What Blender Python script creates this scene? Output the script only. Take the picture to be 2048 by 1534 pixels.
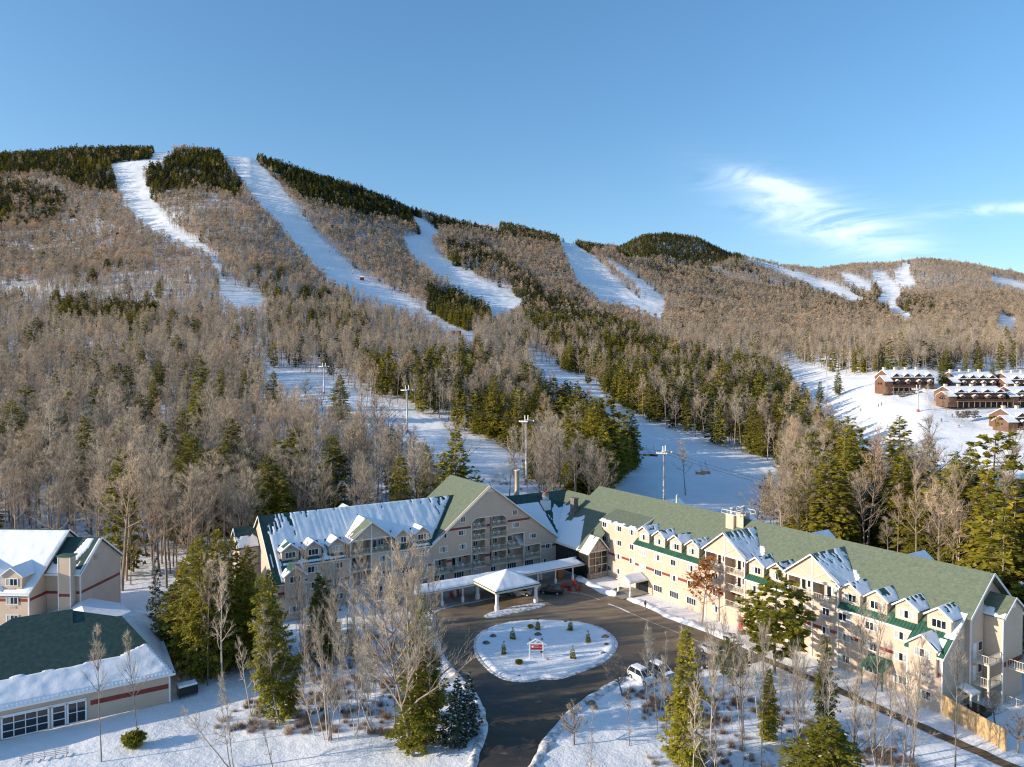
import bpy, math, random
import numpy as np
from math import radians, sin, cos, atan, atan2, pi, sqrt
from mathutils import Matrix, Vector

sc = bpy.context.scene
for o in list(bpy.data.objects): bpy.data.objects.remove(o)
COL = sc.collection

# ------------------------------------------------------------------ camera
FOC, CX, CY, CAMH = 1420.0, 1024.0, 767.0, 44.0
PITCH = atan(32 / 1420)
cam_d = bpy.data.cameras.new('camera'); cam = bpy.data.objects.new('camera', cam_d); COL.objects.link(cam)
cam_d.sensor_width = 36; cam_d.lens = FOC / 2048 * 36
cam_d.clip_start = 1; cam_d.clip_end = 20000
cam.location = (0, 0, CAMH); cam.rotation_euler = (pi / 2 - PITCH, 0, 0)
sc.camera = cam

# ------------------------------------------------------------------ sky and sun
SUN_AZ, SUN_EL = radians(254), radians(15.5)
world = bpy.data.worlds.new('World'); sc.world = world; world.use_nodes = True
wn = world.node_tree; wn.nodes.clear()
def wN(t, **k):
    n = wn.nodes.new(t)
    for a, b in k.items(): setattr(n, a, b)
    return n
sky = wN('ShaderNodeTexSky', sky_type='NISHITA', sun_disc=False)
sky.sun_elevation = SUN_EL; sky.sun_rotation = SUN_AZ
sky.altitude = 300; sky.air_density = 1.0; sky.dust_density = 1.0; sky.ozone_density = 3.0
bg = wN('ShaderNodeBackground'); bg.inputs[1].default_value = 0.142
out = wN('ShaderNodeOutputWorld')
# a thin wisp of high cloud to the right: procedural, in sky directions
tc = wN('ShaderNodeTexCoord')
mp = wN('ShaderNodeMapping'); mp.inputs['Rotation'].default_value = (0, radians(22), 0); mp.inputs['Scale'].default_value = (3.2, 3.2, 16)
no = wN('ShaderNodeTexNoise'); no.inputs['Scale'].default_value = 2.1; no.inputs['Detail'].default_value = 9; no.inputs['Roughness'].default_value = 0.62
no.inputs['Distortion'].default_value = 1.1
wn.links.new(tc.outputs['Generated'], mp.inputs[0]); wn.links.new(mp.outputs[0], no.inputs[0])
def math_(op, a, b=None, c=None):
    n = wN('ShaderNodeMath', operation=op)
    for i, v in enumerate((a, b, c)):
        if v is None: continue
        if isinstance(v, (int, float)): n.inputs[i].default_value = v
        else: wn.links.new(v, n.inputs[i])
    return n.outputs[0]
sep = wN('ShaderNodeSeparateXYZ'); wn.links.new(tc.outputs['Generated'], sep.inputs[0])
az = math_('DIVIDE', sep.outputs[0], math_('MAXIMUM', sep.outputs[1], 0.05))
elv = math_('DIVIDE', sep.outputs[2], math_('MAXIMUM', sep.outputs[1], 0.05))
def gauss(a0, sa, e0, se, tilt):
    da = math_('SUBTRACT', az, a0)
    de = math_('SUBTRACT', math_('SUBTRACT', elv, e0), math_('MULTIPLY', da, tilt))
    q = math_('ADD', math_('POWER', math_('ABSOLUTE', math_('DIVIDE', da, sa)), 2.6), math_('POWER', math_('ABSOLUTE', math_('DIVIDE', de, se)), 2.0))
    return math_('POWER', 2.718, math_('MULTIPLY', q, -1.0))
g = math_('ADD', math_('ADD', gauss(0.445, 0.135, 0.205, 0.036, -0.33), gauss(0.36, 0.05, 0.258, 0.012, -0.25)), math_('MULTIPLY', gauss(0.68, 0.11, 0.222, 0.008, 0.05), 0.8))
nz = wN('ShaderNodeMapRange'); nz.inputs[1].default_value = 0.34; nz.inputs[2].default_value = 0.72
wn.links.new(no.outputs[0], nz.inputs[0])
cl = math_('MINIMUM', math_('MULTIPLY', math_('MULTIPLY', nz.outputs[0], g), 0.72), 0.42)
mx = wN('ShaderNodeMixRGB'); wn.links.new(cl, mx.inputs[0])
hsv = wN('ShaderNodeHueSaturation'); hsv.inputs['Saturation'].default_value = 1.26
gm = wN('ShaderNodeGamma'); gm.inputs[1].default_value = 0.8
wn.links.new(sky.outputs[0], gm.inputs[0]); wn.links.new(gm.outputs[0], hsv.inputs['Color'])
wn.links.new(hsv.outputs[0], mx.inputs[1]); mx.inputs[2].default_value = (6.0, 6.2, 6.5, 1)
wn.links.new(mx.outputs[0], bg.inputs[0]); wn.links.new(bg.outputs[0], out.inputs[0])

sd = bpy.data.lights.new('sun', 'SUN'); sd.energy = 3.1; sd.angle = radians(0.55); sd.color = (1.0, 0.86, 0.68)
sun = bpy.data.objects.new('sun', sd); COL.objects.link(sun)
sv = Vector((sin(SUN_AZ) * cos(SUN_EL), cos(SUN_AZ) * cos(SUN_EL), sin(SUN_EL)))
sun.rotation_euler = sv.to_track_quat('Z', 'Y').to_euler(); sun.location = (-200, -60, 120)

vs = sc.view_settings; vs.view_transform = 'Standard'; vs.look = 'None'; vs.exposure = 1.06; vs.gamma = 1; vs.use_curve_mapping = False
sc.render.engine = 'CYCLES'
sc.cycles.max_bounces = 5; sc.cycles.diffuse_bounces = 3; sc.cycles.glossy_bounces = 2; sc.cycles.transparent_max_bounces = 4
sc.cycles.volume_bounces = 1
sc.cycles.use_denoising = True; sc.cycles.denoiser = 'OPENIMAGEDENOISE'; sc.cycles.denoising_prefilter = 'NONE'; sc.cycles.denoising_input_passes = 'RGB_ALBEDO_NORMAL'; sc.cycles.use_adaptive_sampling = False; sc.cycles.filter_width = 1.2; sc.cycles.sample_clamp_indirect = 4

# ------------------------------------------------------------------ picture <-> place
def ray(u, v):
    x = (u - CX) / FOC; z = -(v - CY) / FOC; c, s = cos(PITCH), sin(PITCH)
    return x, c + z * s, -s + z * c
def gp(u, v, z=0.0):
    r = ray(u, v); t = (z - CAMH) / r[2]
    return (r[0] * t, r[1] * t)

# ------------------------------------------------------------------ tagging and mesh helpers
def tag(o, label=None, cat=None, group=None, kind=None):
    if label: o['label'] = label
    if cat: o['category'] = cat
    if group: o['group'] = group
    if kind: o['kind'] = kind
    return o
def link(o, parent=None, loc=None, rz=None):
    COL.objects.link(o)
    if parent is not None: o.parent = parent
    if loc is not None: o.location = loc
    if rz is not None: o.rotation_euler = (0, 0, rz)
    return o
def empty(name, loc=(0, 0, 0), rz=0.0, **k):
    o = bpy.data.objects.new(name, None); o.empty_display_size = 0.5
    link(o, None, loc, rz); tag(o, **k); return o
def inst(name, mesh, parent=None, loc=(0, 0, 0), rz=0.0, **k):
    o = bpy.data.objects.new(name, mesh); link(o, parent, loc, rz); tag(o, **k); return o

class MB:
    def __init__(s): s.v = []; s.f = []; s.m = []; s.sm = []
    def add(s, vs, fs, mi=0, smooth=False):
        b = len(s.v); s.v += [tuple(p) for p in vs]
        for f in fs: s.f.append(tuple(b + i for i in f)); s.m.append(mi); s.sm.append(smooth)
        return s
    def box(s, x0, y0, z0, x1, y1, z1, mi=0):
        if x0 > x1: x0, x1 = x1, x0
        if y0 > y1: y0, y1 = y1, y0
        if z0 > z1: z0, z1 = z1, z0
        return s.add([(x0, y0, z0), (x1, y0, z0), (x1, y1, z0), (x0, y1, z0), (x0, y0, z1), (x1, y0, z1), (x1, y1, z1), (x0, y1, z1)],
                     [(0, 3, 2, 1), (4, 5, 6, 7), (0, 1, 5, 4), (1, 2, 6, 5), (2, 3, 7, 6), (3, 0, 4, 7)], mi)
    def rbox(s, c, size, rz=0, mi=0, taper=1.0):
        cx, cy, cz = c; a, b, h = size[0] / 2, size[1] / 2, size[2]; co, si = cos(rz), sin(rz)
        vs = []
        for z, k in ((cz, 1.0), (cz + h, taper)):
            for x, y in ((-a, -b), (a, -b), (a, b), (-a, b)):
                vs.append((cx + (x * co - y * si) * k, cy + (x * si + y * co) * k, z))
        return s.add(vs, [(0, 3, 2, 1), (4, 5, 6, 7), (0, 1, 5, 4), (1, 2, 6, 5), (2, 3, 7, 6), (3, 0, 4, 7)], mi)
    def poly(s, pts, mi=0): return s.add(pts, [tuple(range(len(pts)))], mi)
    def slab(s, pts, th, mi=0):
        """polygon given by 3-d points (top surface), thickened straight down"""
        n = len(pts); lo = [(p[0], p[1], p[2] - th) for p in pts]
        fs = [tuple(range(n)), tuple(reversed(range(n, 2 * n)))] + [(i, n + i, n + (i + 1) % n, (i + 1) % n) for i in range(n)]
        return s.add(list(pts) + lo, fs, mi)
    def prism_xz(s, pts, y0, y1, mi=0):
        """polygon in x,z drawn out from y0 to y1"""
        n = len(pts); a = [(p[0], y0, p[1]) for p in pts]; b = [(p[0], y1, p[1]) for p in pts]
        fs = [tuple(range(n)), tuple(reversed(range(n, 2 * n)))] + [(i, n + i, n + (i + 1) % n, (i + 1) % n) for i in range(n)]
        return s.add(a + b, fs, mi)
    def prism_yz(s, pts, x0, x1, mi=0):
        n = len(pts); a = [(x0, p[0], p[1]) for p in pts]; b = [(x1, p[0], p[1]) for p in pts]
        fs = [tuple(range(n)), tuple(reversed(range(n, 2 * n)))] + [(i, n + i, n + (i + 1) % n, (i + 1) % n) for i in range(n)]
        return s.add(a + b, fs, mi)
    def bar(s, p, q, w, h=None, mi=0):
        h = h or w; p = Vector(p); q = Vector(q); d = q - p
        if d.length < 1e-5: return s
        d.normalize(); up = Vector((0, 0, 1)) if abs(d.z) < .95 else Vector((0, 1, 0))
        a = d.cross(up).normalized() * (w / 2); b = a.cross(d).normalized() * (h / 2)
        vs = [p - a - b, p + a - b, p + a + b, p - a + b, q - a - b, q + a - b, q + a + b, q - a + b]
        return s.add(vs, [(0, 3, 2, 1), (4, 5, 6, 7), (0, 1, 5, 4), (1, 2, 6, 5), (2, 3, 7, 6), (3, 0, 4, 7)], mi)
    def tube(s, pts, rs, n=6, mi=0, cap=True, smooth=True):
        P = [Vector(p) for p in pts]
        if not hasattr(rs, '__len__'): rs = [rs] * len(P)
        vs = []; fs = []
        for i, p in enumerate(P):
            d = (P[min(i + 1, len(P) - 1)] - P[max(i - 1, 0)]).normalized()
            up = Vector((0, 0, 1)) if abs(d.z) < .9 else Vector((1, 0, 0))
            a = d.cross(up).normalized(); b = a.cross(d).normalized()
            for k in range(n):
                t = 2 * pi * k / n; vs.append(p + a * (cos(t) * rs[i]) + b * (sin(t) * rs[i]))
        for i in range(len(P) - 1):
            for k in range(n):
                fs.append((i * n + k, i * n + (k + 1) % n, (i + 1) * n + (k + 1) % n, (i + 1) * n + k))
        if cap: fs.append(tuple(range(n))); fs.append(tuple(reversed(range((len(P) - 1) * n, len(P) * n))))
        return s.add(vs, fs, mi, smooth)
    def mesh(s, name, mats):
        me = bpy.data.meshes.new(name); me.from_pydata([tuple(p) for p in s.v], [], s.f)
        for m in (mats if isinstance(mats, (list, tuple)) else [mats]): me.materials.append(m)
        if any(s.m): me.polygons.foreach_set('material_index', s.m)
        if any(s.sm): me.polygons.foreach_set('use_smooth', s.sm)
        me.update(); return me
    def build(s, name, mats, parent=None, loc=(0, 0, 0), rz=0.0, **k):
        return inst(name, s.mesh(name, mats), parent, loc, rz, **k)
def np_mesh(name, v, f, mats, mi=None, smooth=False):
    """v (n,3), f (m,3|4) numpy"""
    me = bpy.data.meshes.new(name); v = np.asarray(v, np.float32); f = np.asarray(f, np.int32); k = f.shape[1]
    me.vertices.add(len(v)); me.vertices.foreach_set('co', v.ravel())
    me.loops.add(f.size); me.loops.foreach_set('vertex_index', f.ravel())
    me.polygons.add(len(f)); me.polygons.foreach_set('loop_start', np.arange(0, f.size, k, dtype=np.int32))
    me.polygons.foreach_set('loop_total', np.full(len(f), k, np.int32))
    for m in (mats if isinstance(mats, (list, tuple)) else [mats]): me.materials.append(m)
    if mi is not None: me.polygons.foreach_set('material_index', np.asarray(mi, np.int32))
    me.polygons.foreach_set('use_smooth', np.full(len(f), smooth, bool))
    me.update(calc_edges=True); me.validate(); return me

# ------------------------------------------------------------------ noise
def _hash(ix, iy, seed):
    h = (ix.astype(np.int64) * 374761393 + iy.astype(np.int64) * 668265263 + seed * 974634777) & 0x7fffffff
    h = ((h ^ (h >> 13)) * 1274126177) & 0x7fffffff
    return ((h ^ (h >> 16)) & 0xffff) / 65535.0
def vnoise(x, y, seed=0):
    x = np.asarray(x, float); y = np.asarray(y, float)
    ix = np.floor(x); iy = np.floor(y); fx = x - ix; fy = y - iy
    fx = fx * fx * (3 - 2 * fx); fy = fy * fy * (3 - 2 * fy)
    a = _hash(ix, iy, seed); b = _hash(ix + 1, iy, seed); c = _hash(ix, iy + 1, seed); d = _hash(ix + 1, iy + 1, seed)
    return (a * (1 - fx) + b * fx) * (1 - fy) + (c * (1 - fx) + d * fx) * fy
def fbm(x, y, oct=4, seed=0):
    s = 0; a = 0.5; t = 0
    for i in range(oct): s = s + a * vnoise(x * 2 ** i, y * 2 ** i, seed + i * 17); t += a; a *= 0.5
    return s / t * 2 - 1
def inpoly(px, py, poly):
    px = np.asarray(px, float); py = np.asarray(py, float); r = np.zeros(px.shape, bool); n = len(poly)
    for i in range(n):
        x0, y0 = poly[i]; x1, y1 = poly[(i + 1) % n]
        if y0 == y1: continue
        c = ((y0 > py) != (y1 > py)) & (px < (x1 - x0) * (py - y0) / (y1 - y0) + x0)
        r ^= c
    return r

# ------------------------------------------------------------------ materials
def newmat(name, color=(.5, .5, .5), rough=.7, spec=.3, metal=0.0):
    m = bpy.data.materials.new(name); m.use_nodes = True
    b = m.node_tree.nodes['Principled BSDF']
    b.inputs['Base Color'].default_value = (*color, 1); b.inputs['Roughness'].default_value = rough
    b.inputs['Specular IOR Level'].default_value = spec; b.inputs['Metallic'].default_value = metal
    return m
def nd(m, t, **k):
    n = m.node_tree.nodes.new(t)
    for a, b in k.items():
        if hasattr(n, a): setattr(n, a, b)
        else: n.inputs[a.replace('_', ' ')].default_value = b
    return n
def lk(m, a, b): m.node_tree.links.new(a, b)
def bsdf(m): return m.node_tree.nodes['Principled BSDF']
def coord(m, scale=(1, 1, 1), kind='Object'):
    t = nd(m, 'ShaderNodeTexCoord'); p = nd(m, 'ShaderNodeMapping'); p.inputs['Scale'].default_value = scale
    lk(m, t.outputs[kind], p.inputs[0]); return p.outputs[0]
def wcoord(m, scale=(1, 1, 1)):
    t = nd(m, 'ShaderNodeNewGeometry'); p = nd(m, 'ShaderNodeMapping'); p.inputs['Scale'].default_value = scale
    lk(m, t.outputs['Position'], p.inputs[0]); return p.outputs[0]
def ramp(m, src, stops):
    r = nd(m, 'ShaderNodeValToRGB'); e = r.color_ramp.elements
    while len(e) < len(stops): e.new(0.5)
    for i, (p, c) in enumerate(stops): e[i].position = p; e[i].color = (*c, 1)
    lk(m, src, r.inputs[0]); return r.outputs[0]
def noise(m, vec, scale, detail=4, rough=.55):
    n = nd(m, 'ShaderNodeTexNoise'); n.inputs['Scale'].default_value = scale; n.inputs['Detail'].default_value = detail
    n.inputs['Roughness'].default_value = rough
    lk(m, vec, n.inputs[0]); return n.outputs[0]
def bump(m, h, strength=.3, dist=.1):
    b = nd(m, 'ShaderNodeBump'); b.inputs['Strength'].default_value = strength; b.inputs['Distance'].default_value = dist
    lk(m, h, b.inputs['Height']); lk(m, b.outputs[0], bsdf(m).inputs['Normal']); return b
def noisy(name, c0, c1, scale, rough=.7, detail=4, scl=(1, 1, 1), bmp=0, world=False, spec=.3, metal=0, lo=.35, hi=.65, dist=.05):
    m = newmat(name, c0, rough, spec, metal); v = wcoord(m, scl) if world else coord(m, scl)
    n = noise(m, v, scale, detail); lk(m, ramp(m, n, [(lo, c0), (hi, c1)]), bsdf(m).inputs['Base Color'])
    if bmp: bump(m, n, bmp, dist)
    return m
def mulcol(m, a, b):
    x = nd(m, 'ShaderNodeMixRGB', blend_type='MULTIPLY'); x.inputs[0].default_value = 1
    for i, s in ((1, a), (2, b)):
        if isinstance(s, tuple): x.inputs[i].default_value = (*s, 1)
        else: lk(m, s, x.inputs[i])
    return x.outputs[0]

M = {}
# snow
m = M['snow'] = newmat('snow', (.82, .84, .87), .75, .2)
v = wcoord(m); n1 = noise(m, v, .35, 6, .6); n2 = noise(m, v, 3.5, 3); n3 = noise(m, wcoord(m, (1, .45, 1)), .045, 1)
ad = nd(m, 'ShaderNodeMath', operation='ADD'); lk(m, n1, ad.inputs[0]); mu = nd(m, 'ShaderNodeMath', operation='MULTIPLY'); lk(m, n2, mu.inputs[0]); mu.inputs[1].default_value = .12; lk(m, mu.outputs[0], ad.inputs[1])
b1 = bump(m, ad.outputs[0], .55, .55); b2 = bump(m, n3, .5, 4.0); lk(m, b2.outputs[0], b1.inputs['Normal']); lk(m, b1.outputs[0], bsdf(m).inputs['Normal'])
lk(m, ramp(m, noise(m, v, .12, 5), [(.35, (.83, .84, .86)), (.7, (.88, .89, .90))]), bsdf(m).inputs['Base Color'])
# forest floor: snow with leaf litter and brush showing
m = M['forest_floor'] = newmat('forest_floor', (.8, .8, .8), .85, .15)
v = wcoord(m); n = noise(m, v, .55, 7, .7)
lk(m, ramp(m, n, [(.30, (.20, .15, .11)), (.42, (.55, .52, .50)), (.50, (.80, .82, .86))]), bsdf(m).inputs['Base Color'])
bump(m, n, .5, .4)
m = M['roof_snow'] = newmat('roof_snow', (.84, .86, .89), .7, .2)
v = coord(m); n = noise(m, v, .9, 5); bump(m, n, .35, .18)
m = M['dirty_snow'] = noisy('dirty_snow', (.42, .36, .30), (.80, .82, .86), 1.3, .85, 6, bmp=.8, world=True, lo=.38, hi=.56, dist=.25)
# asphalt, worn and sandy, tyre streaks; near shade and far sunlight painted in
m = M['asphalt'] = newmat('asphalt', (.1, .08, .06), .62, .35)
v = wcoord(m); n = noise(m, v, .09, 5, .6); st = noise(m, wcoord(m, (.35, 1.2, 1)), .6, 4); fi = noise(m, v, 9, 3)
gy = nd(m, 'ShaderNodeSeparateXYZ'); lk(m, v, gy.inputs[0]); my = nd(m, 'ShaderNodeMapRange'); my.inputs[1].default_value = 84; my.inputs[2].default_value = 126; lk(m, gy.outputs[1], my.inputs[0])  # painted light along y: shaded near drive dark, sunlit far court tan
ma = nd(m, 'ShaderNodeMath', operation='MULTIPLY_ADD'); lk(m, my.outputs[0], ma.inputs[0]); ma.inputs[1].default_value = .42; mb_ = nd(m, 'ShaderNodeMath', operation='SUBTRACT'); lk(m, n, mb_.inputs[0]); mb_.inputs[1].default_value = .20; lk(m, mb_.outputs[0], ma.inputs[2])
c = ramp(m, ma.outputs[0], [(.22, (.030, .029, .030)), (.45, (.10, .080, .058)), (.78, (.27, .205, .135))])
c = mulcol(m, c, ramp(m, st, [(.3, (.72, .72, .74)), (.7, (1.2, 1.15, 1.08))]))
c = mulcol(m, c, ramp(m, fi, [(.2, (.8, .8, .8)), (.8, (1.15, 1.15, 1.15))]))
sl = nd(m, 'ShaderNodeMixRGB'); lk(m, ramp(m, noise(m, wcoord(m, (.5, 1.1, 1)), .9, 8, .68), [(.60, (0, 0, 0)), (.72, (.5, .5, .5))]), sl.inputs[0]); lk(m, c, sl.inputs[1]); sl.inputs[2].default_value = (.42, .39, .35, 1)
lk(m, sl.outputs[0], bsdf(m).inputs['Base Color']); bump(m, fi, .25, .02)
rr = nd(m, 'ShaderNodeMapRange'); rr.inputs[1].default_value = .35; rr.inputs[2].default_value = .65; rr.inputs[3].default_value = .45; rr.inputs[4].default_value = .8
lk(m, n, rr.inputs[0]); lk(m, rr.outputs[0], bsdf(m).inputs['Roughness'])
M['path'] = noisy('path_dirt', (.10, .07, .045), (.20, .14, .08), .8, .9, 5, world=True, bmp=.4)
M['concrete'] = noisy('concrete', (.28, .26, .23), (.36, .34, .30), .7, .85, 5, world=True)
M['grass'] = noisy('grass', (.10, .12, .03), (.22, .2, .07), 2, .9, 5, world=True, bmp=.4)
# clapboard siding
def siding(name, c, pitch=.20, var=.06):
    m = newmat(name, c, .65, .25); v = coord(m)
    w = nd(m, 'ShaderNodeTexWave', wave_type='BANDS', bands_direction='Z', wave_profile='SAW'); w.inputs['Scale'].default_value = 2 * pi / 20 / pitch / 1.0
    lk(m, v, w.inputs[0]); b = bump(m, w.outputs[1], .10, .01)
    n = noise(m, v, .35, 5)
    n2 = noise(m, coord(m, (.6, .6, 5)), 1.2, 3)
    cc = ramp(m, n, [(.3, tuple(x * (1 - var) for x in c)), (.7, tuple(min(1, x * (1 + var)) for x in c))])
    lk(m, mulcol(m, cc, ramp(m, n2, [(.25, (.93, .93, .93)), (.75, (1.04, 1.04, 1.04))])), bsdf(m).inputs['Base Color']); return m
M['siding'] = siding('siding', (.56, .44, .345))
M['brown_siding'] = siding('brown_siding', (.17, .092, .06), .3, .18)
M['dark_siding'] = siding('dark_siding', (.10, .062, .046), .3, .2)
M['red_band'] = noisy('red_band', (.19, .035, .028), (.25, .05, .038), 1, .6)
M['trim'] = noisy('trim', (.70, .68, .62), (.78, .76, .70), 2, .5)
M['tan_trim'] = noisy('tan_trim', (.62, .54, .43), (.70, .61, .49), 2, .55)
# shingles
m = M['shingle'] = newmat('shingle', (.12, .19, .12), .75, .25)
v = coord(m); bw = coord(m, (1, 1.9, 1)); n = noise(m, v, 1.7, 6, .7); n2 = noise(m, coord(m, (1.2, 5, 5)), 1.4, 3)
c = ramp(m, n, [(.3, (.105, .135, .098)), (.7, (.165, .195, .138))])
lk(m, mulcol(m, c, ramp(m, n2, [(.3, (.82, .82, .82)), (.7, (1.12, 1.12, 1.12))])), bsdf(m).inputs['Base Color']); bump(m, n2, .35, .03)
m = M['metal_roof'] = noisy('metal_roof', (.025, .085, .055), (.038, .12, .075), .8, .42, 3, spec=.5)
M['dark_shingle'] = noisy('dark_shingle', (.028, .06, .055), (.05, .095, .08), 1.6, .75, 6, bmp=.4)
# glass and panes
m = M['glass'] = newmat('glass', (.012, .016, .022), .08, .7)
m = M['lobby_glass'] = newmat('lobby_glass', (.02, .018, .016), .06, .8)
M['curtain'] = noisy('curtain', (.30, .34, .33), (.46, .49, .47), 3, .5, scl=(6, 1, 1))
M['door_white'] = newmat('door_white', (.72, .73, .72), .5)
M['vent'] = newmat('vent', (.40, .34, .26), .6)
M['plastic_white'] = newmat('plastic_white', (.72, .72, .70), .5)
M['stone'] = noisy('stone', (.14, .115, .09), (.42, .36, .29), 3.5, .85, 3, bmp=.8)
M['chimney_stone'] = noisy('chimney_stone', (.10, .09, .08), (.26, .23, .20), 2.5, .85, 3, bmp=.8)
M['steel'] = noisy('steel', (.42, .44, .46), (.55, .57, .58), 2, .4, metal=.6)
M['galv'] = noisy('galvanised', (.45, .46, .47), (.6, .6, .6), 3, .5, metal=.2)
M['rust'] = newmat('rust', (.35, .10, .04), .7)
M['wood_fence'] = noisy('wood_fence', (.44, .30, .15), (.60, .42, .22), 1.3, .75, 4, scl=(3, 3, .5), bmp=.2)
M['deck_wood'] = noisy('deck_wood', (.22, .135, .085), (.32, .20, .13), 1.3, .75)
M['dark_metal'] = newmat('dark_metal', (.025, .028, .03), .5)
M['red_paint'] = newmat('red_paint', (.50, .015, .02), .45)
M['red_sign'] = newmat('red_sign', (.55, .012, .02), .4)
M['white_paint'] = newmat('white_paint', (.78, .79, .80), .45)
M['road_paint'] = noisy('road_paint', (.45, .40, .33), (.78, .75, .68), 2.5, .7, 5, world=True)
M['car_dark'] = newmat('car_dark', (.012, .022, .03), .22, .6)
M['car_black'] = newmat('car_black', (.01, .01, .012), .25, .6)
M['car_white'] = newmat('car_white', (.72, .73, .74), .25, .6)
M['car_silver'] = newmat('car_silver', (.42, .44, .46), .3, .6, .3)
M['car_glass'] = newmat('car_glass', (.008, .01, .012), .06, .8)
M['tyre'] = newmat('tyre', (.015, .015, .015), .85)
M['headlamp'] = newmat('headlamp', (.75, .75, .72), .15, .8)
M['orange_wood'] = newmat('orange_wood', (.42, .18, .05), .6)
M['rock'] = noisy('rock', (.07, .065, .06), (.24, .22, .20), 2.2, .9, 5, bmp=.6)
M['skin'] = newmat('skin', (.45, .26, .18), .6)
M['cloth_dark'] = newmat('cloth_dark', (.03, .028, .035), .9)
M['cloth_blue'] = newmat('cloth_blue', (.05, .10, .22), .9)
M['cloth_grey'] = newmat('cloth_grey', (.22, .24, .26), .9)
M['cloth_red'] = newmat('cloth_red', (.45, .03, .03), .8)
M['cloth_orange'] = newmat('cloth_orange', (.7, .16, .02), .8)
# bark and leaves, tinted a little differently on every tree
def treemat(name, c0, c1, scale, rough=.85, var=.35, scl=(1, 1, 1), thin=0.0):
    m = newmat(name, c0, rough, .15); v = coord(m, scl); n = noise(m, v, scale, 3)
    c = ramp(m, n, [(.32, c0), (.68, c1)])
    oi = nd(m, 'ShaderNodeObjectInfo')
    rc = ramp(m, oi.outputs['Random'], [(0, (1 - var, 1 - var * .9, 1 - var * .8)), (.5, (1, 1, 1)), (1, (1 + var, 1 + var * .75, 1 + var * .5))])
    c = mulcol(m, c, ramp(m, noise(m, wcoord(m), .022, 3), [(.36, (.84, .84, .86)), (.50, (1, 1, 1)), (.64, (1.16, 1.06, .98))]))
    fc = mulcol(m, c, rc); lk(m, fc, bsdf(m).inputs['Base Color'])
    if thin:      # needles and fine twigs let part of the light through
        tl = nd(m, 'ShaderNodeBsdfTranslucent'); lk(m, fc, tl.inputs[0]); mxs = nd(m, 'ShaderNodeMixShader'); mxs.inputs[0].default_value = thin
        lk(m, bsdf(m).outputs[0], mxs.inputs[1]); lk(m, tl.outputs[0], mxs.inputs[2]); lk(m, mxs.outputs[0], m.node_tree.nodes['Material Output'].inputs[0])
    return m
M['bark'] = treemat('bark', (.17, .14, .11), (.34, .285, .235), 1.5, scl=(4, 4, .6))
M['twig'] = treemat('twig', (.40, .345, .265), (.66, .58, .465), .35, var=.24, thin=.35)
M['twig_red'] = treemat('twig_red', (.38, .28, .205), (.58, .45, .34), .35, var=.2, thin=.35)
M['far_twig'] = treemat('far_twig', (.34, .28, .205), (.60, .50, .385), .12, var=.32, thin=.3)
M['birch_bark'] = treemat('birch_bark', (.34, .28, .22), (.68, .63, .55), 1.6, var=.12, scl=(2, 2, 3))
M['birch_twig'] = treemat('birch_twig', (.44, .37, .28), (.66, .58, .46), .4, var=.15, thin=.3)
M['needle'] = treemat('needle', (.135, .142, .016), (.40, .36, .048), .55, .75, .28, thin=.35)
M['needle_dark'] = treemat('needle_dark', (.036, .058, .030), (.095, .118, .052), .5, .75, .3, thin=.3)
M['needle_blue'] = treemat('needle_blue', (.04, .062, .048), (.10, .13, .09), .5, .75, .15, thin=.2)
M['oak_leaf'] = treemat('oak_leaf', (.42, .17, .055), (.62, .30, .12), .8, .8, .1, thin=.4)
M['brush'] = treemat('brush', (.22, .16, .115), (.36, .28, .21), .8, .9, .25)
M['tree_snow'] = newmat('tree_snow', (.82, .84, .87), .7)
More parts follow.
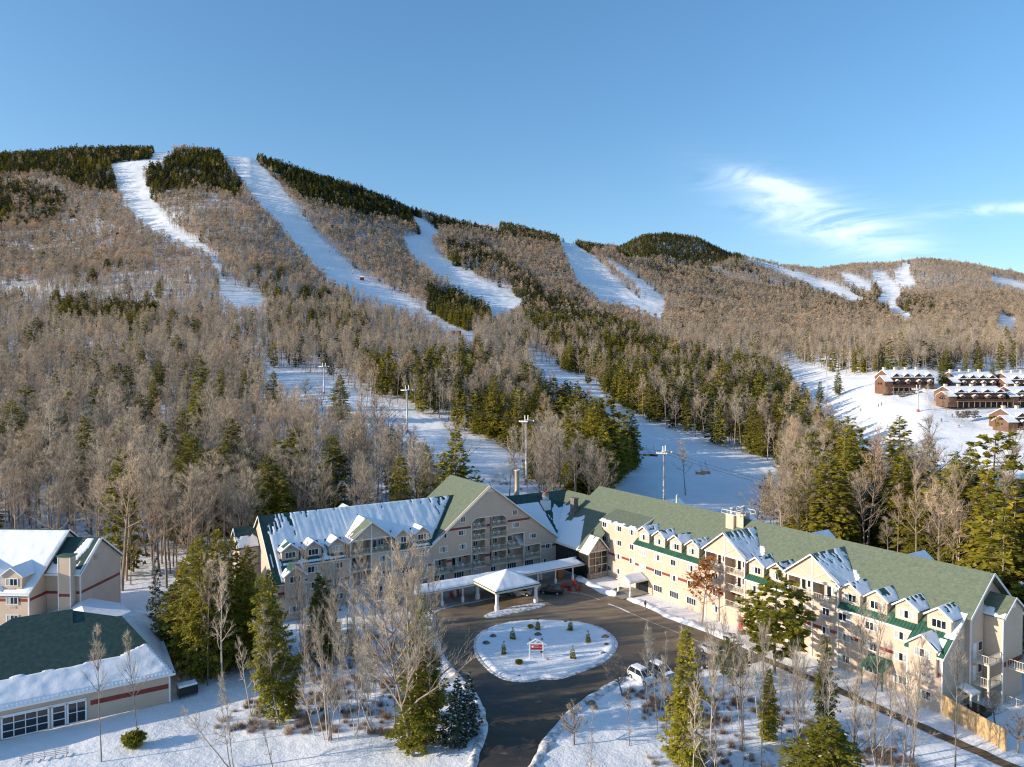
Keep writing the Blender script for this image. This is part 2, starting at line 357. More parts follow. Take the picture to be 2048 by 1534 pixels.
# ================================================================== THE GROUND
# elevation table: for bearings t (picture column) the row at which the ground at distance Y is seen
YS = np.array([170, 210, 270, 350, 450, 620, 800, 1050, 1350, 1700, 1950, 2300, 2700, 3300], float)
TAB = {
 -900: [1102, 1008, 910, 815, 745, 668, 610, 525, 420, 330, 360, 400, 430, 470],
    0: [1102, 1008, 910, 815, 745, 668, 610, 525, 420, 320, 350, 400, 430, 470],
  200: [1102, 1008, 908, 812, 742, 665, 605, 515, 408, 309, 345, 400, 430, 470],
  300: [1102, 1006, 906, 810, 740, 662, 602, 512, 405, 309, 345, 400, 430, 470],
  400: [1102, 1005, 905, 808, 738, 660, 600, 510, 404, 311, 345, 400, 430, 470],
  500: [1102, 1004, 903, 806, 738, 662, 604, 516, 412, 319, 350, 400, 430, 470],
  600: [1102, 1002, 900, 805, 740, 668, 614, 535, 437, 348, 375, 410, 440, 470],
  700: [1102, 1000, 898, 805, 742, 676, 626, 556, 465, 380, 400, 425, 450, 480],
  800: [1102, 998, 900, 812, 750, 688, 642, 578, 495, 419, 430, 440, 460, 485],
  900: [1102, 998, 905, 820, 758, 698, 654, 596, 520, 452, 448, 446, 465, 490],
 1000: [1102, 1000, 915, 832, 768, 708, 664, 610, 540, 478, 462, 455, 475, 495],
 1120: [1102, 1006, 930, 845, 780, 718, 672, 620, 556, 492, 485, 482, 490, 505],
 1240: [1102, 1010, 936, 852, 790, 728, 682, 634, 578, 518, 520, 515, 502, 520],
 1285: [1102, 1012, 939, 855, 793, 730, 685, 639, 586, 533, 524, 500, 480, 520],
 1330: [1102, 1014, 942, 858, 796, 732, 688, 644, 594, 545, 540, 508, 473, 520],
 1390: [1102, 1017, 946, 861, 798, 735, 690, 650, 603, 558, 552, 520, 479, 525],
 1450: [1102, 1020, 950, 864, 800, 738, 692, 655, 612, 572, 560, 525, 508, 530],
 1560: [1102, 1022, 950, 866, 798, 734, 694, 662, 625, 592, 578, 552, 536, 550],
 1640: [1102, 1022, 945, 850, 778, 724, 692, 664, 632, 604, 588, 562, 545, 556],
 1700: [1102, 1020, 935, 830, 762, 716, 690, 664, 636, 608, 590, 558, 536, 552],
 1780: [1100, 1015, 918, 800, 745, 708, 686, 664, 636, 608, 588, 556, 534, 550],
 1850: [1098, 1008, 900, 788, 742, 704, 684, 662, 634, 604, 582, 548, 526, 545],
 1950: [1094, 995, 890, 795, 742, 702, 682, 660, 632, 604, 584, 556, 538, 552],
 2048: [1090, 985, 870, 800, 740, 702, 682, 660, 634, 608, 590, 568, 558, 565],
 2400: [1090, 985, 870, 795, 740, 702, 682, 660, 634, 608, 590, 568, 558, 565]}
TK = np.array(sorted(TAB)); TV = np.array([TAB[k] for k in TK], float)
LY = np.log(YS)
def _smooth_interp(t, ly):
    ti = np.clip(np.searchsorted(TK, t) - 1, 0, len(TK) - 2); ft = np.clip((t - TK[ti]) / (TK[ti + 1] - TK[ti]), 0, 1)
    yi = np.clip(np.searchsorted(LY, ly) - 1, 0, len(LY) - 2)
    def row(k):
        i0 = np.clip(yi - 1, 0, len(LY) - 1); i3 = np.clip(yi + 2, 0, len(LY) - 1)
        p0, p1, p2, p3 = TV[k, i0], TV[k, yi], TV[k, yi + 1], TV[k, i3]
        x0, x1, x2, x3 = LY[i0], LY[yi], LY[yi + 1], LY[i3]
        f = np.clip((ly - x1) / (x2 - x1), 0, 1); h = x2 - x1
        m1 = (p2 - p0) / np.maximum(x2 - x0, 1e-6); m2 = (p3 - p1) / np.maximum(x3 - x1, 1e-6)
        return (2 * f**3 - 3 * f**2 + 1) * p1 + (f**3 - 2 * f**2 + f) * h * m1 + (-2 * f**3 + 3 * f**2) * p2 + (f**3 - f**2) * h * m2
    return row(ti) * (1 - ft) + row(ti + 1) * ft
# paved court and drive, as outlines in the picture brought down to the ground plane
def c7(x, y): return 860 + x / 3.4133, 1140 + y / 3.4133
ROADPX = [(940, 1560), (949, 1534), (971, 1462), (970, 1433), (957, 1395), (936, 1370), (914, 1350), (893, 1325), (880, 1300), (872, 1275), (870, 1250), (866, 1228),
          (884, 1217), (990, 1197), (1040, 1184), (1120, 1160), (1152, 1158), (1172, 1168), (1195, 1182), (1216, 1190), (1233, 1192), (1254, 1199), (1300, 1217),
          (1342, 1239), (1400, 1258), (1443, 1275), (1500, 1300), (1530, 1318), (1500, 1330), (1440, 1330), (1400, 1338), (1335, 1352), (1300, 1366), (1262, 1352), (1238, 1357),
          (1197, 1383), (1147, 1415), (1115, 1450), (1094, 1477), (1059, 1534), (1050, 1560)]
ROAD = [gp(*p) for p in ROADPX]
ISLPX = [(950, 1293), (953, 1275), (972, 1259), (1010, 1247), (1050, 1242), (1105, 1241), (1160, 1245), (1200, 1255), (1225, 1272), (1233, 1290), (1226, 1308), (1205, 1325),
         (1170, 1340), (1135, 1352), (1110, 1359), (1085, 1356), (1068, 1361), (1040, 1363), (1005, 1358), (985, 1344), (965, 1325), (954, 1308)]
ISL = [gp(*p) for p in ISLPX]
PATHPX = [(1500, 1312), (1530, 1318), (1572, 1336), (1650, 1368), (1720, 1400), (1800, 1436), (1880, 1470), (1960, 1505), (2060, 1550)]
def smooth_loop(P, n=3):
    P = [tuple(p) for p in P]
    for _ in range(n):
        Q = []
        for i in range(len(P)):
            a, b = P[i], P[(i + 1) % len(P)]
            Q += [(a[0] * .75 + b[0] * .25, a[1] * .75 + b[1] * .25), (a[0] * .25 + b[0] * .75, a[1] * .25 + b[1] * .75)]
        P = Q
    return P
def smooth_line(P, n=3):
    P = [tuple(p) for p in P]
    for _ in range(n):
        Q = [P[0]]
        for i in range(len(P) - 1):
            a, b = P[i], P[i + 1]
            Q += [(a[0] * .75 + b[0] * .25, a[1] * .75 + b[1] * .25), (a[0] * .25 + b[0] * .75, a[1] * .25 + b[1] * .75)]
        P = Q + [P[-1]]
    return P
ROADS = smooth_loop(ROAD, 2); ISLS = smooth_loop(ISL, 2)
PATHL = smooth_line([gp(*p) for p in PATHPX], 2)
# lodge frame: x along the long left wing, y towards its back
LO = (-30.45, 130.75); LA = radians(32.2)
def lw(x, y): return (LO[0] + x * cos(LA) - y * sin(LA), LO[1] + x * sin(LA) + y * cos(LA))
WALKL = [lw(*p) for p in [(8, -10.9), (46.5, -10.9), (47.2, -2), (8, -2)]]
def segdist(px, py, poly, closed=True):
    d = np.full(np.shape(px), 1e9); n = len(poly)
    for i in range(n if closed else n - 1):
        x0, y0 = poly[i]; x1, y1 = poly[(i + 1) % n]; dx, dy = x1 - x0, y1 - y0
        t = np.clip(((px - x0) * dx + (py - y0) * dy) / (dx * dx + dy * dy + 1e-9), 0, 1)
        d = np.minimum(d, np.hypot(px - x0 - t * dx, py - y0 - t * dy))
    return d
FLATS = []          # footprints to keep level: (polygon, margin)
def ground_z(x, y):
    x = np.asarray(x, float); y = np.asarray(y, float)
    ys = np.maximum(y, 20.0); t = np.clip(x / ys * FOC + CX, TK[0], TK[-1])
    v = _smooth_interp(t, np.log(np.clip(ys, 170, 3300)))
    z = CAMH + (735 - v) * ys / FOC
    zf = CAMH + (735 - v) * 170 / FOC
    k = np.clip((ys - 150) / 25, 0, 1); k = k * k * (3 - 2 * k)
    near = ys < 175
    base170 = CAMH + (735 - _smooth_interp(t, np.full_like(ys, np.log(170.)))) * 170 / FOC
    z = np.where(near, base170 * k, z)
    amp = np.clip((ys - 330) / 500, 0, 1)
    z = z + fbm(x / 230, y / 230, 4, 3) * 9 * amp + fbm(x / 60, y / 60, 3, 9) * 2.2 * amp
    # gentle mounds by the hotel, none on the court
    m = np.clip((np.hypot(x - 8, y - 112) - 46) / 20, 0, 1) * np.clip((100 - np.abs(y - 90)) / 30, 0, 1)
    z = z + (fbm(x / 14, y / 14, 3, 5) * .55) * m * np.where(ys < 175, 1, 0)
    z = z + fbm(x / 22, y / 22, 3, 21) * .8 * np.clip((ys - 180) / 60, 0, 1) * (1 - amp)
    return z
def ray_ground(u, v, y0=30, y1=3300):
    r = ray(u, v); Y = np.geomspace(y0, y1, 1500); t = Y / r[1]
    x = r[0] * t; zr = CAMH + r[2] * t; zg = ground_z(x, Y)
    i = np.argmax(zg >= zr)
    if zg[i] < zr[i]: return None
    return (float(x[i]), float(Y[i]), float(zg[i]))
def road_mask(px, py, grow=0):
    px = np.asarray(px, float); py = np.asarray(py, float)
    r = inpoly(px, py, ROADS) & ~inpoly(px, py, ISLS)
    return r

# sheet of ground in rows of rising distance, wide enough to reach the skyline on both sides
def build_ground():
    ts = np.concatenate([np.linspace(-5200, -500, 60), np.linspace(-490, 2540, 460), np.linspace(2560, 7200, 60)])
    ys = np.concatenate([np.linspace(-60, 44, 14), np.linspace(46, 175, 200), np.geomspace(176.5, 3300, 330), [3600, 4300]])
    T, Y = np.meshgrid(ts, ys)
    X = (T - CX) / FOC * np.maximum(Y, 44)
    Z = ground_z(X, np.clip(Y, 0, 3300))
    Z = np.where(Y > 3310, Z - (Y - 3300) * .25, Z)
    # snow lumps near; pressed down a little under the pavement
    flat = Y < 175
    Zs = fbm(X / 2.6, Y / 2.6, 3, 41) * .10 + fbm(X / 7, Y / 7, 2, 42) * .12
    court = np.hypot(X - 6, Y - 112) < 62
    rm = np.zeros(X.shape, bool); rd = np.full(X.shape, 9.0)
    idx = np.where(court & flat)
    rm[idx] = inpoly(X[idx], Y[idx], ROADS); rd[idx] = segdist(X[idx], Y[idx], ROADS)
    pd = np.full(X.shape, 9.0); i2 = np.where((Y > 60) & (Y < 120) & (X > 20) & (X < 90)); pd[i2] = segdist(X[i2], Y[i2], PATHL, False)
    w = np.where(rm, 0, np.clip(rd / 2.5, 0, 1)) * np.clip((pd - 1.0) / 1.5, 0, 1)
    lwx = (X - LO[0]) * cos(LA) + (Y - LO[1]) * sin(LA); lwy = -(X - LO[0]) * sin(LA) + (Y - LO[1]) * cos(LA)
    walk = (lwx > 6) & (lwx < 50) & (lwy > -12.5) & (lwy < 0)
    w = np.where(walk, 0, w)
    ent = np.hypot(X - 24, Y - 137) < 7.5; w = np.where(ent, w * .25, w)
    Z = Z + np.where(flat, Zs * w, 0) + np.where(rm | walk, -.03, 0)
    Z = np.where(flat & (pd < 1.6), np.minimum(Z, -.02), Z)
    ny, nt = X.shape; v = np.stack([X, Y, Z], -1).reshape(-1, 3)
    i = np.arange(ny - 1)[:, None] * nt + np.arange(nt - 1)[None]
    f = np.stack([i, i + 1, i + nt + 1, i + nt], -1).reshape(-1, 4)
    # material: open snow, or forest floor where trees stand (nearer than 700 m)
    cx = v[f].mean(1); mi = forest_here(cx[:, 0], cx[:, 1]).astype(int)
    me = np_mesh('snowy_ground', v, f, [M['snow'], M['forest_floor']], mi, True)
    return inst('snowy_ground', me, kind='structure')

# ------------------------------------------------------------------ where the woods are (rows and columns of the photograph, read on the hillside)
PISTE = [
 [(220, 328), (300, 318), (310, 300), (352, 302), (325, 318), (288, 332), (285, 355), (300, 395), (315, 415), (345, 455), (405, 492), (400, 500), (360, 488), (300, 455), (265, 425), (245, 395), (232, 360)],
 [(440, 556), (475, 576), (534, 600), (530, 617), (455, 618), (438, 590)],
 [(440, 300), (505, 300), (520, 330), (560, 375), (600, 425), (640, 475), (700, 530), (740, 560), (800, 590), (860, 625), (900, 650), (950, 670), (945, 690), (880, 655), (800, 620), (740, 600), (680, 575), (640, 545), (600, 500), (560, 450), (520, 410), (480, 355), (455, 325)],
 [(822, 430), (850, 440), (880, 465), (862, 475), (870, 500), (900, 530), (960, 560), (1010, 580), (1052, 605), (1010, 628), (980, 642), (985, 612), (930, 585), (870, 550), (820, 505), (805, 475), (845, 470), (835, 450)],
 [(1118, 482), (1150, 488), (1190, 515), (1230, 560), (1290, 605), (1325, 640), (1270, 622), (1200, 600), (1160, 570), (1140, 530)],
 [(1203, 511), (1250, 538), (1300, 573), (1332, 605), (1322, 640), (1290, 612), (1290, 590), (1240, 545)],
 [(540, 736), (640, 752), (720, 788), (800, 812), (900, 852), (990, 888), (1060, 915), (1060, 940), (1000, 938), (900, 918), (845, 884), (800, 854), (740, 816), (640, 790), (520, 766)],
 [(398, 488), (408, 492), (436, 528), (446, 550), (441, 550), (424, 524)],
 [(1055, 716), (1100, 732), (1150, 750), (1230, 806), (1300, 846), (1400, 880), (1565, 933), (1575, 965), (1480, 1000), (1440, 1060), (1300, 1120), (1230, 1040), (1215, 975), (1275, 935), (1285, 885), (1200, 825), (1130, 775), (1065, 742)],
 [(1550, 720), (1620, 732), (1690, 752), (1740, 750), (1800, 745), (2300, 745), (2300, 1060), (2048, 1000), (1940, 965), (1850, 935), (1760, 915), (1700, 885), (1650, 820), (1590, 765)],
 [(1480, 514), (1530, 529), (1600, 547), (1680, 574), (1735, 602), (1700, 602), (1640, 577), (1580, 552)],
 [(1680, 548), (1710, 552), (1745, 575), (1740, 582), (1700, 568)], [(1745, 543), (1765, 546), (1792, 570), (1802, 590), (1782, 612), (1750, 606), (1770, 580), (1745, 560)],
 [(1788, 548), (1806, 530), (1822, 528), (1818, 550), (1832, 572), (1800, 577)], [(1776, 606), (1830, 634), (1812, 647), (1778, 622)],
 [(1980, 552), (2060, 572), (2060, 582), (1982, 562)], [(2000, 628), (2032, 638), (2034, 668), (1990, 672)]]
SPRUCE = [  # (polygon, share of evergreens)
 ([(-700, 290), (310, 280), (305, 318), (222, 332), (238, 385), (150, 372), (100, 350), (-700, 350)], .95),
 ([(-700, 365), (40, 360), (125, 378), (135, 400), (100, 450), (-700, 480)], .75),
 ([(288, 335), (340, 300), (445, 300), (488, 372), (480, 392), (400, 374), (350, 384), (300, 402)], .96),
 ([(508, 310), (840, 415), (852, 470), (800, 442), (720, 430), (600, 395), (560, 362)], .95),
 ([(840, 415), (950, 415), (1130, 460), (1245, 485), (1200, 505), (1050, 482), (950, 462), (870, 452)], .85),
 ([(1225, 500), (1290, 450), (1340, 450), (1450, 488), (1490, 522), (1430, 528), (1305, 522), (1245, 520)], .96), ([(1300, 512), (1420, 530), (1460, 560), (1380, 560), (1300, 545)], .5), ([(1500, 545), (1640, 590), (1760, 640), (1700, 640), (1560, 590)], .35), ([(1690, 560), (1760, 585), (1790, 640), (1730, 630)], .35),
 ([(855, 572), (1005, 588), (1005, 640), (930, 652), (855, 620)], .95), ([(880, 480), (960, 485), (1055, 540), (1100, 600), (1000, 560), (900, 520)], .5),
 ([(1020, 572), (1150, 600), (1350, 700), (1450, 720), (1560, 740), (1640, 830), (1700, 890), (1640, 935), (1540, 935), (1300, 845), (1230, 800), (1150, 745), (1050, 645)], .66),
 ([(690, 700), (800, 725), (960, 700), (1050, 765), (1150, 805), (1275, 875), (1275, 950), (1170, 960), (1000, 885), (880, 815), (760, 775)], .58),
 ([(1590, 880), (2500, 900), (2500, 1300), (2048, 1250), (1640, 1120)], .62), ([(95, 590), (320, 600), (320, 655), (95, 645)], .38),
 ([(1460, 515), (1560, 535), (1500, 550), (1440, 540)], .4), ([(1560, 560), (1750, 600), (1740, 625), (1600, 590)], .5), ([(1730, 560), (1790, 575), (1760, 600)], .7),
 ([(1790, 590), (1870, 600), (1870, 640), (1800, 630)], .6), ([(1880, 525), (1830, 515), (1900, 515)], .8), ([(1760, 715), (2300, 725), (2300, 745), (1760, 745)], .5),
 ([(520, 560), (700, 600), (760, 680), (640, 700), (540, 640)], .22)]
def pix_of(x, y, z):
    c, s = cos(PITCH), sin(PITCH); dz = z - CAMH; yy = y * c - dz * s; zz = y * s + dz * c
    yy = np.maximum(yy, 1); return CX + FOC * x / yy, CY - FOC * zz / yy
BLD = []   # footprints of buildings, filled below before trees are sown
def open_here(x, y, h=15.0, z=None):
    z = ground_z(x, y) if z is None else z
    u, v = pix_of(x, y, z); hp = h * FOC / np.maximum(y, 30)
    r = np.zeros(np.shape(x), bool)
    far = y > 158
    for ip, P in enumerate(PISTE):
        for k in ((0.0, .4, .75, 1.1) if ip == 6 else (0.0, .4, .75)):
            r |= inpoly(u, v - hp * k, P)
    return r & far
def forest_here(x, y):
    z = ground_z(x, y)
    r = (~open_here(x, y, 15, z)) & ((y > 168) | ((y > 140) & (x < -50) & (x > -90)))
    w = (x > -34) & (x < -12) & (y > 84) & (y < 118)
    w2 = (x > 17) & (x < 47) & (y > 66) & (y < 92) & (x + y * .9 < 125)
    r = r | ((x > 78) & (y > 92) & (y < 170))
    return r | ((w | w2) & (fbm(x / 5, y / 5, 2, 77) > -.15))

ground = build_ground()

def fan(poly, z): return [(p[0], p[1], z) for p in poly]
import bmesh
def flat_sheet(name, outer, z, mat, hole=None, **k):
    bm = bmesh.new()
    def loop(P):
        vs = [bm.verts.new((p[0], p[1], z)) for p in P]
        return [bm.edges.new((vs[i], vs[(i + 1) % len(vs)])) for i in range(len(vs))]
    e = loop(outer)
    if hole: e += loop(hole)
    bmesh.ops.triangle_fill(bm, edges=e, use_beauty=True)
    for f in bm.faces:
        if f.normal.z < 0: f.normal_flip()
    me = bpy.data.meshes.new(name); bm.to_mesh(me); bm.free(); me.materials.append(mat)
    return inst(name, me, **k)
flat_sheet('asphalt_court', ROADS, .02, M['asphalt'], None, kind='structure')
# footpath
def strip(P, w, z, jitter=0, seed=1):
    v = []; f = []
    for i, p in enumerate(P):
        a = P[max(0, i - 1)]; b = P[min(len(P) - 1, i + 1)]; dx, dy = b[0] - a[0], b[1] - a[1]; L = math.hypot(dx, dy); nx, ny = -dy / L, dx / L
        j = (float(vnoise(np.array([p[0] * .7]), np.array([p[1] * .7]), seed)[0]) - .5) * jitter
        zz = z(p[0], p[1]) if callable(z) else z
        v += [(p[0] + nx * (w / 2 + j), p[1] + ny * (w / 2 + j), zz), (p[0] - nx * (w / 2 - j), p[1] - ny * (w / 2 - j), zz)]
    for i in range(len(P) - 1): f.append((2 * i, 2 * i + 1, 2 * i + 3, 2 * i + 2))
    return v, f
def resample(P, d, closed=False):
    Q = []; P = list(P) + ([P[0]] if closed else [])
    for i in range(len(P) - 1):
        a, b = P[i], P[i + 1]; L = math.hypot(b[0] - a[0], b[1] - a[1]); n = max(1, int(L / d))
        for k in range(n): Q.append((a[0] + (b[0] - a[0]) * k / n, a[1] + (b[1] - a[1]) * k / n))
    if not closed: Q.append(P[-1])
    return Q
v, f = strip(resample(PATHL, .5), 1.75, .012, .35)
inst('footpath', np_mesh('footpath', v, f, M['path']), kind='structure')
# snow banks ploughed up along the pavement edges
def bank(name, P, w, h, closed=False, seed=3, mat='snow', side=0.0):
    P = resample(P, .35, closed); n = len(P); V = []; F = []; prof = [(-.5, 0), (-.36, .45), (-.15, .95), (.08, 1.0), (.3, .5), (.5, 0)]
    for i, p in enumerate(P):
        a = P[(i - 1) % n] if closed else P[max(0, i - 1)]; b = P[(i + 1) % n] if closed else P[min(n - 1, i + 1)]
        dx, dy = b[0] - a[0], b[1] - a[1]; L = math.hypot(dx, dy) or 1; nx, ny = -dy / L, dx / L
        q = np.array([p]); hh = h * (0.35 + 1.3 * float(vnoise(q[:, 0] * .8, q[:, 1] * .8, seed)[0])); ww = w * (.7 + .6 * float(vnoise(q[:, 0] * .5, q[:, 1] * .5, seed + 5)[0]))
        for j, (o, k) in enumerate(prof):
            oo = (o * ww + side); jz = hh * k * (.75 + .5 * float(_hash(np.array([i]), np.array([j]), seed)[0]))
            V.append((p[0] + nx * oo, p[1] + ny * oo, jz - .04 if k == 0 else jz))
    m_ = len(prof)
    for i in range(n if closed else n - 1):
        a = i * m_; b = ((i + 1) % n) * m_
        for j in range(m_ - 1): F.append((a + j, a + j + 1, b + j + 1, b + j))
    return inst(name, np_mesh(name, V, F, M[mat], None, True), kind='structure')
i0 = 0
R_ = ROAD
bank('snow_bank', smooth_line(ROAD[0:12], 2), 1.5, .28, seed=3, mat='dirty_snow', side=.35)
bank('snow_bank', smooth_line(ROAD[16:21], 2), 2.6, .5, seed=8, mat='snow', side=.8)
bank('snow_bank', smooth_line(ROAD[21:27], 2), 2.0, .45, seed=12, mat='snow', side=.6)
bank('snow_bank', smooth_line(ROAD[29:41], 2), 1.6, .32, seed=15, mat='dirty_snow', side=.4)
# the round island: a low crowned snow field with a rough rim
def island():
    C = (sum(p[0] for p in ISLS) / len(ISLS), sum(p[1] for p in ISLS) / len(ISLS)); P = resample(ISLS, .35, True); n = len(P); V = []; K = 26
    for r in range(K + 1):
        k = r / K
        for i, p in enumerate(P):
            x = C[0] + (p[0] - C[0]) * k; y = C[1] + (p[1] - C[1]) * k
            V.append((x, y, 0))
    V = np.array(V); d = segdist(V[:, 0], V[:, 1], ISLS)
    rim = np.exp(-((d - .7) / .5) ** 2) * .14; foot = np.clip(d / .4, 0, 1)
    fr = np.clip((104 - V[:, 1]) / 4, 0, 1)
    V[:, 2] = foot * (.18 + rim + fbm(V[:, 0] / 3.5, V[:, 1] / 3.5, 3, 4) * .06 + fr * (fbm(V[:, 0] / .9, V[:, 1] / .9, 3, 14) * .16 + .12)) + (1 - foot) * .0
    V[:, 2] = np.where(d < .02, .0, V[:, 2])
    F = []
    for r in range(K):
        for i in range(n):
            a = r * n + i; b = r * n + (i + 1) % n; F.append((a, b, b + n, a + n))
    return inst('snow_island', np_mesh('snow_island', V, F, M['snow'], None, True), kind='structure')
island()
bank('snow_bank', ISLS, .8, .13, True, 31, 'dirty_snow', .05)
# pavilion foot island and white line on the court
isl2 = smooth_loop([gp(*c7(*p)) for p in [(350, 320), (380, 300), (440, 280), (560, 250), (700, 225), (790, 222), (800, 240), (740, 262), (620, 290), (480, 318), (400, 334)]], 2)
V = []; F = []
def mound(name, loop, h, mat, seed):
    P = resample(loop, .3, True); C = (sum(p[0] for p in P) / len(P), sum(p[1] for p in P) / len(P)); n = len(P); V = []; K = 6
    for r in range(K + 1):
        k = r / K
        for p in P: V.append((C[0] + (p[0] - C[0]) * k, C[1] + (p[1] - C[1]) * k, 0))
    V = np.array(V); k = np.repeat(np.arange(K + 1) / K, n)
    V[:, 2] = h * (1 - k ** 4) * (.6 + .8 * vnoise(V[:, 0] / .7, V[:, 1] / .7, seed)) - .01 * (k > .99)
    F = [(r * n + i, r * n + (i + 1) % n, (r + 1) * n + (i + 1) % n, (r + 1) * n + i) for r in range(K) for i in range(n)]
    return inst(name, np_mesh(name, V, F, M[mat], None, True), kind='structure')
mound('snow_island', isl2, .25, 'dirty_snow', 5)
v, f = strip(resample([gp(*c7(*p)) for p in [(1215, 231), (1290, 258), (1362, 291)]], .3), .34, .026, .12)
inst('painted_line', np_mesh('painted_line', v, f, M['snow']), kind='structure')
v, f = strip(resample([gp(*c7(*p)) for p in [(1362, 291), (1520, 360), (1700, 432), (1885, 512)]], .3), .16, .026, .05)
inst('painted_line', np_mesh('painted_line', v, f, M['road_paint']), kind='structure')
v, f = strip(resample([gp(*c7(*p)) for p in [(925, 148), (1030, 160), (1100, 180), (1155, 204)]], .3), .2, .026, .15)
inst('painted_line', np_mesh('painted_line', v, f, M['road_paint']), kind='structure')
flat_sheet('walkway', WALKL, .10, M['concrete'], kind='structure')
# ================================================================== THE LODGE
K = .81
lodge = empty('lodge', (LO[0], LO[1], 0), LA, label='long beige ski lodge with green and snowy roofs bent around the paved court', cat='hotel')
LFR = ((0, 0, 0), 0.0); RFR = ((51.7, -37.98, 0), -pi / 2)      # wing frames inside the lodge: x along the wall, y to the back
def toL(fr, p):
    (ox, oy, oz), a = fr; return (ox + p[0] * cos(a) - p[1] * sin(a), oy + p[0] * sin(a) + p[1] * cos(a), oz + p[2])
def addp(mb, name, mats, fr, **k): return mb.build(name, mats, k.pop('parent', lodge), fr[0], fr[1], **k)
def rz_(y, z0=9.25): return z0 + K * y          # roof height over depth y

def window_mesh(w, h, n, seed, name='window', cur=(0, 0, 1)):
    """white frame, panes set back in it; curtained or dark"""
    mb = MB(); f = .11; y0, y1 = -.07, .03
    mb.box(-w / 2, y0, 0, w / 2, y1, f); mb.box(-w / 2, y0, h - f, w / 2, y1, h); mb.box(-w / 2, y0, f, -w / 2 + f, y1, h - f); mb.box(w / 2 - f, y0, f, w / 2, y1, h - f)
    iw = (w - 2 * f) / n
    for i in range(1, n): x = -w / 2 + f + iw * i; mb.box(x - .035, y0 + .005, f, x + .035, y1, h - f)
    pane = MB()
    for i in range(n):
        x = -w / 2 + f + iw * i; pane.box(x + .03, -.03, f, x + iw - .03, .0, h - f, cur[i % len(cur)])
    fm = mb.mesh(name, M['white_paint']); pm = pane.mesh('pane', [M['glass'], M['curtain']])
    both = MB(); both.v = list(mb.v); both.f = list(mb.f); both.m = [0] * len(mb.f); both.sm = [False] * len(mb.f)
    both.add(pane.v, pane.f); both.m[len(mb.f):] = [k + 1 for k in pane.m]
    return fm, pm, both.mesh(name, [M['white_paint'], M['glass'], M['curtain']])
rw = random.Random(4)
W3 = [window_mesh(1.95, 1.22, 3, i, cur=c) for i, c in enumerate([(1, 0, 1), (0, 0, 1), (1, 0, 0), (0, 0, 0), (1, 1, 1), (1, 0, 1)])]
W2 = [window_mesh(1.25, 1.22, 2, i, cur=c) for i, c in enumerate([(1, 0), (0, 0), (0, 1)])]
W4 = [window_mesh(2.35, 1.35, 4, i, cur=(0, 0, 0, 0)) for i in range(1)]
W1 = [window_mesh(.75, 1.3, 1, i, cur=(0,)) for i in range(1)]
W3S = [window_mesh(1.75, 1.15, 3, i, cur=c) for i, c in enumerate([(1, 0, 1), (0, 0, 1), (1, 0, 0)])]
acm = MB(); acm.box(-.55, -.05, 0, .55, .02, .36, 0)
for i in range(4): acm.box(-.48, -.07, .06 + i * .075, .48, -.05, .10 + i * .075, 1)
AC = acm.mesh('air_conditioner', [M['tan_trim'], M['vent']])
def window(fr, s, y, zc, kind=None, ac=True, rng=rw, parent=None, dx=0):
    kind = kind or W3; a = rng.choice(kind); h = 1.22
    p = toL(fr, (s, y, zc - h / 2)); par = parent or lodge
    o = inst('window', a[0], par, p, fr[1]); inst('pane', a[1], o, (0, 0, 0), 0)
    if ac: inst('air_conditioner', AC, par, toL(fr, (s, y, zc - h / 2 - .62)), fr[1])
    return o

def wall(fr, pts, y0, th=.3, mat='siding', name='wall'):
    mb = MB(); mb.prism_xz(pts, y0, y0 + th); return addp(mb, name, M[mat], fr)
def band(fr, x0, x1, y, z=4.72, h=.46):
    mb = MB(); mb.box(x0, y - .025, z, x1, y + .01, z + h); return addp(mb, 'red_band', M['red_band'], fr)
def corner_board(fr, x, y, z0, z1, w=.16):
    mb = MB(); mb.box(x - w / 2, y - .05, z0, x + w / 2, y + .02, z1); return addp(mb, 'corner_board', M['white_paint'], fr)

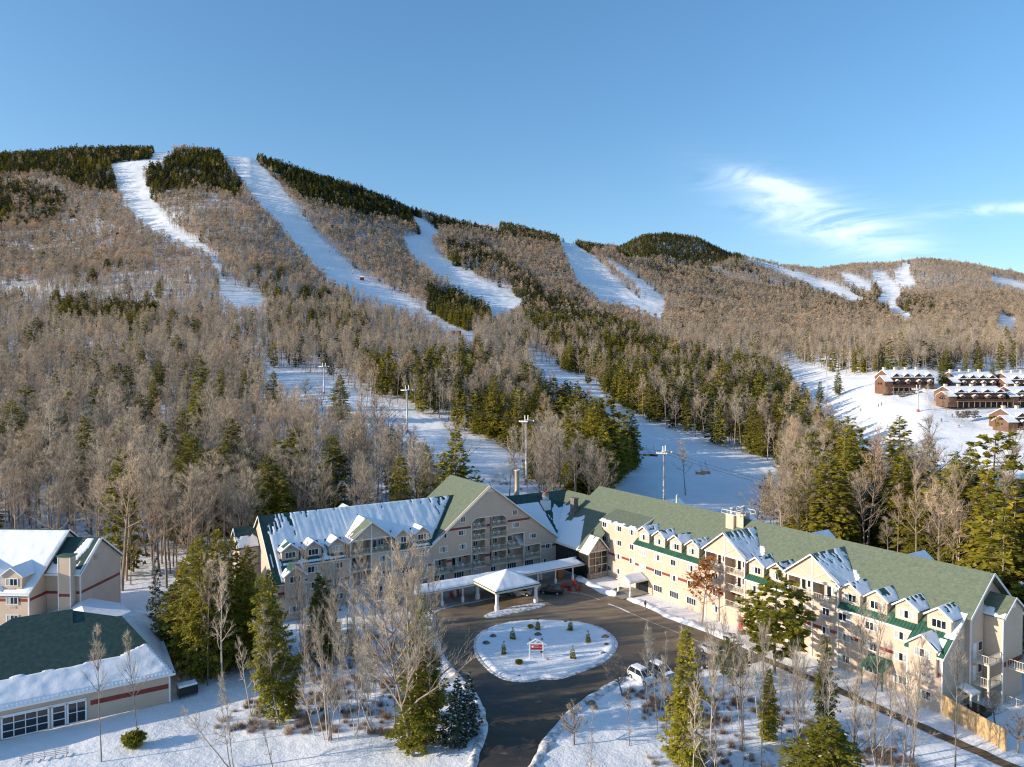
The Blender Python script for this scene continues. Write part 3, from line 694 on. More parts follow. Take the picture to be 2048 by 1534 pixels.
def metal_skirt(fr, x0, x1, y0, y1, z_at):
    """standing seam strip along the eaves"""
    mb = MB(); e = .06
    mb.slab([(x0, y0, z_at(y0) + e), (x1, y0, z_at(y0) + e), (x1, y1, z_at(y1) + e), (x0, y1, z_at(y1) + e)], .05)
    o = addp(mb, 'metal_roof_strip', M['metal_roof'], fr)
    s = MB(); n = int((x1 - x0) / .45)
    for i in range(n + 1):
        x = x0 + (x1 - x0) * i / n; s.bar((x, y0, z_at(y0) + e + .03), (x, y1, z_at(y1) + e + .03), .045, .06)
    s.build('seam', M['metal_roof'], o, kind='stuff')
    return o
def snow_sheet(name, fr, ux, vx, plane, mask, cell=.22, th=.11, parent=None, streak=0.0):
    """snow lying on a roof plane: grid cells where mask(x,y) holds, as one lumpy sheet with real edges"""
    nx = max(2, int((ux[1] - ux[0]) / cell)); ny = max(2, int((vx[1] - vx[0]) / cell))
    xs = np.linspace(ux[0], ux[1], nx + 1); ys = np.linspace(vx[0], vx[1], ny + 1)
    Xc, Yc = np.meshgrid((xs[1:] + xs[:-1]) / 2, (ys[1:] + ys[:-1]) / 2)
    keep = mask(Xc, Yc)
    if not keep.any(): return None
    X, Y = np.meshgrid(xs, ys)
    cnt = np.zeros(X.shape)
    cnt[:-1, :-1] += keep; cnt[1:, :-1] += keep; cnt[:-1, 1:] += keep; cnt[1:, 1:] += keep
    ins = cnt >= 4
    Z = plane(X, Y); T = np.where(ins, th * (.75 + .5 * vnoise(X / 1.1, Y / 1.1, 7)) + streak * (vnoise(X / .42, Y / 5.5, 19) + .5 * (vnoise(X / 1.9, Y * 0, 23) > .8) - .5), .012)
    v = np.stack([X, Y, Z + T], -1).reshape(-1, 3)
    i = (np.arange(ny)[:, None] * (nx + 1) + np.arange(nx)[None]); f = np.stack([i, i + 1, i + nx + 2, i + nx + 1], -1)[keep]
    used, inv = np.unique(f, return_inverse=True); me = np_mesh(name, v[used], inv.reshape(f.shape), M['roof_snow'], None, True)
    return inst(name, me, parent or lodge, fr[0], fr[1])

# gabled roof piece whose ridge runs to the back (over a dormer or a bay), as two thick slopes and white rakes
def cross_roof(fr, xc, hw, zp, slope, y0, yb, oh=.35, mats='metal_roof', name='dormer_roof', parent=None, th=.12, rake=True):
    par = parent or lodge; mb = MB(); ze = zp - slope * (hw + oh)
    for sgn in (-1, 1):
        xe = xc + sgn * (hw + oh)
        yb_e = yb(ze)
        a = [(xc, y0 - oh, zp), (xe, y0 - oh, ze), (xe, yb_e, ze), (xc, yb(zp), zp)]
        if sgn < 0: a = [a[0], a[3], a[2], a[1]]
        mb.slab(a, th)
    o = mb.build(name, M[mats], par, fr[0], fr[1])
    if rake:
        t = MB()
        for sgn in (-1, 1):
            t.bar((xc, y0 - oh - .02, zp - .08), (xc + sgn * (hw + oh), y0 - oh - .02, ze - .08), .05, .2)
        t.build('rake_board', M['white_paint'], o)
    return o, ze
def backy(zz, z0=9.25): return (zz - z0) / K
def dormer(fr, xc, front=.3, zp=12.62, hw=1.5, zb=9.5, rng=rw, snow='both', green=None):
    d = MB(); slope = .72; ze = zp - slope * hw
    d.prism_xz([(xc - hw, zb), (xc + hw, zb), (xc + hw, ze), (xc, zp - .05), (xc - hw, ze)], front, front + .1)
    yb = backy(ze)
    for sgn in (-1, 1):
        x = xc + sgn * hw; d.prism_yz([(front + .1, zb), (yb, ze - .02), (front + .1, ze - .02)], x - (.1 if sgn > 0 else 0), x + (.1 if sgn < 0 else 0))
    o = addp(d, 'dormer', M['siding'], fr)
    cross_roof(fr, xc, hw, zp, slope, front, backy, parent=lodge)
    p = toL(fr, (xc, front, 9.98)); w = rng.choice(W3)
    wo = inst('window', w[2], o); wo.location = (xc, front, 9.98)
    vb = MB(); vb.box(xc - .28, front - .04, 11.72, xc + .28, front + .01, 11.92)
    vb.build('gable_vent', M['vent'], o)
    oh = .35; yr = lambda x: zp - slope * abs(x - xc)
    for sgn in (-1, 1):
        if snow == 'left' and sgn > 0 or snow == 'none': continue
        x0, x1 = (xc - hw - oh, xc) if sgn < 0 else (xc, xc + hw + oh)
        def mask(X, Y, sgn=sgn):
            z = zp - slope * np.abs(X - xc); lim = (z - 9.25) / K
            k = Y < lim - .02
            d_ = np.abs(X - xc)
            n = vnoise(X / .5 + xc, Y / .5, 31) * .7 + vnoise(X / .16, Y / 1.2 + xc, 33) * .3
            if snow == 'streak' : k &= (n + d_ * .30 > .42 + (xc * 7.3 % 1.0) * .14)
            else: k &= (n + d_ * .25 > .22)
            if green is not None and sgn < 0: k &= ~((Y > front + .2) & (Y < front + 1.9) & (d_ < 1.1))
            return k
        snow_sheet('roof_snow', fr, (x0, x1), (front - oh, backy(zp)), lambda X, Y: zp - slope * np.abs(X - xc) + .0, mask, .16, .07)
    return o
def railing(mb, p, q, z, h=1.05, sp=.28):
    p = Vector(p); q = Vector(q); d = q - p; L = d.length; n = max(1, int(L / sp))
    mb.bar((*p, z + h), (*q, z + h), .07, .07); mb.bar((*p, z + .12), (*q, z + .12), .05, .05)
    for i in range(n + 1):
        c = p + d * (i / n); w = .1 if i in (0, n) else .035; mb.bar((c.x, c.y, z + .02), (c.x, c.y, z + h), w, w)
BAL = []
def balcony(fr, x0, x1, yf, yb, z, parent=None, furn=True, ends=True):
    s = MB(); s.box(x0, yf, z - .22, x1, yb, z); o = addp(s, 'balcony', M['tan_trim'], fr)
    r = MB(); railing(r, (x0 + .05, yf + .05), (x1 - .05, yf + .05), z)
    if ends:
        railing(r, (x0 + .05, yf + .05), (x0 + .05, yb - .1), z); railing(r, (x1 - .05, yf + .05), (x1 - .05, yb - .1), z)
    r.build('railing', M['tan_trim'], o)
    if furn: BAL.append((fr, (x0 + x1) / 2, (yf + yb) / 2, z))
    return o
def balcony_back(fr, xc, y, z, flip=False):
    """window and glazed door at the back of a recess"""
    sg = -1 if flip else 1
    window(fr, xc + .35 * sg, y, z + 1.45, W2, ac=False)
    mb = MB(); x = xc - .85 * sg; mb.box(x - .45, y - .05, z, x + .45, y + .02, z + 2.1); mb.box(x - .33, y - .07, z + .2, x + .33, y - .05, z + 1.95, 1)
    addp(mb, 'balcony_door', [M['door_white'], M['glass']], fr)
FZ = [0, 3.15, 6.0, 8.9]     # floor heights

# ---------------- left wing
fr = LFR; X0 = -13.6
wall(fr, [(-8.4, 0), (.45, 0), (.45, 8.95), (-8.4, 8.95)], 0)
wall(fr, [(X0, 0), (-8.4, 0), (-8.4, 6.8), (X0, 6.8)], -2.7)
mb = MB(); mb.prism_yz([(-2.7, 0), (0, 0), (0, 9.05), (-2.7, 6.9)], -8.65, -8.4); addp(mb, 'wall', M['siding'], fr)
mb = MB(); mb.prism_yz([(-2.4, 0), (18, 0), (18, 9.1), (9, 16.3), (-2.4, 6.95)], X0, X0 + .3); addp(mb, 'wall', M['siding'], fr)
wall(fr, [(X0 + .3, 0), (51, 0), (51, 9.0), (X0 + .3, 9.0)], 17.7)
for s, zc in ((-6.5, 7.62), (-1.85, 7.62), (-1.85, 4.75), (-6.5, 4.75), (-1.85, 1.9), (-6.5, 1.9)): window(fr, s, 0, zc)
for zc in (7.68, 4.75, 1.9): window(fr, -10.5, -2.7, zc - (.0 if zc < 7 else .35))
band(fr, -8.4, .45, 0); band(fr, X0, -8.4, -2.7)
for x in (.45,): corner_board(fr, x - .08, 0, 0, 8.9)
corner_board(fr, -8.5, -2.7, 0, 6.8); corner_board(fr, X0 + .1, -2.7, 0, 6.8)
# gabled bay with balconies (x .45 .. 8.75)
def gable_bay(fr, x0, x1, zp, low, post_z0=.2):
    """low: which side ('left','right','none') keeps open balconies on the lower floors"""
    xc = (x0 + x1) / 2; ze = zp - .78 * (xc - x0)
    wall(fr, [(x0 - .1, 11.75), (x1 + .1, 11.75), (x1 + .1, ze + .12), (xc, zp - .12), (x0 - .1, ze + .12)], -.12, .25, name='gable')
    t = MB(); t.box(x0 - .1, -.2, 11.62, x1 + .1, -.08, 11.9)
    t.bar((xc, -.17, zp - .3), (xc, -.17, 11.9), .2, .08)
    for sg in (-1, 1): t.bar((xc, -.17, 12.0), (xc + sg * (xc - x0) * .5, -.165, 13.25), .16, .07)
    t.box(xc - .11, -.16, post_z0, xc + .11, .02, 11.62)
    t.box(x0 + .02, -.14, 0, x0 + .2, .04, 11.62); t.box(x1 - .2, -.14, 0, x1 - .02, .04, 11.62)
    addp(t, 'gable_trim', M['trim'], fr)
    # recess walls
    r = MB(); D = 1.9
    r.box(x0, D, 0, x1, D + .15, 12); r.box(x0, .02, 8.95, x0 + .12, D, 11.75); r.box(x1 - .12, .02, 8.95, x1, D, 11.75); r.box(xc - .08, .05, 8.95, xc + .08, D, 11.75)
    r.box(x0, 0, 11.7, x1, D, 11.85)
    addp(r, 'recess_wall', M['siding'], fr)
    balcony(fr, x0 + .15, xc - .1, -.05, D, 8.95, ends=False); balcony(fr, xc + .1, x1 - .15, -.05, D, 8.95, ends=False)
    balcony_back(fr, (x0 + xc) / 2 + .2, D, 8.95); balcony_back(fr, (x1 + xc) / 2 + .2, D, 8.95)
    for side, a, b in (('left', x0, xc), ('right', xc, x1)):
        if low == side:
            r = MB(); r.box(a, .02, 0, a + .12, D, 8.9); r.box(b - .12, .02, 0, b, D, 8.9); r.box(a, 0, 0, b, D, 3.0); addp(r, 'recess_wall', M['siding'], fr)
            for z in (3.15, 6.05):
                balcony(fr, a + .12, b - .12, -.05, D, z, ends=False); balcony_back(fr, (a + b) / 2 + .2, D, z)
            mb = MB(); mb.box(a + .1, D - .03, 4.72, b - .1, D, 5.18); addp(mb, 'red_band', M['red_band'], fr)
        else:
            wall(fr, [(a, 0), (b, 0), (b, 8.7), (a, 8.7)], 0)
            for zc in (7.62, 4.75, 1.9): window(fr, (a + b) / 2 + .1, 0, zc, W2)
            band(fr, a + .2, (a + b) / 2 - .6, 0); band(fr, (a + b) / 2 + .8, b - .2, 0)
    o, _ = cross_roof(fr, xc, (x1 - x0) / 2, zp, .78, -.1, backy, oh=.5, mats='shingle', name='gable_roof')
    # side cheeks above the main roof
    for x in (x0, x1 - .1): ch = MB(); ch.prism_yz([(0.05, 9.2), (backy(ze), ze), (.05, ze)], x, x + .1); addp(ch, 'cheek', M['siding'], fr)
    return xc, ze
gable_bay(fr, .45, 8.75, 15.05, 'left')
wall(fr, [(8.75, 0), (17.3, 0), (17.3, 8.95), (8.75, 8.95)], 0)
corner_board(fr, 8.85, 0, 0, 8.9)
for s in (11.25, 15.4):
    for zc in (7.62, 4.75, 1.9): window(fr, s, 0, zc)
band(fr, 8.9, 17.3, 0)

# the great gable: wall pieces around stepped openings
def roofz(x): return min(9.0 + (x - 17.25) * .787, 6.75 + (47.7 - x) * .745)
g = MB(); TH = .35
def col(a, b, z0):
    pk = 30.6; pts = [(a, z0), (b, z0), (b, roofz(b))] + ([(pk, roofz(pk))] if a < pk < b else []) + [(a, roofz(a))]
    g.prism_xz(pts, 0, TH)
col(17.25, 17.7, 0)
col(17.7, 26.2, 5.75); col(34.7, 39.0, 8.65); col(39.0, 43.35, 5.75); col(43.35, 47.7, 0)
# the tall opening has rounded upper corners
pts = [(26.2, 12.0), (26.45, 12.55), (26.9, 12.9), (27.6, 13.05), (33.3, 13.05), (34.0, 12.9), (34.45, 12.55), (34.7, 12.0), (34.7, roofz(34.7)), (30.6, roofz(30.6)), (26.2, roofz(26.2))]
g.prism_xz(pts, 0, TH)
addp(g, 'great_gable', M['siding'], fr)
t = MB()
t.box(17.6, -.06, 5.68, 26.2, .02, 5.86); t.box(34.7, -.06, 8.6, 39.1, .02, 8.78); t.box(39, -.06, 5.68, 43.45, .02, 5.86)
for x, z in ((17.68, 5.7), (26.2, 12.0), (34.7, 12.0), (39.0, 8.6), (43.35, 5.7)): t.box(x - .1, -.06, .1, x + .1, .02, z)
cor = [(26.2, 12.0), (26.45, 12.55), (26.9, 12.9), (27.6, 13.05), (33.3, 13.05), (34.0, 12.9), (34.45, 12.55), (34.7, 12.0)]
for a, b in zip(cor, cor[1:]): t.bar((a[0], -.03, a[1]), (b[0], -.03, b[1]), .08, .17)
addp(t, 'opening_trim', M['trim'], fr)
r = MB(); D = 2.0
for a, b, z in ((17.5, 26.2, 5.9), (26.2, 34.7, 13.2), (34.7, 39.0, 8.8), (39.0, 43.6, 5.9)): r.box(a, D, 0, b, D + .2, z)
for x, z in ((17.7, 5.75), (39.0, 5.75), (43.25, 5.75), (26.1, 13), (34.7, 8.6), (34.6, 13)): r.box(x, .35, 0, x + .12, D, z)
r.box(20.7, .45, 3.0, 21.9, D, 5.75); r.box(29.55, .3, 3.0, 30.75, D, 13.0); r.box(26.2, .35, 13.02, 34.7, D, 13.2); r.box(17.7, .35, 5.76, 26.2, D, 5.9); r.box(34.7, .35, 8.66, 39, D, 8.8); r.box(39, .35, 5.76, 43.35, D, 5.9)
# ground floor front a little forward of the balconies' back wall
r.box(17.8, .5, 0, 43.25, .7, 2.85)
addp(r, 'recess_wall', M['siding'], fr)
for x0, x1, zs in ((17.85, 20.9, (3.0,)), (22.0, 26.05, (3.0,)), (26.35, 29.5, (3.0, 5.85, 8.7, 11.1)), (30.8, 34.5, (3.0, 5.85, 8.7, 11.3)), (34.85, 38.0, (3.0, 5.85)), (39.2, 42.9, (3.0,))):
    for z in zs:
        z = min(z, 10.95) if z > 10 else z
        balcony(fr, x0, x1, -.55, D, z); balcony_back(fr, (x0 + x1) / 2 - .1, D, z)
        if z == 3.0 and x0 < 39:
            mb = MB(); mb.box(x1 - .6, D - .04, 4.72, x1 + .6, D, 5.18); addp(mb, 'red_band', M['red_band'], fr)
mb = MB(); mb.box(29.56, .26, 4.72, 30.74, .3, 5.18); mb.box(29.56, .26, 10.95, 30.74, .3, 11.4); mb.box(20.7, .41, 4.72, 21.9, .45, 5.18); addp(mb, 'red_band', M['red_band'], fr)
for s, kind in ((19.1, W4), (23.5, W4), (27.8, W3), (31.9, W3), (36.2, W4), (40.6, W4)): window(fr, s, .5, 1.72, kind, ac=False)
for s, zc, k in ((24.2, 13.15, W2), (24.0, 10.5, W3S), (24.1, 7.62, W3S), (20.2, 10.4, W1), (19.8, 7.62, W3), (36.7, 13.2, W2), (36.95, 10.55, W3S), (41.3, 7.7, W3S), (45.5, 4.9, W3S), (44.5, 1.6, W1)):
    window(fr, s, 0, zc, k, ac=(zc > 2))
band(fr, 20.9, 26.0, 0, 11.15, .42); band(fr, 34.9, 40.5, 0, 11.3, .42); band(fr, 43.45, 47.6, 0, 4.72)
corner_board(fr, 47.6, 0, 0, 6.6)
# roof of the great gable
G = MB(); zp = 19.45; yb = 18.0
lx, lz = 16.7, 9.0 - .55 * .787; rx, rz2 = 48.25, 6.75 - .55 * .745
G.slab([(30.6, -.5, zp), (30.6, yb, zp), (lx, yb, lz), (lx, -.5, lz)], .22)
G.slab([(30.6, -.5, zp), (rx, -.5, rz2), (rx, yb, rz2), (30.6, yb, zp)], .22)
addp(G, 'great_gable_roof', M['shingle'], fr)
t = MB(); t.bar((30.6, -.53, zp - .1), (lx, -.53, lz - .1), .06, .28); t.bar((30.6, -.53, zp - .1), (rx, -.53, rz2 - .1), .06, .28)
t.prism_xz([(29.4, zp - 1.25), (31.8, zp - 1.25), (30.6, zp - .3)], -.1, -.02); addp(t, 'rake_board', M['trim'], fr)
# main roof of the left wing, front and back slope
def main_roof(fr, pts_front, mat='shingle', name='roof'):
    mb = MB(); mb.slab([(x, y, rz_(y)) for x, y in pts_front], .2); return addp(mb, name, M[mat], fr)
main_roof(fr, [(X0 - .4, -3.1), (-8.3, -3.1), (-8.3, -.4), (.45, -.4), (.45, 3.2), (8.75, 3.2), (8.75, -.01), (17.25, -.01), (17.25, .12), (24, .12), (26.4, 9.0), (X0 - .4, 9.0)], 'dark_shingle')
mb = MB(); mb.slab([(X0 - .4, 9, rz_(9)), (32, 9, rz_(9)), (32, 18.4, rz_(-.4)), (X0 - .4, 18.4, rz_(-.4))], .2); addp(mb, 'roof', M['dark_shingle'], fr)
mb = MB(); mb.slab([(8.8, -.4, rz_(-.4)), (17.2, -.4, rz_(-.4)), (17.2, 0, rz_(0)), (8.8, 0, rz_(0))], .15); addp(mb, 'eave', M['metal_roof'], fr)
t = MB(); t.bar((X0 - .42, -3.1, rz_(-3.1) - .1), (X0 - .42, 9, rz_(9) - .1), .06, .24); t.bar((X0 - .42, 18.4, rz_(-.4) - .1), (X0 - .42, 9, rz_(9) - .1), .06, .24)
t.box(X0 - .4, -3.15, rz_(-3.1) - .3, -8.3, -3.08, rz_(-3.1) - .08); t.box(-8.3, -.46, rz_(-.4) - .3, .3, -.4, rz_(-.4) - .08); t.box(8.8, -.46, rz_(-.4) - .3, 17.2, -.4, rz_(-.4) - .08)
t.bar((-8.27, -3.1, rz_(-3.1) - .1), (-8.27, -.4, rz_(-.4) - .1), .06, .2)
addp(t, 'fascia', M['trim'], fr)
metal_skirt(fr, -8.2, .2, -.42, 1.1, rz_); metal_skirt(fr, 8.85, 17.1, -.42, 1.1, rz_); metal_skirt(fr, X0 - .3, -8.35, -3.1, -1.6, rz_)
DL = [(-10.3, 'both', 1), (-6.2, 'both', None), (-1.8, 'both', None), (11.15, 'both', None), (15.4, 'both', None)]
for x, sn, gr in DL: dormer(fr, x, .6, zp=12.7, zb=9.3, snow=sn, green=gr)
# low dormer of the projecting corner
def corner_gable(fr, xc, y, zp, hw=1.75, snowl=True, z0=None):
    d = MB(); zb = rz_(y) - .4; sl = .8; ze = zp - sl * hw
    d.prism_xz([(xc - hw, zb - 2.6), (xc + hw, zb - 2.6), (xc + hw, ze), (xc, zp - .05), (xc - hw, ze)], y - .5, y + .15)
    for sg in (-1, 1):
        x = xc + sg * (hw - .05); d.prism_yz([(y + .1, zb), (backy(ze) + .1, ze), (y + .1, ze)], x - .05, x + .05)
    o = addp(d, 'dormer', M['siding'], fr); cross_roof(fr, xc, hw, zp, sl, y - .5, backy)
    for sg in (-1, 1):
        x0, x1 = (xc - hw - .35, xc) if sg < 0 else (xc, xc + hw + .35)
        def mask(X, Y, sg=sg):
            z = zp - sl * np.abs(X - xc); k = Y < (z - 9.25) / K; n = vnoise(X / .7 + xc, Y / .7, 51)
            return k & ((n > .35) if sg > 0 else (np.abs(X - xc) > .9) & (n > .3))
        snow_sheet('roof_snow', fr, (x0, x1), (y - .8, backy(zp)), lambda X, Y: zp - sl * np.abs(X - xc), mask, .16, .08)
corner_gable(fr, -10.5, -2.7, 9.55)
window(fr, -10.5, -3.2, 7.25)
# snow on the left wing: nearly all of the slope, melted in streaks near the left end
def maskL(X, Y):
    z = rz_(Y); k = (Y > -.38) | ((X < -8.4) & (Y > -3.0))
    k &= (Y < 8.86) & (X < 16.7 + np.maximum(Y, 0) / 8.9 * 9.2) & ~((X > .2) & (X < 8.9) & (Y < .2))
    for x, _, _ in DL:
        dd = np.abs(X - x); k &= ~((dd < 1.55) & (Y < 3.3) & (Y > .62))
        k &= ~((((X - x) / 1.9) ** 2 + ((Y - .62) / .62) ** 2 < 1) & (Y < 1.0))
        k &= ~((X - x > 1.5) & (X - x < 2.0 + .25 * vnoise(X, Y, 5)) & (Y > .9) & (Y < 2.6))
    k &= ~((X > 4.6 - 4.9) & (X < 4.6 + 4.9) & (Y < (15.05 - .78 * np.abs(X - 4.6) - 9.25) / K - .05))
    k &= ~((np.abs(X + 10.5) < 1.7) & (Y < -.2))
    st = vnoise(X / .33, Y / 6, 61) * .75 + vnoise(X / .12, Y / 1.0, 62) * .25
    left = np.clip((-5.5 - X) / 7, 0, 1); top = np.clip((Y - 4.6) / 3.8, 0, 1)
    thr = .22 + .42 * np.clip(left * 1.2, 0, 1) * (top * .75 + .12) + .30 * np.clip((Y - 7.6) / 1.2, 0, 1) * (vnoise(X / 2.2, X * 0, 8)) + .42 * np.clip((X0 + 1.8 - X) / 1.4, 0, 1)
    k &= (st > thr - .1)
    right = (X > 22.3) & (Y > 7.2) & (vnoise(X / .5, Y / .6, 77) < .5); k &= ~right
    k &= ~((X > 8.9) & (X < 13.2) & (Y < .45) & (Y > -.5 + .0 * X)); k &= ~((X < X0 + .9) & (Y < 5.5) & (vnoise(X / .4, Y / .8, 5) < .75))
    return k
snow_sheet('roof_snow', fr, (X0 - .4, 26.3), (-3.1, 8.9), lambda X, Y: rz_(Y) + .06, maskL, .2, .12, streak=.06)
# lines where snow slid: narrow ridges of snow
# snow at the foot of the great gable's left slope
def maskG(X, Y): 
    return (X < 16.75 + 3.2 * vnoise(Y / .8, X * 0, 3) * np.clip(1.5 - Y / 5.2, 0, 1) + .3) & (Y < 7) & (Y > -.45)
snow_sheet('roof_snow', fr, (16.7, 20.5), (-.5, 7.2), lambda X, Y: 9.0 + (X - 17.25) * .787, maskG, .2, .12)
snow_sheet('roof_snow', fr, (.45 - .5, 4.6), (-.6, 6.8), lambda X, Y: 15.05 - .78 * np.abs(X - 4.6), lambda X, Y: (Y < (15.05 - .78 * np.abs(X - 4.6) - 9.25) / K) & ((Y - .4 > (X + .5) * .40 + 1.6 * vnoise(X / .8, Y / .8, 4)) | (X < .9)), .16, .1)
snow_sheet('roof_snow', fr, (4.6, 9.25), (-.6, 6.9), lambda X, Y: 15.05 - .78 * np.abs(X - 4.6), lambda X, Y: (Y < (15.05 - .78 * np.abs(X - 4.6) - 9.25) / K), .2, .1)
# back-left annex with its own small gable
mb = MB(); mb.box(-17.2, 9.5, 0, X0, 16, 11.2); mb.prism_yz([(9.5, 11.2), (16, 11.2), (12.75, 13.9)], -17.2, X0); addp(mb, 'annex', M['siding'], fr)
mb = MB(); mb.slab([(-17.6, 9.1, 10.9), (X0, 9.1, 10.9), (X0, 12.75, 14.0), (-17.6, 12.75, 14.0)], .15); mb.slab([(-17.6, 12.75, 14.0), (X0, 12.75, 14.0), (X0, 16.4, 10.9), (-17.6, 16.4, 10.9)], .15); addp(mb, 'annex_roof', M['dark_shingle'], fr)
snow_sheet('roof_snow', fr, (-17.5, X0 - .2), (9.1, 11.5), lambda X, Y: 10.9 + (Y - 9.1) * .849 + .01, lambda X, Y: Y < 11.0 + .8 * (vnoise(X / .5, Y / .5, 3) - .5), .2, .1)
t = MB(); t.bar((-17.62, 9.1, 10.8), (-17.62, 12.75, 13.9), .06, .2); t.bar((-17.62, 16.4, 10.8), (-17.62, 12.75, 13.9), .06, .2); addp(t, 'rake_board', M['white_paint'], fr)

# ---------------- connecting block and lobby (corner of the L)
# roof over the corner: front-facing plane from the left wing, and the right wing's plane carried down over the lobby
mb = MB(); q = 6.5
cp = lambda y: 5.88 + K * y
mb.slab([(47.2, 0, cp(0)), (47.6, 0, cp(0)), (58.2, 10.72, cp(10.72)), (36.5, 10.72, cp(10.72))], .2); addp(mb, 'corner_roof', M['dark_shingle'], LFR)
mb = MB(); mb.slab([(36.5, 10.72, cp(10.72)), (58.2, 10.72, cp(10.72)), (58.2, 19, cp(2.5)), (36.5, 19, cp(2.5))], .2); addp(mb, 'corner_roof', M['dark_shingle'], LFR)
FR_ = RFR
mb = MB()   # in right-wing coordinates: x=s, y=-n
mb.slab([(-38, -4.35, rz_(-4.35)), (-26.2, -4.35, rz_(-4.35)), (-26.2, .0, rz_(0)), (-28, .6, rz_(.6)), (-39.3, 9, rz_(9)), (-39.6, q, rz_(q)), (-48.7, q, rz_(q))], .2)
addp(mb, 'corner_roof', M['shingle'], RFR)
# R main roof: from ridge y=9 down to eave
mb = MB()
mb.slab([(-39.3, 9, rz_(9)), (-28, .6, rz_(.6)), (-28, 3.2, rz_(3.2)), (-17.0, 5.1, rz_(5.1)), (-17.0, -.4, rz_(-.4)), (1.4, -.4, rz_(-.4)), (1.4, 3.2, rz_(3.2)), (10.1, 3.2, rz_(3.2)), (10.1, -.4, rz_(-.4)), (18.3, -.4, rz_(-.4)), (18.3, 3.2, rz_(3.2)), (27.0, 3.2, rz_(3.2)), (27.0, -.4, rz_(-.4)), (38, -.4, rz_(-.4)), (38, -2.4, rz_(-2.4)), (42.9, -2.4, rz_(-2.4)), (42.9, 2.9, rz_(2.9)), (43.6, 2.9, rz_(2.9)), (43.6, 9, rz_(9))], .2)
addp(mb, 'roof', M['shingle'], RFR)
mb = MB(); mb.slab([(-39.3, 9, rz_(9)), (43.6, 9, rz_(9)), (43.6, 18.4, rz_(-.4)), (-39.3, 18.4, rz_(-.4))], .2)
mb.slab([(-48.7, q, rz_(q)), (-39.3, q, rz_(q)), (-39.3, 12, rz_(2)), (-48.7, 12, rz_(2))], .2); addp(mb, 'roof', M['shingle'], RFR)
# raised roof over the far section
mb = MB(); za = 11.72; ka = (rz_(5.1) + .05 - za) / (5.1 - .5); mb.slab([(-28.5, .4, za), (-16.85, .4, za), (-16.85, 5.15, rz_(5.15) + .05), (-28.5, 5.15, rz_(5.15) + .05)], .22); addp(mb, 'raised_roof', M['shingle'], RFR)
for x in (-17.1, -28.2): mb = MB(); mb.prism_yz([(.9, 9), (5.0, rz_(5.0)), (.9, 11.6)], x, x + .15); addp(mb, 'cheek', M['siding'], RFR)
t = MB(); t.bar((-16.83, .35, za - .05), (-16.83, 5.15, rz_(5.15)), .06, .3); t.box(-28.5, .34, za - .3, -16.85, .4, za - .05); addp(t, 'rake_board', M['white_paint'], RFR)
for a, b in ((-28.2, -24.9), (-24.2, -20.9), (-19.4, -17.2)):
    snow_sheet('eave_snow', RFR, (a, b), (.36, 1.15), lambda X, Y: za + (Y - .4) * ka, lambda X, Y: Y < .7 + .5 * vnoise(X / .5, X * 0, 9), .14, .16)
fr = RFR
wall(fr, [(-28.2, 0), (-17.0, 0), (-17.0, 11.6), (-28.2, 11.6)], .9)
for s in (-27.2, -23.0, -18.9):
    for zc in (10.7, 7.75, 4.9, 1.8):
        if s < -27 and zc < 7 or (s > -19 and zc < 2): continue
        window(fr, s, .9, zc, W3 if (zc > 9 or s != -18.9) else W2)
window(fr, -25.9, .9, 1.8, W2, ac=False)
band(fr, -26.2, -17.1, .9)
wall(fr, [(-17.1, 0), (1.4, 0), (1.4, 8.95), (-17.1, 8.95)], 0)
mb = MB(); mb.prism_yz([(.3, 0), (.9, 0), (.9, 9.6), (.3, 9.1)], -17.1, -16.9); addp(mb, 'wall', M['siding'], fr)
for s in (-14.8, -10.45, -6.2, -1.9):
    for zc in (7.62, 4.75, 1.6):
        if s < -14 and zc < 2: continue
        window(fr, s, 0, zc, W3 if zc > 2 else W4, ac=zc > 2)
band(fr, -17.0, 1.4, 0); corner_board(fr, -17.0, 0, 0, 8.9)
gable_bay(fr, 1.4, 10.1, 15.75, 'right')
wall(fr, [(10.1, 0), (18.3, 0), (18.3, 8.95), (10.1, 8.95)], 0)
for s in (12.0, 16.2):
    for zc in (7.62, 4.75, 1.6): window(fr, s, 0, zc)
band(fr, 10.2, 18.2, 0)
gable_bay(fr, 18.3, 27.0, 15.85, 'none')
wall(fr, [(27.0, 0), (38.0, 0), (38.0, 8.95), (27.0, 8.95)], 0)
wall(fr, [(38.0, 0), (42.6, 0), (42.6, 7.2), (38.0, 7.2)], -2.0)
mb = MB(); mb.prism_yz([(-1.7, 0), (.0, 0), (.0, 9.0), (-1.7, 7.6)], 38.0, 38.2); addp(mb, 'wall', M['siding'], fr)
for s in (27.9, 32.0, 36.2):
    for zc in (7.62, 4.75, 1.6): window(fr, s, 0, zc)
window(fr, 40.3, -2.5, 7.25, ac=False); window(fr, 40.3, -2.0, 4.6, ac=False); window(fr, 40.3, -2.0, 1.7)
band(fr, 27.1, 38, 0); band(fr, 38.1, 42.5, -2.0)
corner_board(fr, 42.52, -2.0, 0, 7.3); corner_board(fr, 38.1, -2.0, 0, 7.2)
# side doors of the right wing with little green hood
mb = MB(); mb.box(8.9, -.08, 0, 9.9, .02, 2.2); addp(mb, 'red_door', M['red_paint'], fr)
mb = MB(); mb.slab([(31.8, -2.4, 2.6), (35.0, -2.4, 2.6), (35.0, -.05, 3.8), (31.8, -.05, 3.8)], .12); mb.box(31.9, -2.3, 0, 32.05, -2.15, 2.5); mb.box(34.8, -2.3, 0, 34.95, -2.15, 2.5); addp(mb, 'door_hood', M['metal_roof'], fr)
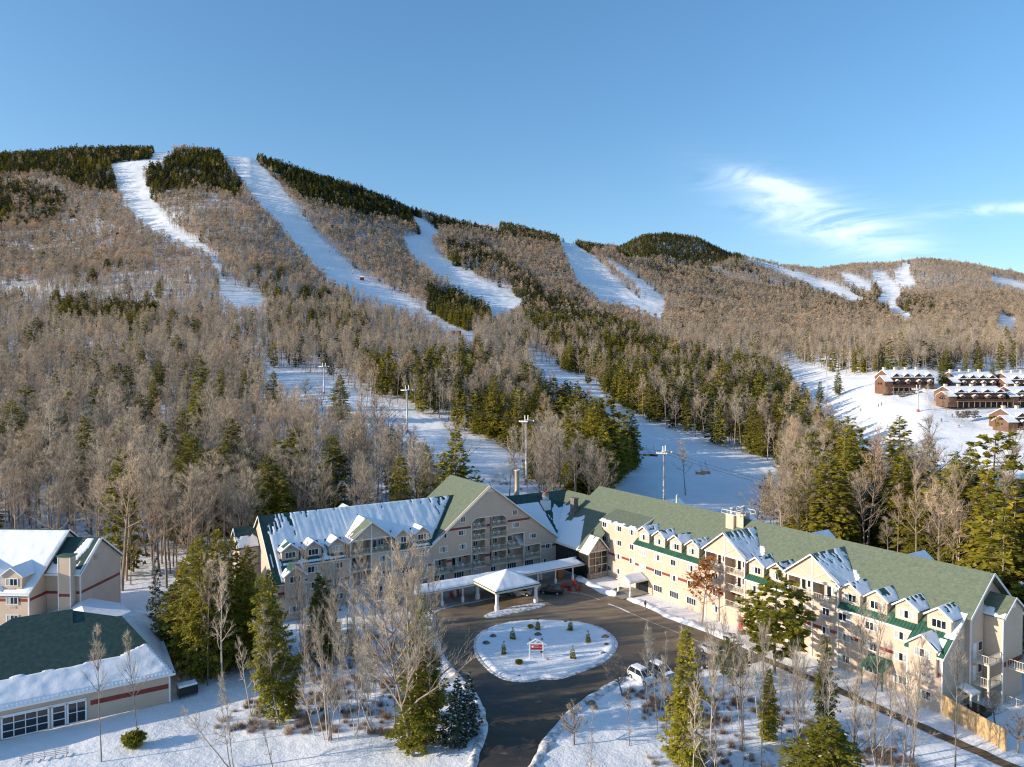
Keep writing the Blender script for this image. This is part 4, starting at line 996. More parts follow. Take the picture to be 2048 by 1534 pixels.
# end wall of the right wing
E = MB(); E.prism_yz([(-1.7, 0), (17.7, 0), (17.7, 9.2), (9, 16.25), (-1.7, 7.55)], 42.3, 42.6); addp(E, 'end_wall', M['siding'], fr)
E = MB(); E.prism_yz([(3.6, 0), (7.0, 0), (7.0, 14.6), (3.6, 11.85)], 42.6, 43.2); addp(E, 'end_wall', M['siding'], fr)
t = MB(); t.box(43.15, 3.5, 0, 43.27, 3.66, 11.8)
t.bar((43.62, 2.9, rz_(2.9) - .1), (43.62, 9, rz_(9) - .1), .06, .3); t.bar((43.62, 18.4, rz_(-.4) - .1), (43.62, 9, rz_(9) - .1), .06, .3)
t.bar((42.92, -2.4, rz_(-2.4) - .1), (42.92, 2.9, rz_(2.9) - .1), .06, .26); t.box(38, -2.46, rz_(-2.4) - .3, 42.9, -2.4, rz_(-2.4) - .06)
t.box(-17, -.46, rz_(-.4) - .3, 1.3, -.4, rz_(-.4) - .06); t.box(10.2, -.46, rz_(-.4) - .3, 18.2, -.4, rz_(-.4) - .06); t.box(27.1, -.46, rz_(-.4) - .3, 38, -.4, rz_(-.4) - .06)
addp(t, 'fascia', M['white_paint'], fr)
# small tower block at the end with a cross gable
T_ = MB(); T_.box(42.6, 7.2, 0, 45.4, 12.8, 11.7); T_.prism_yz([(7.2, 11.7), (12.8, 11.7), (10, 13.6)], 42.6, 45.4); addp(T_, 'end_tower', M['siding'], fr)
mb = MB(); mb.slab([(42.6, 6.8, 11.5), (45.8, 6.8, 11.5), (45.8, 10, 13.75), (42.6, 10, 13.75)], .15); mb.slab([(42.6, 10, 13.75), (45.8, 10, 13.75), (45.8, 13.2, 11.5), (42.6, 13.2, 11.5)], .15); addp(mb, 'tower_roof', M['shingle'], fr)
snow_sheet('roof_snow', fr, (42.8, 45.7), (6.8, 8.1), lambda X, Y: 11.5 + (Y - 6.8) * .703, lambda X, Y: Y < 7.3 + .8 * vnoise(X / .6, Y, 3) - .5 * ((X > 44.2)), .14, .12)
t = MB(); t.bar((45.82, 6.8, 11.4), (45.82, 10, 13.65), .06, .22); t.bar((45.82, 13.2, 11.4), (45.82, 10, 13.65), .06, .22); t.box(45.38, 7.1, 0, 45.5, 7.3, 11.6); t.box(45.4, 9.5, 12.3, 45.46, 10.5, 12.9); addp(t, 'tower_trim', M['white_paint'], fr)
mb = MB(); mb.box(45.4, 7.2, 4.9, 45.44, 12.8, 5.5); addp(mb, 'red_band', M['red_band'], fr)
# balconies in the end nook and on the tower
for z in (5.9, 3.0):
    b = MB(); b.box(42.6, 3.9, z - .2, 45.3, 7.15, z); o = addp(b, 'balcony', M['tan_trim'], fr)
    r = MB(); railing(r, (43.2, 3.95), (45.25, 3.95), z); railing(r, (45.25, 3.95), (45.25, 7.1), z); r.build('railing', M['tan_trim'], o)
    mb = MB(); mb.box(43.18, 4.2, z, 43.28, 5.1, z + 2.1); mb.box(43.2, 5.5, z + .8, 43.27, 6.6, z + 2.1); mb.box(43.25, 5.62, z + .9, 43.29, 6.48, z + 2.0, 1); addp(mb, 'balcony_door', [M['door_white'], M['glass']], fr)
    b = MB(); b.box(45.4, 8.2, z - 3.2 if z < 4 else z - .3 - .9, 48.2, 12.6, (z - 3.0 if z < 4 else z - 1.0)); o = addp(b, 'balcony', M['tan_trim'], fr)
    zz = (z - 3.0 if z < 4 else z - 1.0) + .02
    r = MB(); railing(r, (45.5, 8.25), (48.15, 8.25), zz); railing(r, (48.15, 8.25), (48.15, 12.5), zz); r.build('railing', M['tan_trim'], o)
mb = MB(); mb.bar((45.2, 4.05, 0), (45.2, 4.05, 5.7), .22); mb.bar((48.0, 8.4, 0), (48.0, 8.4, 4.7), .22); addp(mb, 'balcony_post', M['tan_trim'], fr)
# porch at the end
mb = MB(); mb.slab([(42.7, 1.2, 3.0), (44.6, 1.2, 2.4), (44.6, 3.4, 2.4), (42.7, 3.4, 3.0)], .12); mb.bar((44.4, 1.3, 0), (44.4, 1.3, 2.35), .18); mb.bar((44.4, 3.3, 0), (44.4, 3.3, 2.35), .18); mb.box(42.6, 1.5, 0, 42.7, 2.4, 2.1); addp(mb, 'end_porch', M['trim'], fr)
snow_sheet('roof_snow', fr, (42.9, 44.5), (1.3, 3.3), lambda X, Y: 3.0 - (X - 42.7) * .316, lambda X, Y: X > 43.2 - .5 * vnoise(X, Y, 2), .14, .1)
# dormers, skirts and roof snow of the right wing
metal_skirt(fr, -17.1, 1.2, -.42, 1.05, rz_); metal_skirt(fr, 10.3, 18.1, -.42, 1.05, rz_); metal_skirt(fr, 27.2, 38.0, -.42, 1.05, rz_); metal_skirt(fr, 37.9, 42.8, -2.42, 1.05, rz_)
for x in (-14.9, -10.6, -6.35, -2.05, 11.95, 16.0, 28.5, 32.45, 36.6, 40.85): dormer(fr, x, .45, zp=12.85, zb=9.4, snow='streak')
corner_gable(fr, 40.3, -2.0, 9.75)
for x in (5.75, 22.65):
    def mk(X, Y, xc=x):
        zz = 15.75 - .78 * np.abs(X - xc); lim = (zz - 9.25) / K; top = np.clip(1 - (X - xc) / 2.2, 0, 1)
        st = vnoise(X / .9, Y / .28 + xc, 3) * .7 + vnoise(X / .4, Y / .14, 9) * .3
        return (Y < lim) & (st > .18 + .42 * top)
    zp_ = 15.75 if x < 10 else 15.85
    snow_sheet('roof_snow', fr, (x, x + 4.8), (-.55, 8.2), lambda X, Y, xc=x, z_=zp_: z_ - .78 * np.abs(X - xc), mk, .16, .09)
    # drift in the valley beside the gable
    snow_sheet('roof_snow', fr, (x + .6, x + 6.2), (.3, 7.5), lambda X, Y: rz_(Y), lambda X, Y, xc=x: (np.abs(Y - (15.75 - .78 * (X - xc) - 9.25) / K - .35) < .35 + .3 * vnoise(X, Y, 4)) & (Y < 5.2), .2, .12)
snow_sheet('roof_snow', fr, (41.0, 43.0), (-2.3, 3.3), lambda X, Y: rz_(Y) + .07, lambda X, Y: (X > 42.2 - .5 * vnoise(X, Y, 6)) & (Y > -.2) | ((Y < -.4) & (X > 41.2 + .4 * vnoise(X, Y, 2)) & (X < 42.3)), .18, .12)
# snow on the corner roof, torn into tongues at its upper right edge
def maskC(X, Y):   # right-wing coords
    n = vnoise((X * .6 - Y * .8) / .55, (X * .8 + Y * .6) / 4.5, 13)
    lim = 2.6 - (X + 40) * .12 + 5.0 * (n - .62); lim = np.where(X < -41.3, 3.2 + 1.2 * (n - .5), lim)
    k = (Y < lim) & (Y > -4.3) & (Y + 4.2 < -37.98 - X + 4.2 + 4.2) & (X > -48 + 0 * Y) & (Y < 5.0) & (X < -26.6) & (-37.98 - X < Y + 4.35 + .1)
    k &= ~((X > -31.0) & (Y > -1.6)); k &= ~((np.abs(X + 39.6) < 1.0) & (Y > .3)); k &= ~((X > -29.2) & (Y > -3.2))
    return k
snow_sheet('roof_snow', RFR, (-48, -26.3), (-4.35, 6.2), lambda X, Y: rz_(Y) + .01, maskC, .2, .13)
snow_sheet('roof_snow', LFR, (38, 57), (0.02, 9.2), lambda X, Y: cp(Y) + .01, lambda X, Y: (X < 47.6 + Y) & (((X < 48.5 + .3 * vnoise(Y, X, 3)) & (Y < 8.6)) | ((X > 49.2 + .5 * vnoise(Y / .6, X * 0, 5)) & (Y < 6.4 + 1.6 * vnoise(X / .7, X * 0, 3) - 2.2 * np.exp(-((X - 50) / 1.4) ** 2)))), .2, .12)
# lobby: dark glazed wall facing the court
L = MB(); L.box(-37.9, -4.2, 0, -26.5, -4.05, 5.45); addp(L, 'lobby_glazing', M['lobby_glass'], RFR)
t = MB()
for i in range(13): x = -37.9 + i * .95; t.box(x - .04, -4.27, 0, x + .04, -4.2, 5.45)
for z in (.1, 2.6, 4.6, 5.35): t.box(-37.9, -4.28, z, -26.5, -4.2, z + .08)
addp(t, 'glazing_bar', M['dark_metal'], RFR)
t = MB(); t.box(-38, -4.6, 5.35, -26.0, -4.35, 5.78); addp(t, 'fascia', M['trim'], RFR)
# entry gable facing the camera: spans right-wing y -4.2..0, at s = -26.3
L = MB(); L.box(-26.6, -4.2, .9, -26.4, .9, 5.7, 0); addp(L, 'lobby_glazing', M['lobby_glass'], RFR)
L = MB(); L.box(-26.75, -4.3, 0, -26.2, .9, 1.25); addp(L, 'stone_base', M['stone'], RFR)
L = MB(); L.prism_yz([(-4.4, 5.7), (.6, 5.7), (-1.9, 8.5)], -26.5, -26.25); addp(L, 'entry_gable', M['siding'], RFR)
t = MB(); t.box(-26.24, -4.5, 5.55, -26.1, .7, 5.8); t.bar((-26.15, -1.9, 5.8), (-26.15, -1.9, 8.3), .14, .08)
for sg in (-1, 1): t.bar((-26.15, -1.9, 5.9), (-26.15, -1.9 + sg * 1.25, 7.05), .1, .06)
for y in (-4.2, -2.6, -1.0, .6): t.bar((-26.3, y, 1.2), (-26.3, y, 5.6), .09)
t.box(-26.36, -4.2, 2.7, -26.28, .8, 2.85); t.box(-26.36, -4.2, 4.3, -26.28, .8, 4.4)
addp(t, 'entry_trim', M['tan_trim'], RFR)
mb = MB(); mb.slab([(-25.7, -1.9, 8.75), (-29.2, -1.9, 8.75), (-28.6, -4.9, 5.4), (-25.7, -4.9, 5.4)], .15); mb.slab([(-25.7, -1.9, 8.75), (-25.7, 1.1, 5.4), (-27.6, 1.1, 5.4), (-29.2, -1.9, 8.75)], .15); mb.slab([(-29.2, -1.9, 8.75), (-30.6, -2.2, 7.5), (-30.0, -4.6, 5.55), (-28.6, -4.9, 5.4)], .12); mb.slab([(-29.2, -1.9, 8.75), (-27.6, 1.1, 5.4), (-30.2, 1.0, 9.9), (-30.6, -2.2, 7.5)], .12); addp(mb, 'entry_roof', M['shingle'], RFR)
snow_sheet('roof_snow', RFR, (-28.7, -25.75), (-4.9, -2.0), lambda X, Y: 8.75 - (-1.9 - Y) * 1.117, lambda X, Y: (Y < -3.0 + 1.2 * (vnoise(X / .6, Y / .6, 3)) - .3 * (X + 26)) , .16, .1)
t = MB(); t.bar((-25.68, -1.9, 8.66), (-25.68, -4.9, 5.3), .06, .24); t.bar((-25.68, -1.9, 8.66), (-25.68, 1.1, 5.3), .06, .24); addp(t, 'rake_board', M['trim'], RFR)
# chimneys and vents
mb = MB(); mb.box(-40.3, 1.4, 9, -38.9, 2.6, 14.2); mb.box(-40.45, 1.3, 14.2, -38.75, 2.7, 14.4); addp(mb, 'stone_chimney', M['chimney_stone'], RFR)
mb = MB(); mb.box(48.9, 6.5, 10, 50.7, 8.3, 13.3, 0); mb.tube([(49.8, 7.4, 13.3), (49.8, 7.4, 14.9)], .8, 12, 1); mb.tube([(49.8, 7.4, 14.9), (49.8, 7.4, 15.3)], [.62, .5], 12, 2); mb.tube([(49.8, 7.4, 13.3), (49.8, 7.4, 13.6)], [.9, .8], 12, 1); addp(mb, 'roof_fan', [M['white_paint'], M['steel'], M['rust']], LFR)
mb = MB(); mb.tube([(46.2, 14, 6), (46.2, 14, 19.6)], .55, 12); mb.tube([(46.2, 14, 19.6), (46.2, 14, 19.9)], .62, 12); addp(mb, 'flue', M['tan_trim'], LFR)
mb = MB(); mb.box(.1, 6.6, 13.5, 1.9, 7.9, 17.3, 0); mb.box(.4, 9.3, 15, 2.3, 10.5, 17.2, 0); mb.box(1.9, 7.2, 14, 3.6, 7.35, 17.6, 0)
mb.tube([(1.0, 7.2, 17.3), (1.0, 7.2, 18.2)], .38, 10, 1); mb.tube([(1.0, 7.2, 18.2), (1.0, 7.2, 18.45)], [.55, .3], 10, 1); mb.tube([(1.3, 9.9, 17.2), (1.3, 9.9, 18.3)], .35, 10, 1); mb.tube([(1.3, 9.9, 18.3), (1.3, 9.9, 18.55)], [.5, .3], 10, 1)
addp(mb, 'chimney', [M['siding'], M['steel']], RFR)
t = MB()
for a, b in (((-.6, 6.4), (3.6, 6.4)), ((3.6, 6.4), (3.6, 10.5)), ((3.6, 10.5), (-.6, 10.5)), ((-.6, 10.5), (-.6, 6.4))): railing(t, a, b, 17.2, .8, 1.2)
addp(t, 'chimney_railing', M['white_paint'], RFR)
mb = MB(); mb.tube([(-17, 11.5, 14), (-17, 11.5, 17.6)], .22, 8); addp(mb, 'vent_pipe', M['white_paint'], RFR)
# roofs of the dormers on the far side that look over the ridge
for fr_, xs in ((RFR, (-3.0, 13.5, 30.0, -22)), (LFR, (5.0,))):
    for x in xs:
        mb = MB(); zr = 15.6; mb.slab([(x, 10, zr), (x + 2.4, 12.5, zr - 2), (x + 2.4, 17.5, zr - 2), (x, 17.5, zr)], .12); mb.slab([(x, 10, zr), (x, 17.5, zr), (x - 2.4, 17.5, zr - 2), (x - 2.4, 12.5, zr - 2)], .12); addp(mb, 'rear_gable_roof', M['roof_snow'], fr_)
# covered walk along the lodge and the drive-through pavilion
mb = MB(); mb.slab([(8.5, -10.5, 3.15), (47.3, -10.5, 3.15), (46.2, -8.3, 4.1), (9.6, -8.3, 4.1)], .14); mb.slab([(9.6, -8.3, 4.1), (46.2, -8.3, 4.1), (47.3, -6.1, 3.15), (8.5, -6.1, 3.15)], .14); mb.slab([(8.5, -10.5, 3.15), (9.6, -8.3, 4.1), (8.5, -6.1, 3.15)], .14)
mb.slab([(47.3, -10.5, 3.15), (47.3, -6.1, 3.15), (46.2, -8.3, 4.1)], .14)
walk = empty('covered_walk', (LO[0], LO[1], 0), LA, label='long snow covered walkway roof on posts along the front of the lodge', cat='covered walkway')
wr = mb.build('roof', M['dark_shingle'], walk)
snow_sheet('snow', LFR, (8.6, 47.2), (-10.45, -8.3), lambda X, Y: 3.15 + (Y + 10.5) * .43, lambda X, Y: (X > 8.5 + (Y + 10.5) * .5) & (X < 47.3 - (Y + 10.5) * .5), .25, .16, parent=walk)
snow_sheet('snow', LFR, (8.6, 47.2), (-8.3, -6.15), lambda X, Y: 4.1 - (Y + 8.3) * .43, lambda X, Y: (X > 8.5 + (-6.1 - Y) * .5), .3, .16, parent=walk)
t = MB(); t.box(8.5, -10.6, 2.85, 47.3, -10.45, 3.1); t.box(8.5, -6.2, 2.85, 47.3, -6.05, 3.1); t.box(8.4, -10.6, 2.85, 8.55, -6.05, 3.1); t.build('fascia', M['tan_trim'], walk)
post = MB(); post.bar((0, 0, 1.1), (0, 0, 2.9), .2); post.rbox((0, 0, .1), (.42, .42, 1.0)); PM = post.mesh('post', M['white_paint'])
for x in (10, 14.3, 18.6, 22.0, 31.2, 35.6, 39.9, 44.3): inst('post', PM, walk, (x, -10.3, 0))
for x in (9, 14, 19, 24, 29, 34, 39, 44): inst('post', PM, walk, (x, -6.4, 0))
pav = empty('pavilion', (LO[0], LO[1], 0), LA, label='square snow capped drive-through pavilion on thick posts in front of the lodge entrance', cat='pavilion')
def inv(x, y): dx, dy = x - LO[0], y - LO[1]; return (dx * cos(LA) + dy * sin(LA), -dx * sin(LA) + dy * cos(LA))
fx, fy = inv(-2.95, 126.6); cx0, cx1, cy0, cy1 = fx, fx + 9.9, fy, fy + 8.6; ax, ay, azp = (cx0 + cx1) / 2, (cy0 + cy1) / 2, 6.0; ez = 3.65
mb = MB(); C = [(cx0, cy0, ez), (cx1, cy0, ez), (cx1, cy1, ez), (cx0, cy1, ez)]
for i in range(4): mb.slab([C[i], C[(i + 1) % 4], (ax, ay, azp)], .14)
mb.build('roof', M['dark_shingle'], pav)
hx, hy = (cx1 - cx0) / 2, (cy1 - cy0) / 2
snow_sheet('snow', LFR, (cx0 + .05, cx1 - .05), (cy0 + .05, cy1 - .05), lambda X, Y: azp - (azp - ez) * np.maximum(np.abs(X - ax) / hx, np.abs(Y - ay) / hy), lambda X, Y: X == X, .2, .12, parent=pav)
t = MB(); t.box(cx0, cy0, ez - .45, cx1, cy0 + .15, ez - .1); t.box(cx0, cy1 - .15, ez - .45, cx1, cy1, ez - .1); t.box(cx0, cy0 + .15, ez - .45, cx0 + .15, cy1 - .15, ez - .1); t.box(cx1 - .15, cy0 + .15, ez - .45, cx1, cy1 - .15, ez - .1); t.build('fascia', M['tan_trim'], pav)
pp = MB(); pp.bar((0, 0, .9), (0, 0, 3.3), .45); pp.rbox((0, 0, 0), (.62, .62, 1.0)); PP = pp.mesh('post', M['white_paint'])
for x, y in ((cx0 + .7, cy0 + .7), (cx1 - .7, cy0 + .7), (cx1 - .7, cy1 - .7), (cx0 + .7, cy1 - .7)): inst('post', PP, pav, (x, y, 0))
for x, y in ((cx0 + 1.0, cy0 + .5), (cx1 - .35, cy0 + .6)):
    mb = MB(); mb.rbox((x, y, 2.6), (.16, .16, .3)); mb.build('lantern', M['white_paint'], pav)
# gabled side-entry canopy on the right wing
can = empty('entry_canopy', (LO[0], LO[1], 0), LA, label='small gabled entry canopy with snow on two posts before the right wing doors', cat='canopy')
mb = MB(); s0, s1, sm = -17.0, -13.0, -15.0
mb.slab([(s0, -4.9, 2.75), (sm, -4.9, 3.75), (sm, -.05, 3.75), (s0, -.05, 2.75)], .12); mb.slab([(sm, -4.9, 3.75), (s1, -4.9, 2.75), (s1, -.05, 2.75), (sm, -.05, 3.75)], .12)
mb.prism_xz([(s0 + .2, 2.65), (s1 - .2, 2.65), (sm, 3.6)], -4.8, -4.7, 0); mb.build('roof', M['tan_trim'], can, RFR[0], RFR[1])
snow_sheet('snow', RFR, (s0 + .03, s1 - .03), (-4.85, -.1), lambda X, Y: 3.75 - np.abs(X - sm) * .5, lambda X, Y: Y == Y, .2, .13, parent=can)
for x in (s0 + .3, s1 - .3):
    mb = MB(); mb.bar((x, -4.5, .6), (x, -4.5, 2.7), .16); mb.rbox((x, -4.5, 0), (.34, .34, .9)); mb.build('post', M['white_paint'], can, RFR[0], RFR[1])
mb = MB(); mb.box(-16.6, -.08, 0, -13.2, .02, 2.45, 0)
for i in range(4): mb.box(-16.45 + i * .82, -.11, .15, -15.75 + i * .82, -.07, 2.3, 1)
addp(mb, 'entrance_doors', [M['dark_metal'], M['glass']], RFR)
# paving below it
P4 = [toL(RFR, (s, y, 0)) for s, y in ((-17.6, -.1), (-12.9, -.1), (-12.9, -6.9), (-17.6, -6.9))]
flat_sheet('entry_path', [lw(p[0], p[1]) for p in P4], .16, M['concrete'], kind='structure')
P4 = [toL(RFR, (s, y, 0)) for s, y in ((-18.9, -2.0), (-17.9, -2.0), (-17.9, -5.3), (-18.6, -5.3))]
flat_sheet('grass_patch', [lw(p[0], p[1]) for p in P4], .17, M['grass'], kind='structure')
# ================================================================== OTHER BUILDINGS
# upper left wing of the conference building, seen at the left edge
WA = radians(-2.2); WO = (-75.2, 109.7)
west = empty('west_lodge', (*WO, 0), WA, label='beige gabled lodge building with a bright snowy roof and square chimney at the left edge', cat='building')
WF = ((0, 0, 0), 0.0)
def wp(mb, name, mats, parent=None, **k): return mb.build(name, mats, parent or west, **k)
mb = MB(); mb.box(-30, 0, 0, 0, .3, 9.3); mb.prism_yz([(.3, 0), (18.3, 0), (18.3, 9.3), (9.3, 16.5), (.3, 9.3)], -.3, 0); mb.box(-30, 18, 0, 0, 18.3, 9.3); wp(mb, 'wall', M['siding'])
mb = MB(); k2 = .8; mb.slab([(-31, -.5, 8.95), (.4, -.5, 8.95), (.4, 9.3, 16.8), (-31, 9.3, 16.8)], .2); mb.slab([(-31, 9.3, 16.8), (.4, 9.3, 16.8), (.4, 19.1, 8.95), (-31, 19.1, 8.95)], .2); wp(mb, 'roof', M['dark_shingle'])
snow_sheet('roof_snow', WF, (-31, .38), (-.5, 9.1), lambda X, Y: 8.95 + (Y + .5) * .801, lambda X, Y: Y < 9.0, .3, .15, parent=west)
mb = MB(); mb.box(-30, -.025, 7.55, 0, .01, 8.0); mb.box(-.01, .3, 7.55, .025, 4.1, 8.0); wp(mb, 'red_band', M['red_band'])
t = MB(); t.box(-.12, -.05, 0, .04, .12, 9.0); t.bar((.42, -.5, 8.85), (.42, 9.3, 16.7), .06, .26); t.bar((.42, 19.1, 8.85), (.42, 9.3, 16.7), .06, .26); t.box(-31, -.56, 8.6, .4, -.5, 8.92); wp(t, 'fascia', M['white_paint'])
for x in (-2.6, -7.0, -11.5, -16):
    for zc in (4.9, 7.7, 10.6):
        if zc > 9 and x < -5: continue
        a = W3[(int(-x * 3) + int(zc)) % 3]; o = inst('window', a[0], west, (x, -.05 if zc < 9 else -.06, zc - .6)); inst('pane', a[1], o); 
        if zc > 6: inst('air_conditioner', AC, west, (x, -.02, zc - 1.22))
mb = MB(); hw = 1.6; xc = -2.6; zp = 13.0; mb.prism_xz([(xc - hw, 9.1), (xc + hw, 9.1), (xc + hw, zp - hw * .75), (xc, zp), (xc - hw, zp - hw * .75)], -.03, .2)
for sg in (-1, 1): x = xc + sg * (hw - .05); mb.prism_yz([(.2, 9.4), (2.7, 11.6), (.2, 11.7)], x - .05, x + .05)
wp(mb, 'dormer', M['siding'])
mb = MB(); mb.slab([(xc, -.4, zp), (xc, 4.6, zp), (xc - hw - .35, 2.4, zp - 1.46), (xc - hw - .35, -.4, zp - 1.46)], .14); mb.slab([(xc, -.4, zp), (xc + hw + .35, -.4, zp - 1.46), (xc + hw + .35, 2.4, zp - 1.46), (xc, 4.6, zp)], .14); wp(mb, 'dormer_roof', M['roof_snow'])
# great dormer roof at the very edge, in shade
mb = MB(); mb.slab([(-12, 1.0, 13.9), (-4.6, -.5, 10.0), (-4.6, -.2, 9.6), (-12, -.5, 9.4)], .12); mb.slab([(-10.4, 0, 13.6), (-4.2, -.45, 9.3), (-3.0, 2.3, 11.5), (-10.4, 6.0, 13.8)], .12); wp(mb, 'gable_roof', M['roof_snow'])
# cross gable block towards the right, with chimney
mb = MB(); mb.box(0, 4, 0, 5.6, 14.8, 11.3); mb.prism_yz([(4, 11.3), (14.8, 11.3), (9.2, 15.2)], 0, 5.6); wp(mb, 'cross_block', M['siding'])
mb = MB(); mb.slab([(-4, 3.5, 10.95), (6.0, 3.5, 10.95), (6.0, 9.2, 15.5), (-1, 9.2, 15.5)], .18); mb.slab([(-1, 9.2, 15.5), (6.0, 9.2, 15.5), (6.0, 15.3, 10.95), (-4, 15.3, 10.95)], .18); wp(mb, 'cross_roof', M['dark_shingle'])
snow_sheet('roof_snow', WF, (.2, 5.9), (3.5, 9.0), lambda X, Y: 10.95 + (Y - 3.5) * .798, lambda X, Y: (vnoise((X - .35 * Y) / .8, Y / 6, 3) > .52) & (Y > 4.6) & (X > 2.2) & (X < 4.7) | (Y < 4.6 + 1.2 * vnoise(X / .8, Y, 4)) & (X < 1.9) | (Y < 4.2) | (X > 5.55), .16, .1, parent=west)
mb = MB(); mb.box(2.9, 2.6, 0, 4.9, 4.0, 13.9); wp(mb, 'chimney', M['siding']); mb = MB(); mb.box(2.7, 2.4, 13.9, 5.1, 4.2, 14.1); wp(mb, 'chimney_cap', M['metal_roof'])
t = MB(); t.box(5.5, 3.92, 0, 5.68, 4.08, 11.1); t.box(5.5, 14.7, 0, 5.68, 14.86, 11.1); t.bar((6.03, 3.5, 10.85), (6.03, 9.2, 15.4), .06, .26); t.bar((6.03, 15.3, 10.85), (6.03, 9.2, 15.4), .06, .26); t.box(-.2, 3.44, 10.6, 6, 3.5, 10.9)
t.box(2.86, 2.56, 0, 3.0, 2.62, 13.9); t.box(4.82, 2.56, 0, 4.94, 2.66, 13.9); wp(t, 'trim', M['white_paint'])
mb = MB(); mb.box(5.6, 4.1, 7.55, 5.63, 14.7, 8.0); mb.box(0, 3.97, 7.55, 2.9, 4.0, 8.0); mb.box(4.9, 3.97, 7.55, 5.5, 4.0, 8.0); mb.box(2.95, 2.57, 7.55, 4.85, 2.6, 8.0); wp(mb, 'red_band', M['red_band'])
mb = MB(); mb.box(5.6, 7.6, 12.0, 5.66, 8.5, 12.9); wp(mb, 'gable_vent', M['vent'])

# low conference hall in front
OP = (-45.0, 92.5)
hall = empty('conference_hall', (*OP, 0), LA, label='low hip roofed hall with green shingles, thick eaves snow and wide dark windows', cat='building')
HF = ((0, 0, 0), 0.0)
def hpart(mb, name, mats, **k): return mb.build(name, mats, hall, **k)
mb = MB(); mb.box(-34, 0, 0, 0, .3, 4.1); mb.box(-.3, .3, 0, 0, 26.5, 4.1); hpart(mb, 'wall', M['siding'])
mb = MB(); mb.box(-9.0, -.03, 1.85, -.12, 0, 2.45); hpart(mb, 'red_band', M['red_band'])
t = MB(); t.box(-.16, -.05, 0, .05, .16, 4.0); t.box(-34, -.62, 3.65, .6, -.54, 3.95); t.box(.54, -.6, 3.65, .6, 27, 3.95); hpart(t, 'fascia', M['white_paint'])
e = (.55, -.55, 3.95); A_ = (-4.92, 10.24, 9.32); B_ = (-10.7, 12.78, 10.59); C_ = (-17.5, 12.78, 10.59); kk = (9.32 - 3.95) / (10.24 + .55)
def ph(y): return 3.95 + (y + .55) * kk
mb = MB(); mb.slab([e, (A_[0], A_[1], ph(A_[1])), (-34, A_[1], ph(A_[1])), (-34, -.55, 3.95)], .2)
mb.slab([(-10.7, 10.24, ph(10.24)), (-10.7, 12.78, ph(12.78)), (-17.5, 12.78, ph(12.78)), (-21, 10.24, ph(10.24))], .2)
mb.slab([(-10.7, 10.24, ph(10.24)), (-4.92, 10.24, ph(10.24)), (-10.0, 24, 4), (-10.7, 12.78, ph(12.78))], .2)
mb.slab([(-10.7, 12.78, ph(12.78)), (-10.0, 24, 5), (-18, 24, 5), (-17.5, 12.78, ph(12.78))], .2)
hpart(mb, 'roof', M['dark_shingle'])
mb = MB(); mb.slab([e, (.55, 27, 3.95), (-2.4, 24, 5.6), (A_[0], A_[1], ph(A_[1]))], .2); hpart(mb, 'hip_roof', M['roof_snow'])
mb = MB(); mb.slab([(-17.5, 12.78, ph(12.78)), (-21, 10.24, ph(10.24)), (-26, 5, 6.5), (-20.5, 8.5, 8.6), (-18.6, 12.78, 9.6)], .16); hpart(mb, 'hip_roof', M['shingle'])
snow_sheet('roof_snow', HF, (-34, .3), (-.6, 6.0), lambda X, Y: ph(Y), lambda X, Y: (Y < 3.35 + .5 * (vnoise(X / 1.5, X * 0, 4) - .5) + np.clip((X + 6) / 3.2, 0, 1) * 1.5) & (X < .5 - (Y + .55) * .5), .22, .28, parent=hall)
mb = MB()
for i in range(75): x = -33.6 + i * .45; mb.rbox((x, -.5, 3.96), (.2, .5, .26), taper=.6)
mb.build('snow_ledge', M['roof_snow'], hall, kind='stuff')
# glazing
def glazed(x0, x1, z0, z1, nx, nz, name='window'):
    f = MB(); f.box(x0, -.12, z0, x0 + .18, .01, z1); f.box(x1 - .18, -.12, z0, x1, .01, z1); f.box(x0, -.12, z1 - .15, x1, .01, z1); f.box(x0, -.12, z0, x1, .01, z0 + .12)
    for i in range(1, nx): x = x0 + .1 + (x1 - x0 - .2) * i / nx; f.box(x - .045, -.1, z0, x + .045, .01, z1)
    for j in range(1, nz): z = z0 + (z1 - z0) * j / nz; f.box(x0, -.1, z - .045, x1, .01, z + .045)
    o = f.build(name, M['white_paint'], hall)
    for i in range(nx):
        for j in range(nz):
            a = x0 + .1 + (x1 - x0 - .2) * i / nx + .06; b = x0 + .1 + (x1 - x0 - .2) * (i + 1) / nx - .06; p = z0 + (z1 - z0) * j / nz + .06; q_ = z0 + (z1 - z0) * (j + 1) / nz - .06
            g = MB(); g.box(a, -.05, p, b, -.02, q_); g.build('pane', M['glass'], o)
glazed(-18.1, -13.3, .05, 2.75, 4, 3); glazed(-13.1, -11.55, .05, 2.75, 1, 3); glazed(-11.5, -9.4, .1, 2.75, 2, 2, 'glazed_doors'); glazed(-23.5, -18.7, .05, 2.75, 4, 3)
mb = MB(); mb.box(-24, -.10, 2.75, -9.4, .0, 2.92); hpart(mb, 'lintel', M['white_paint'])
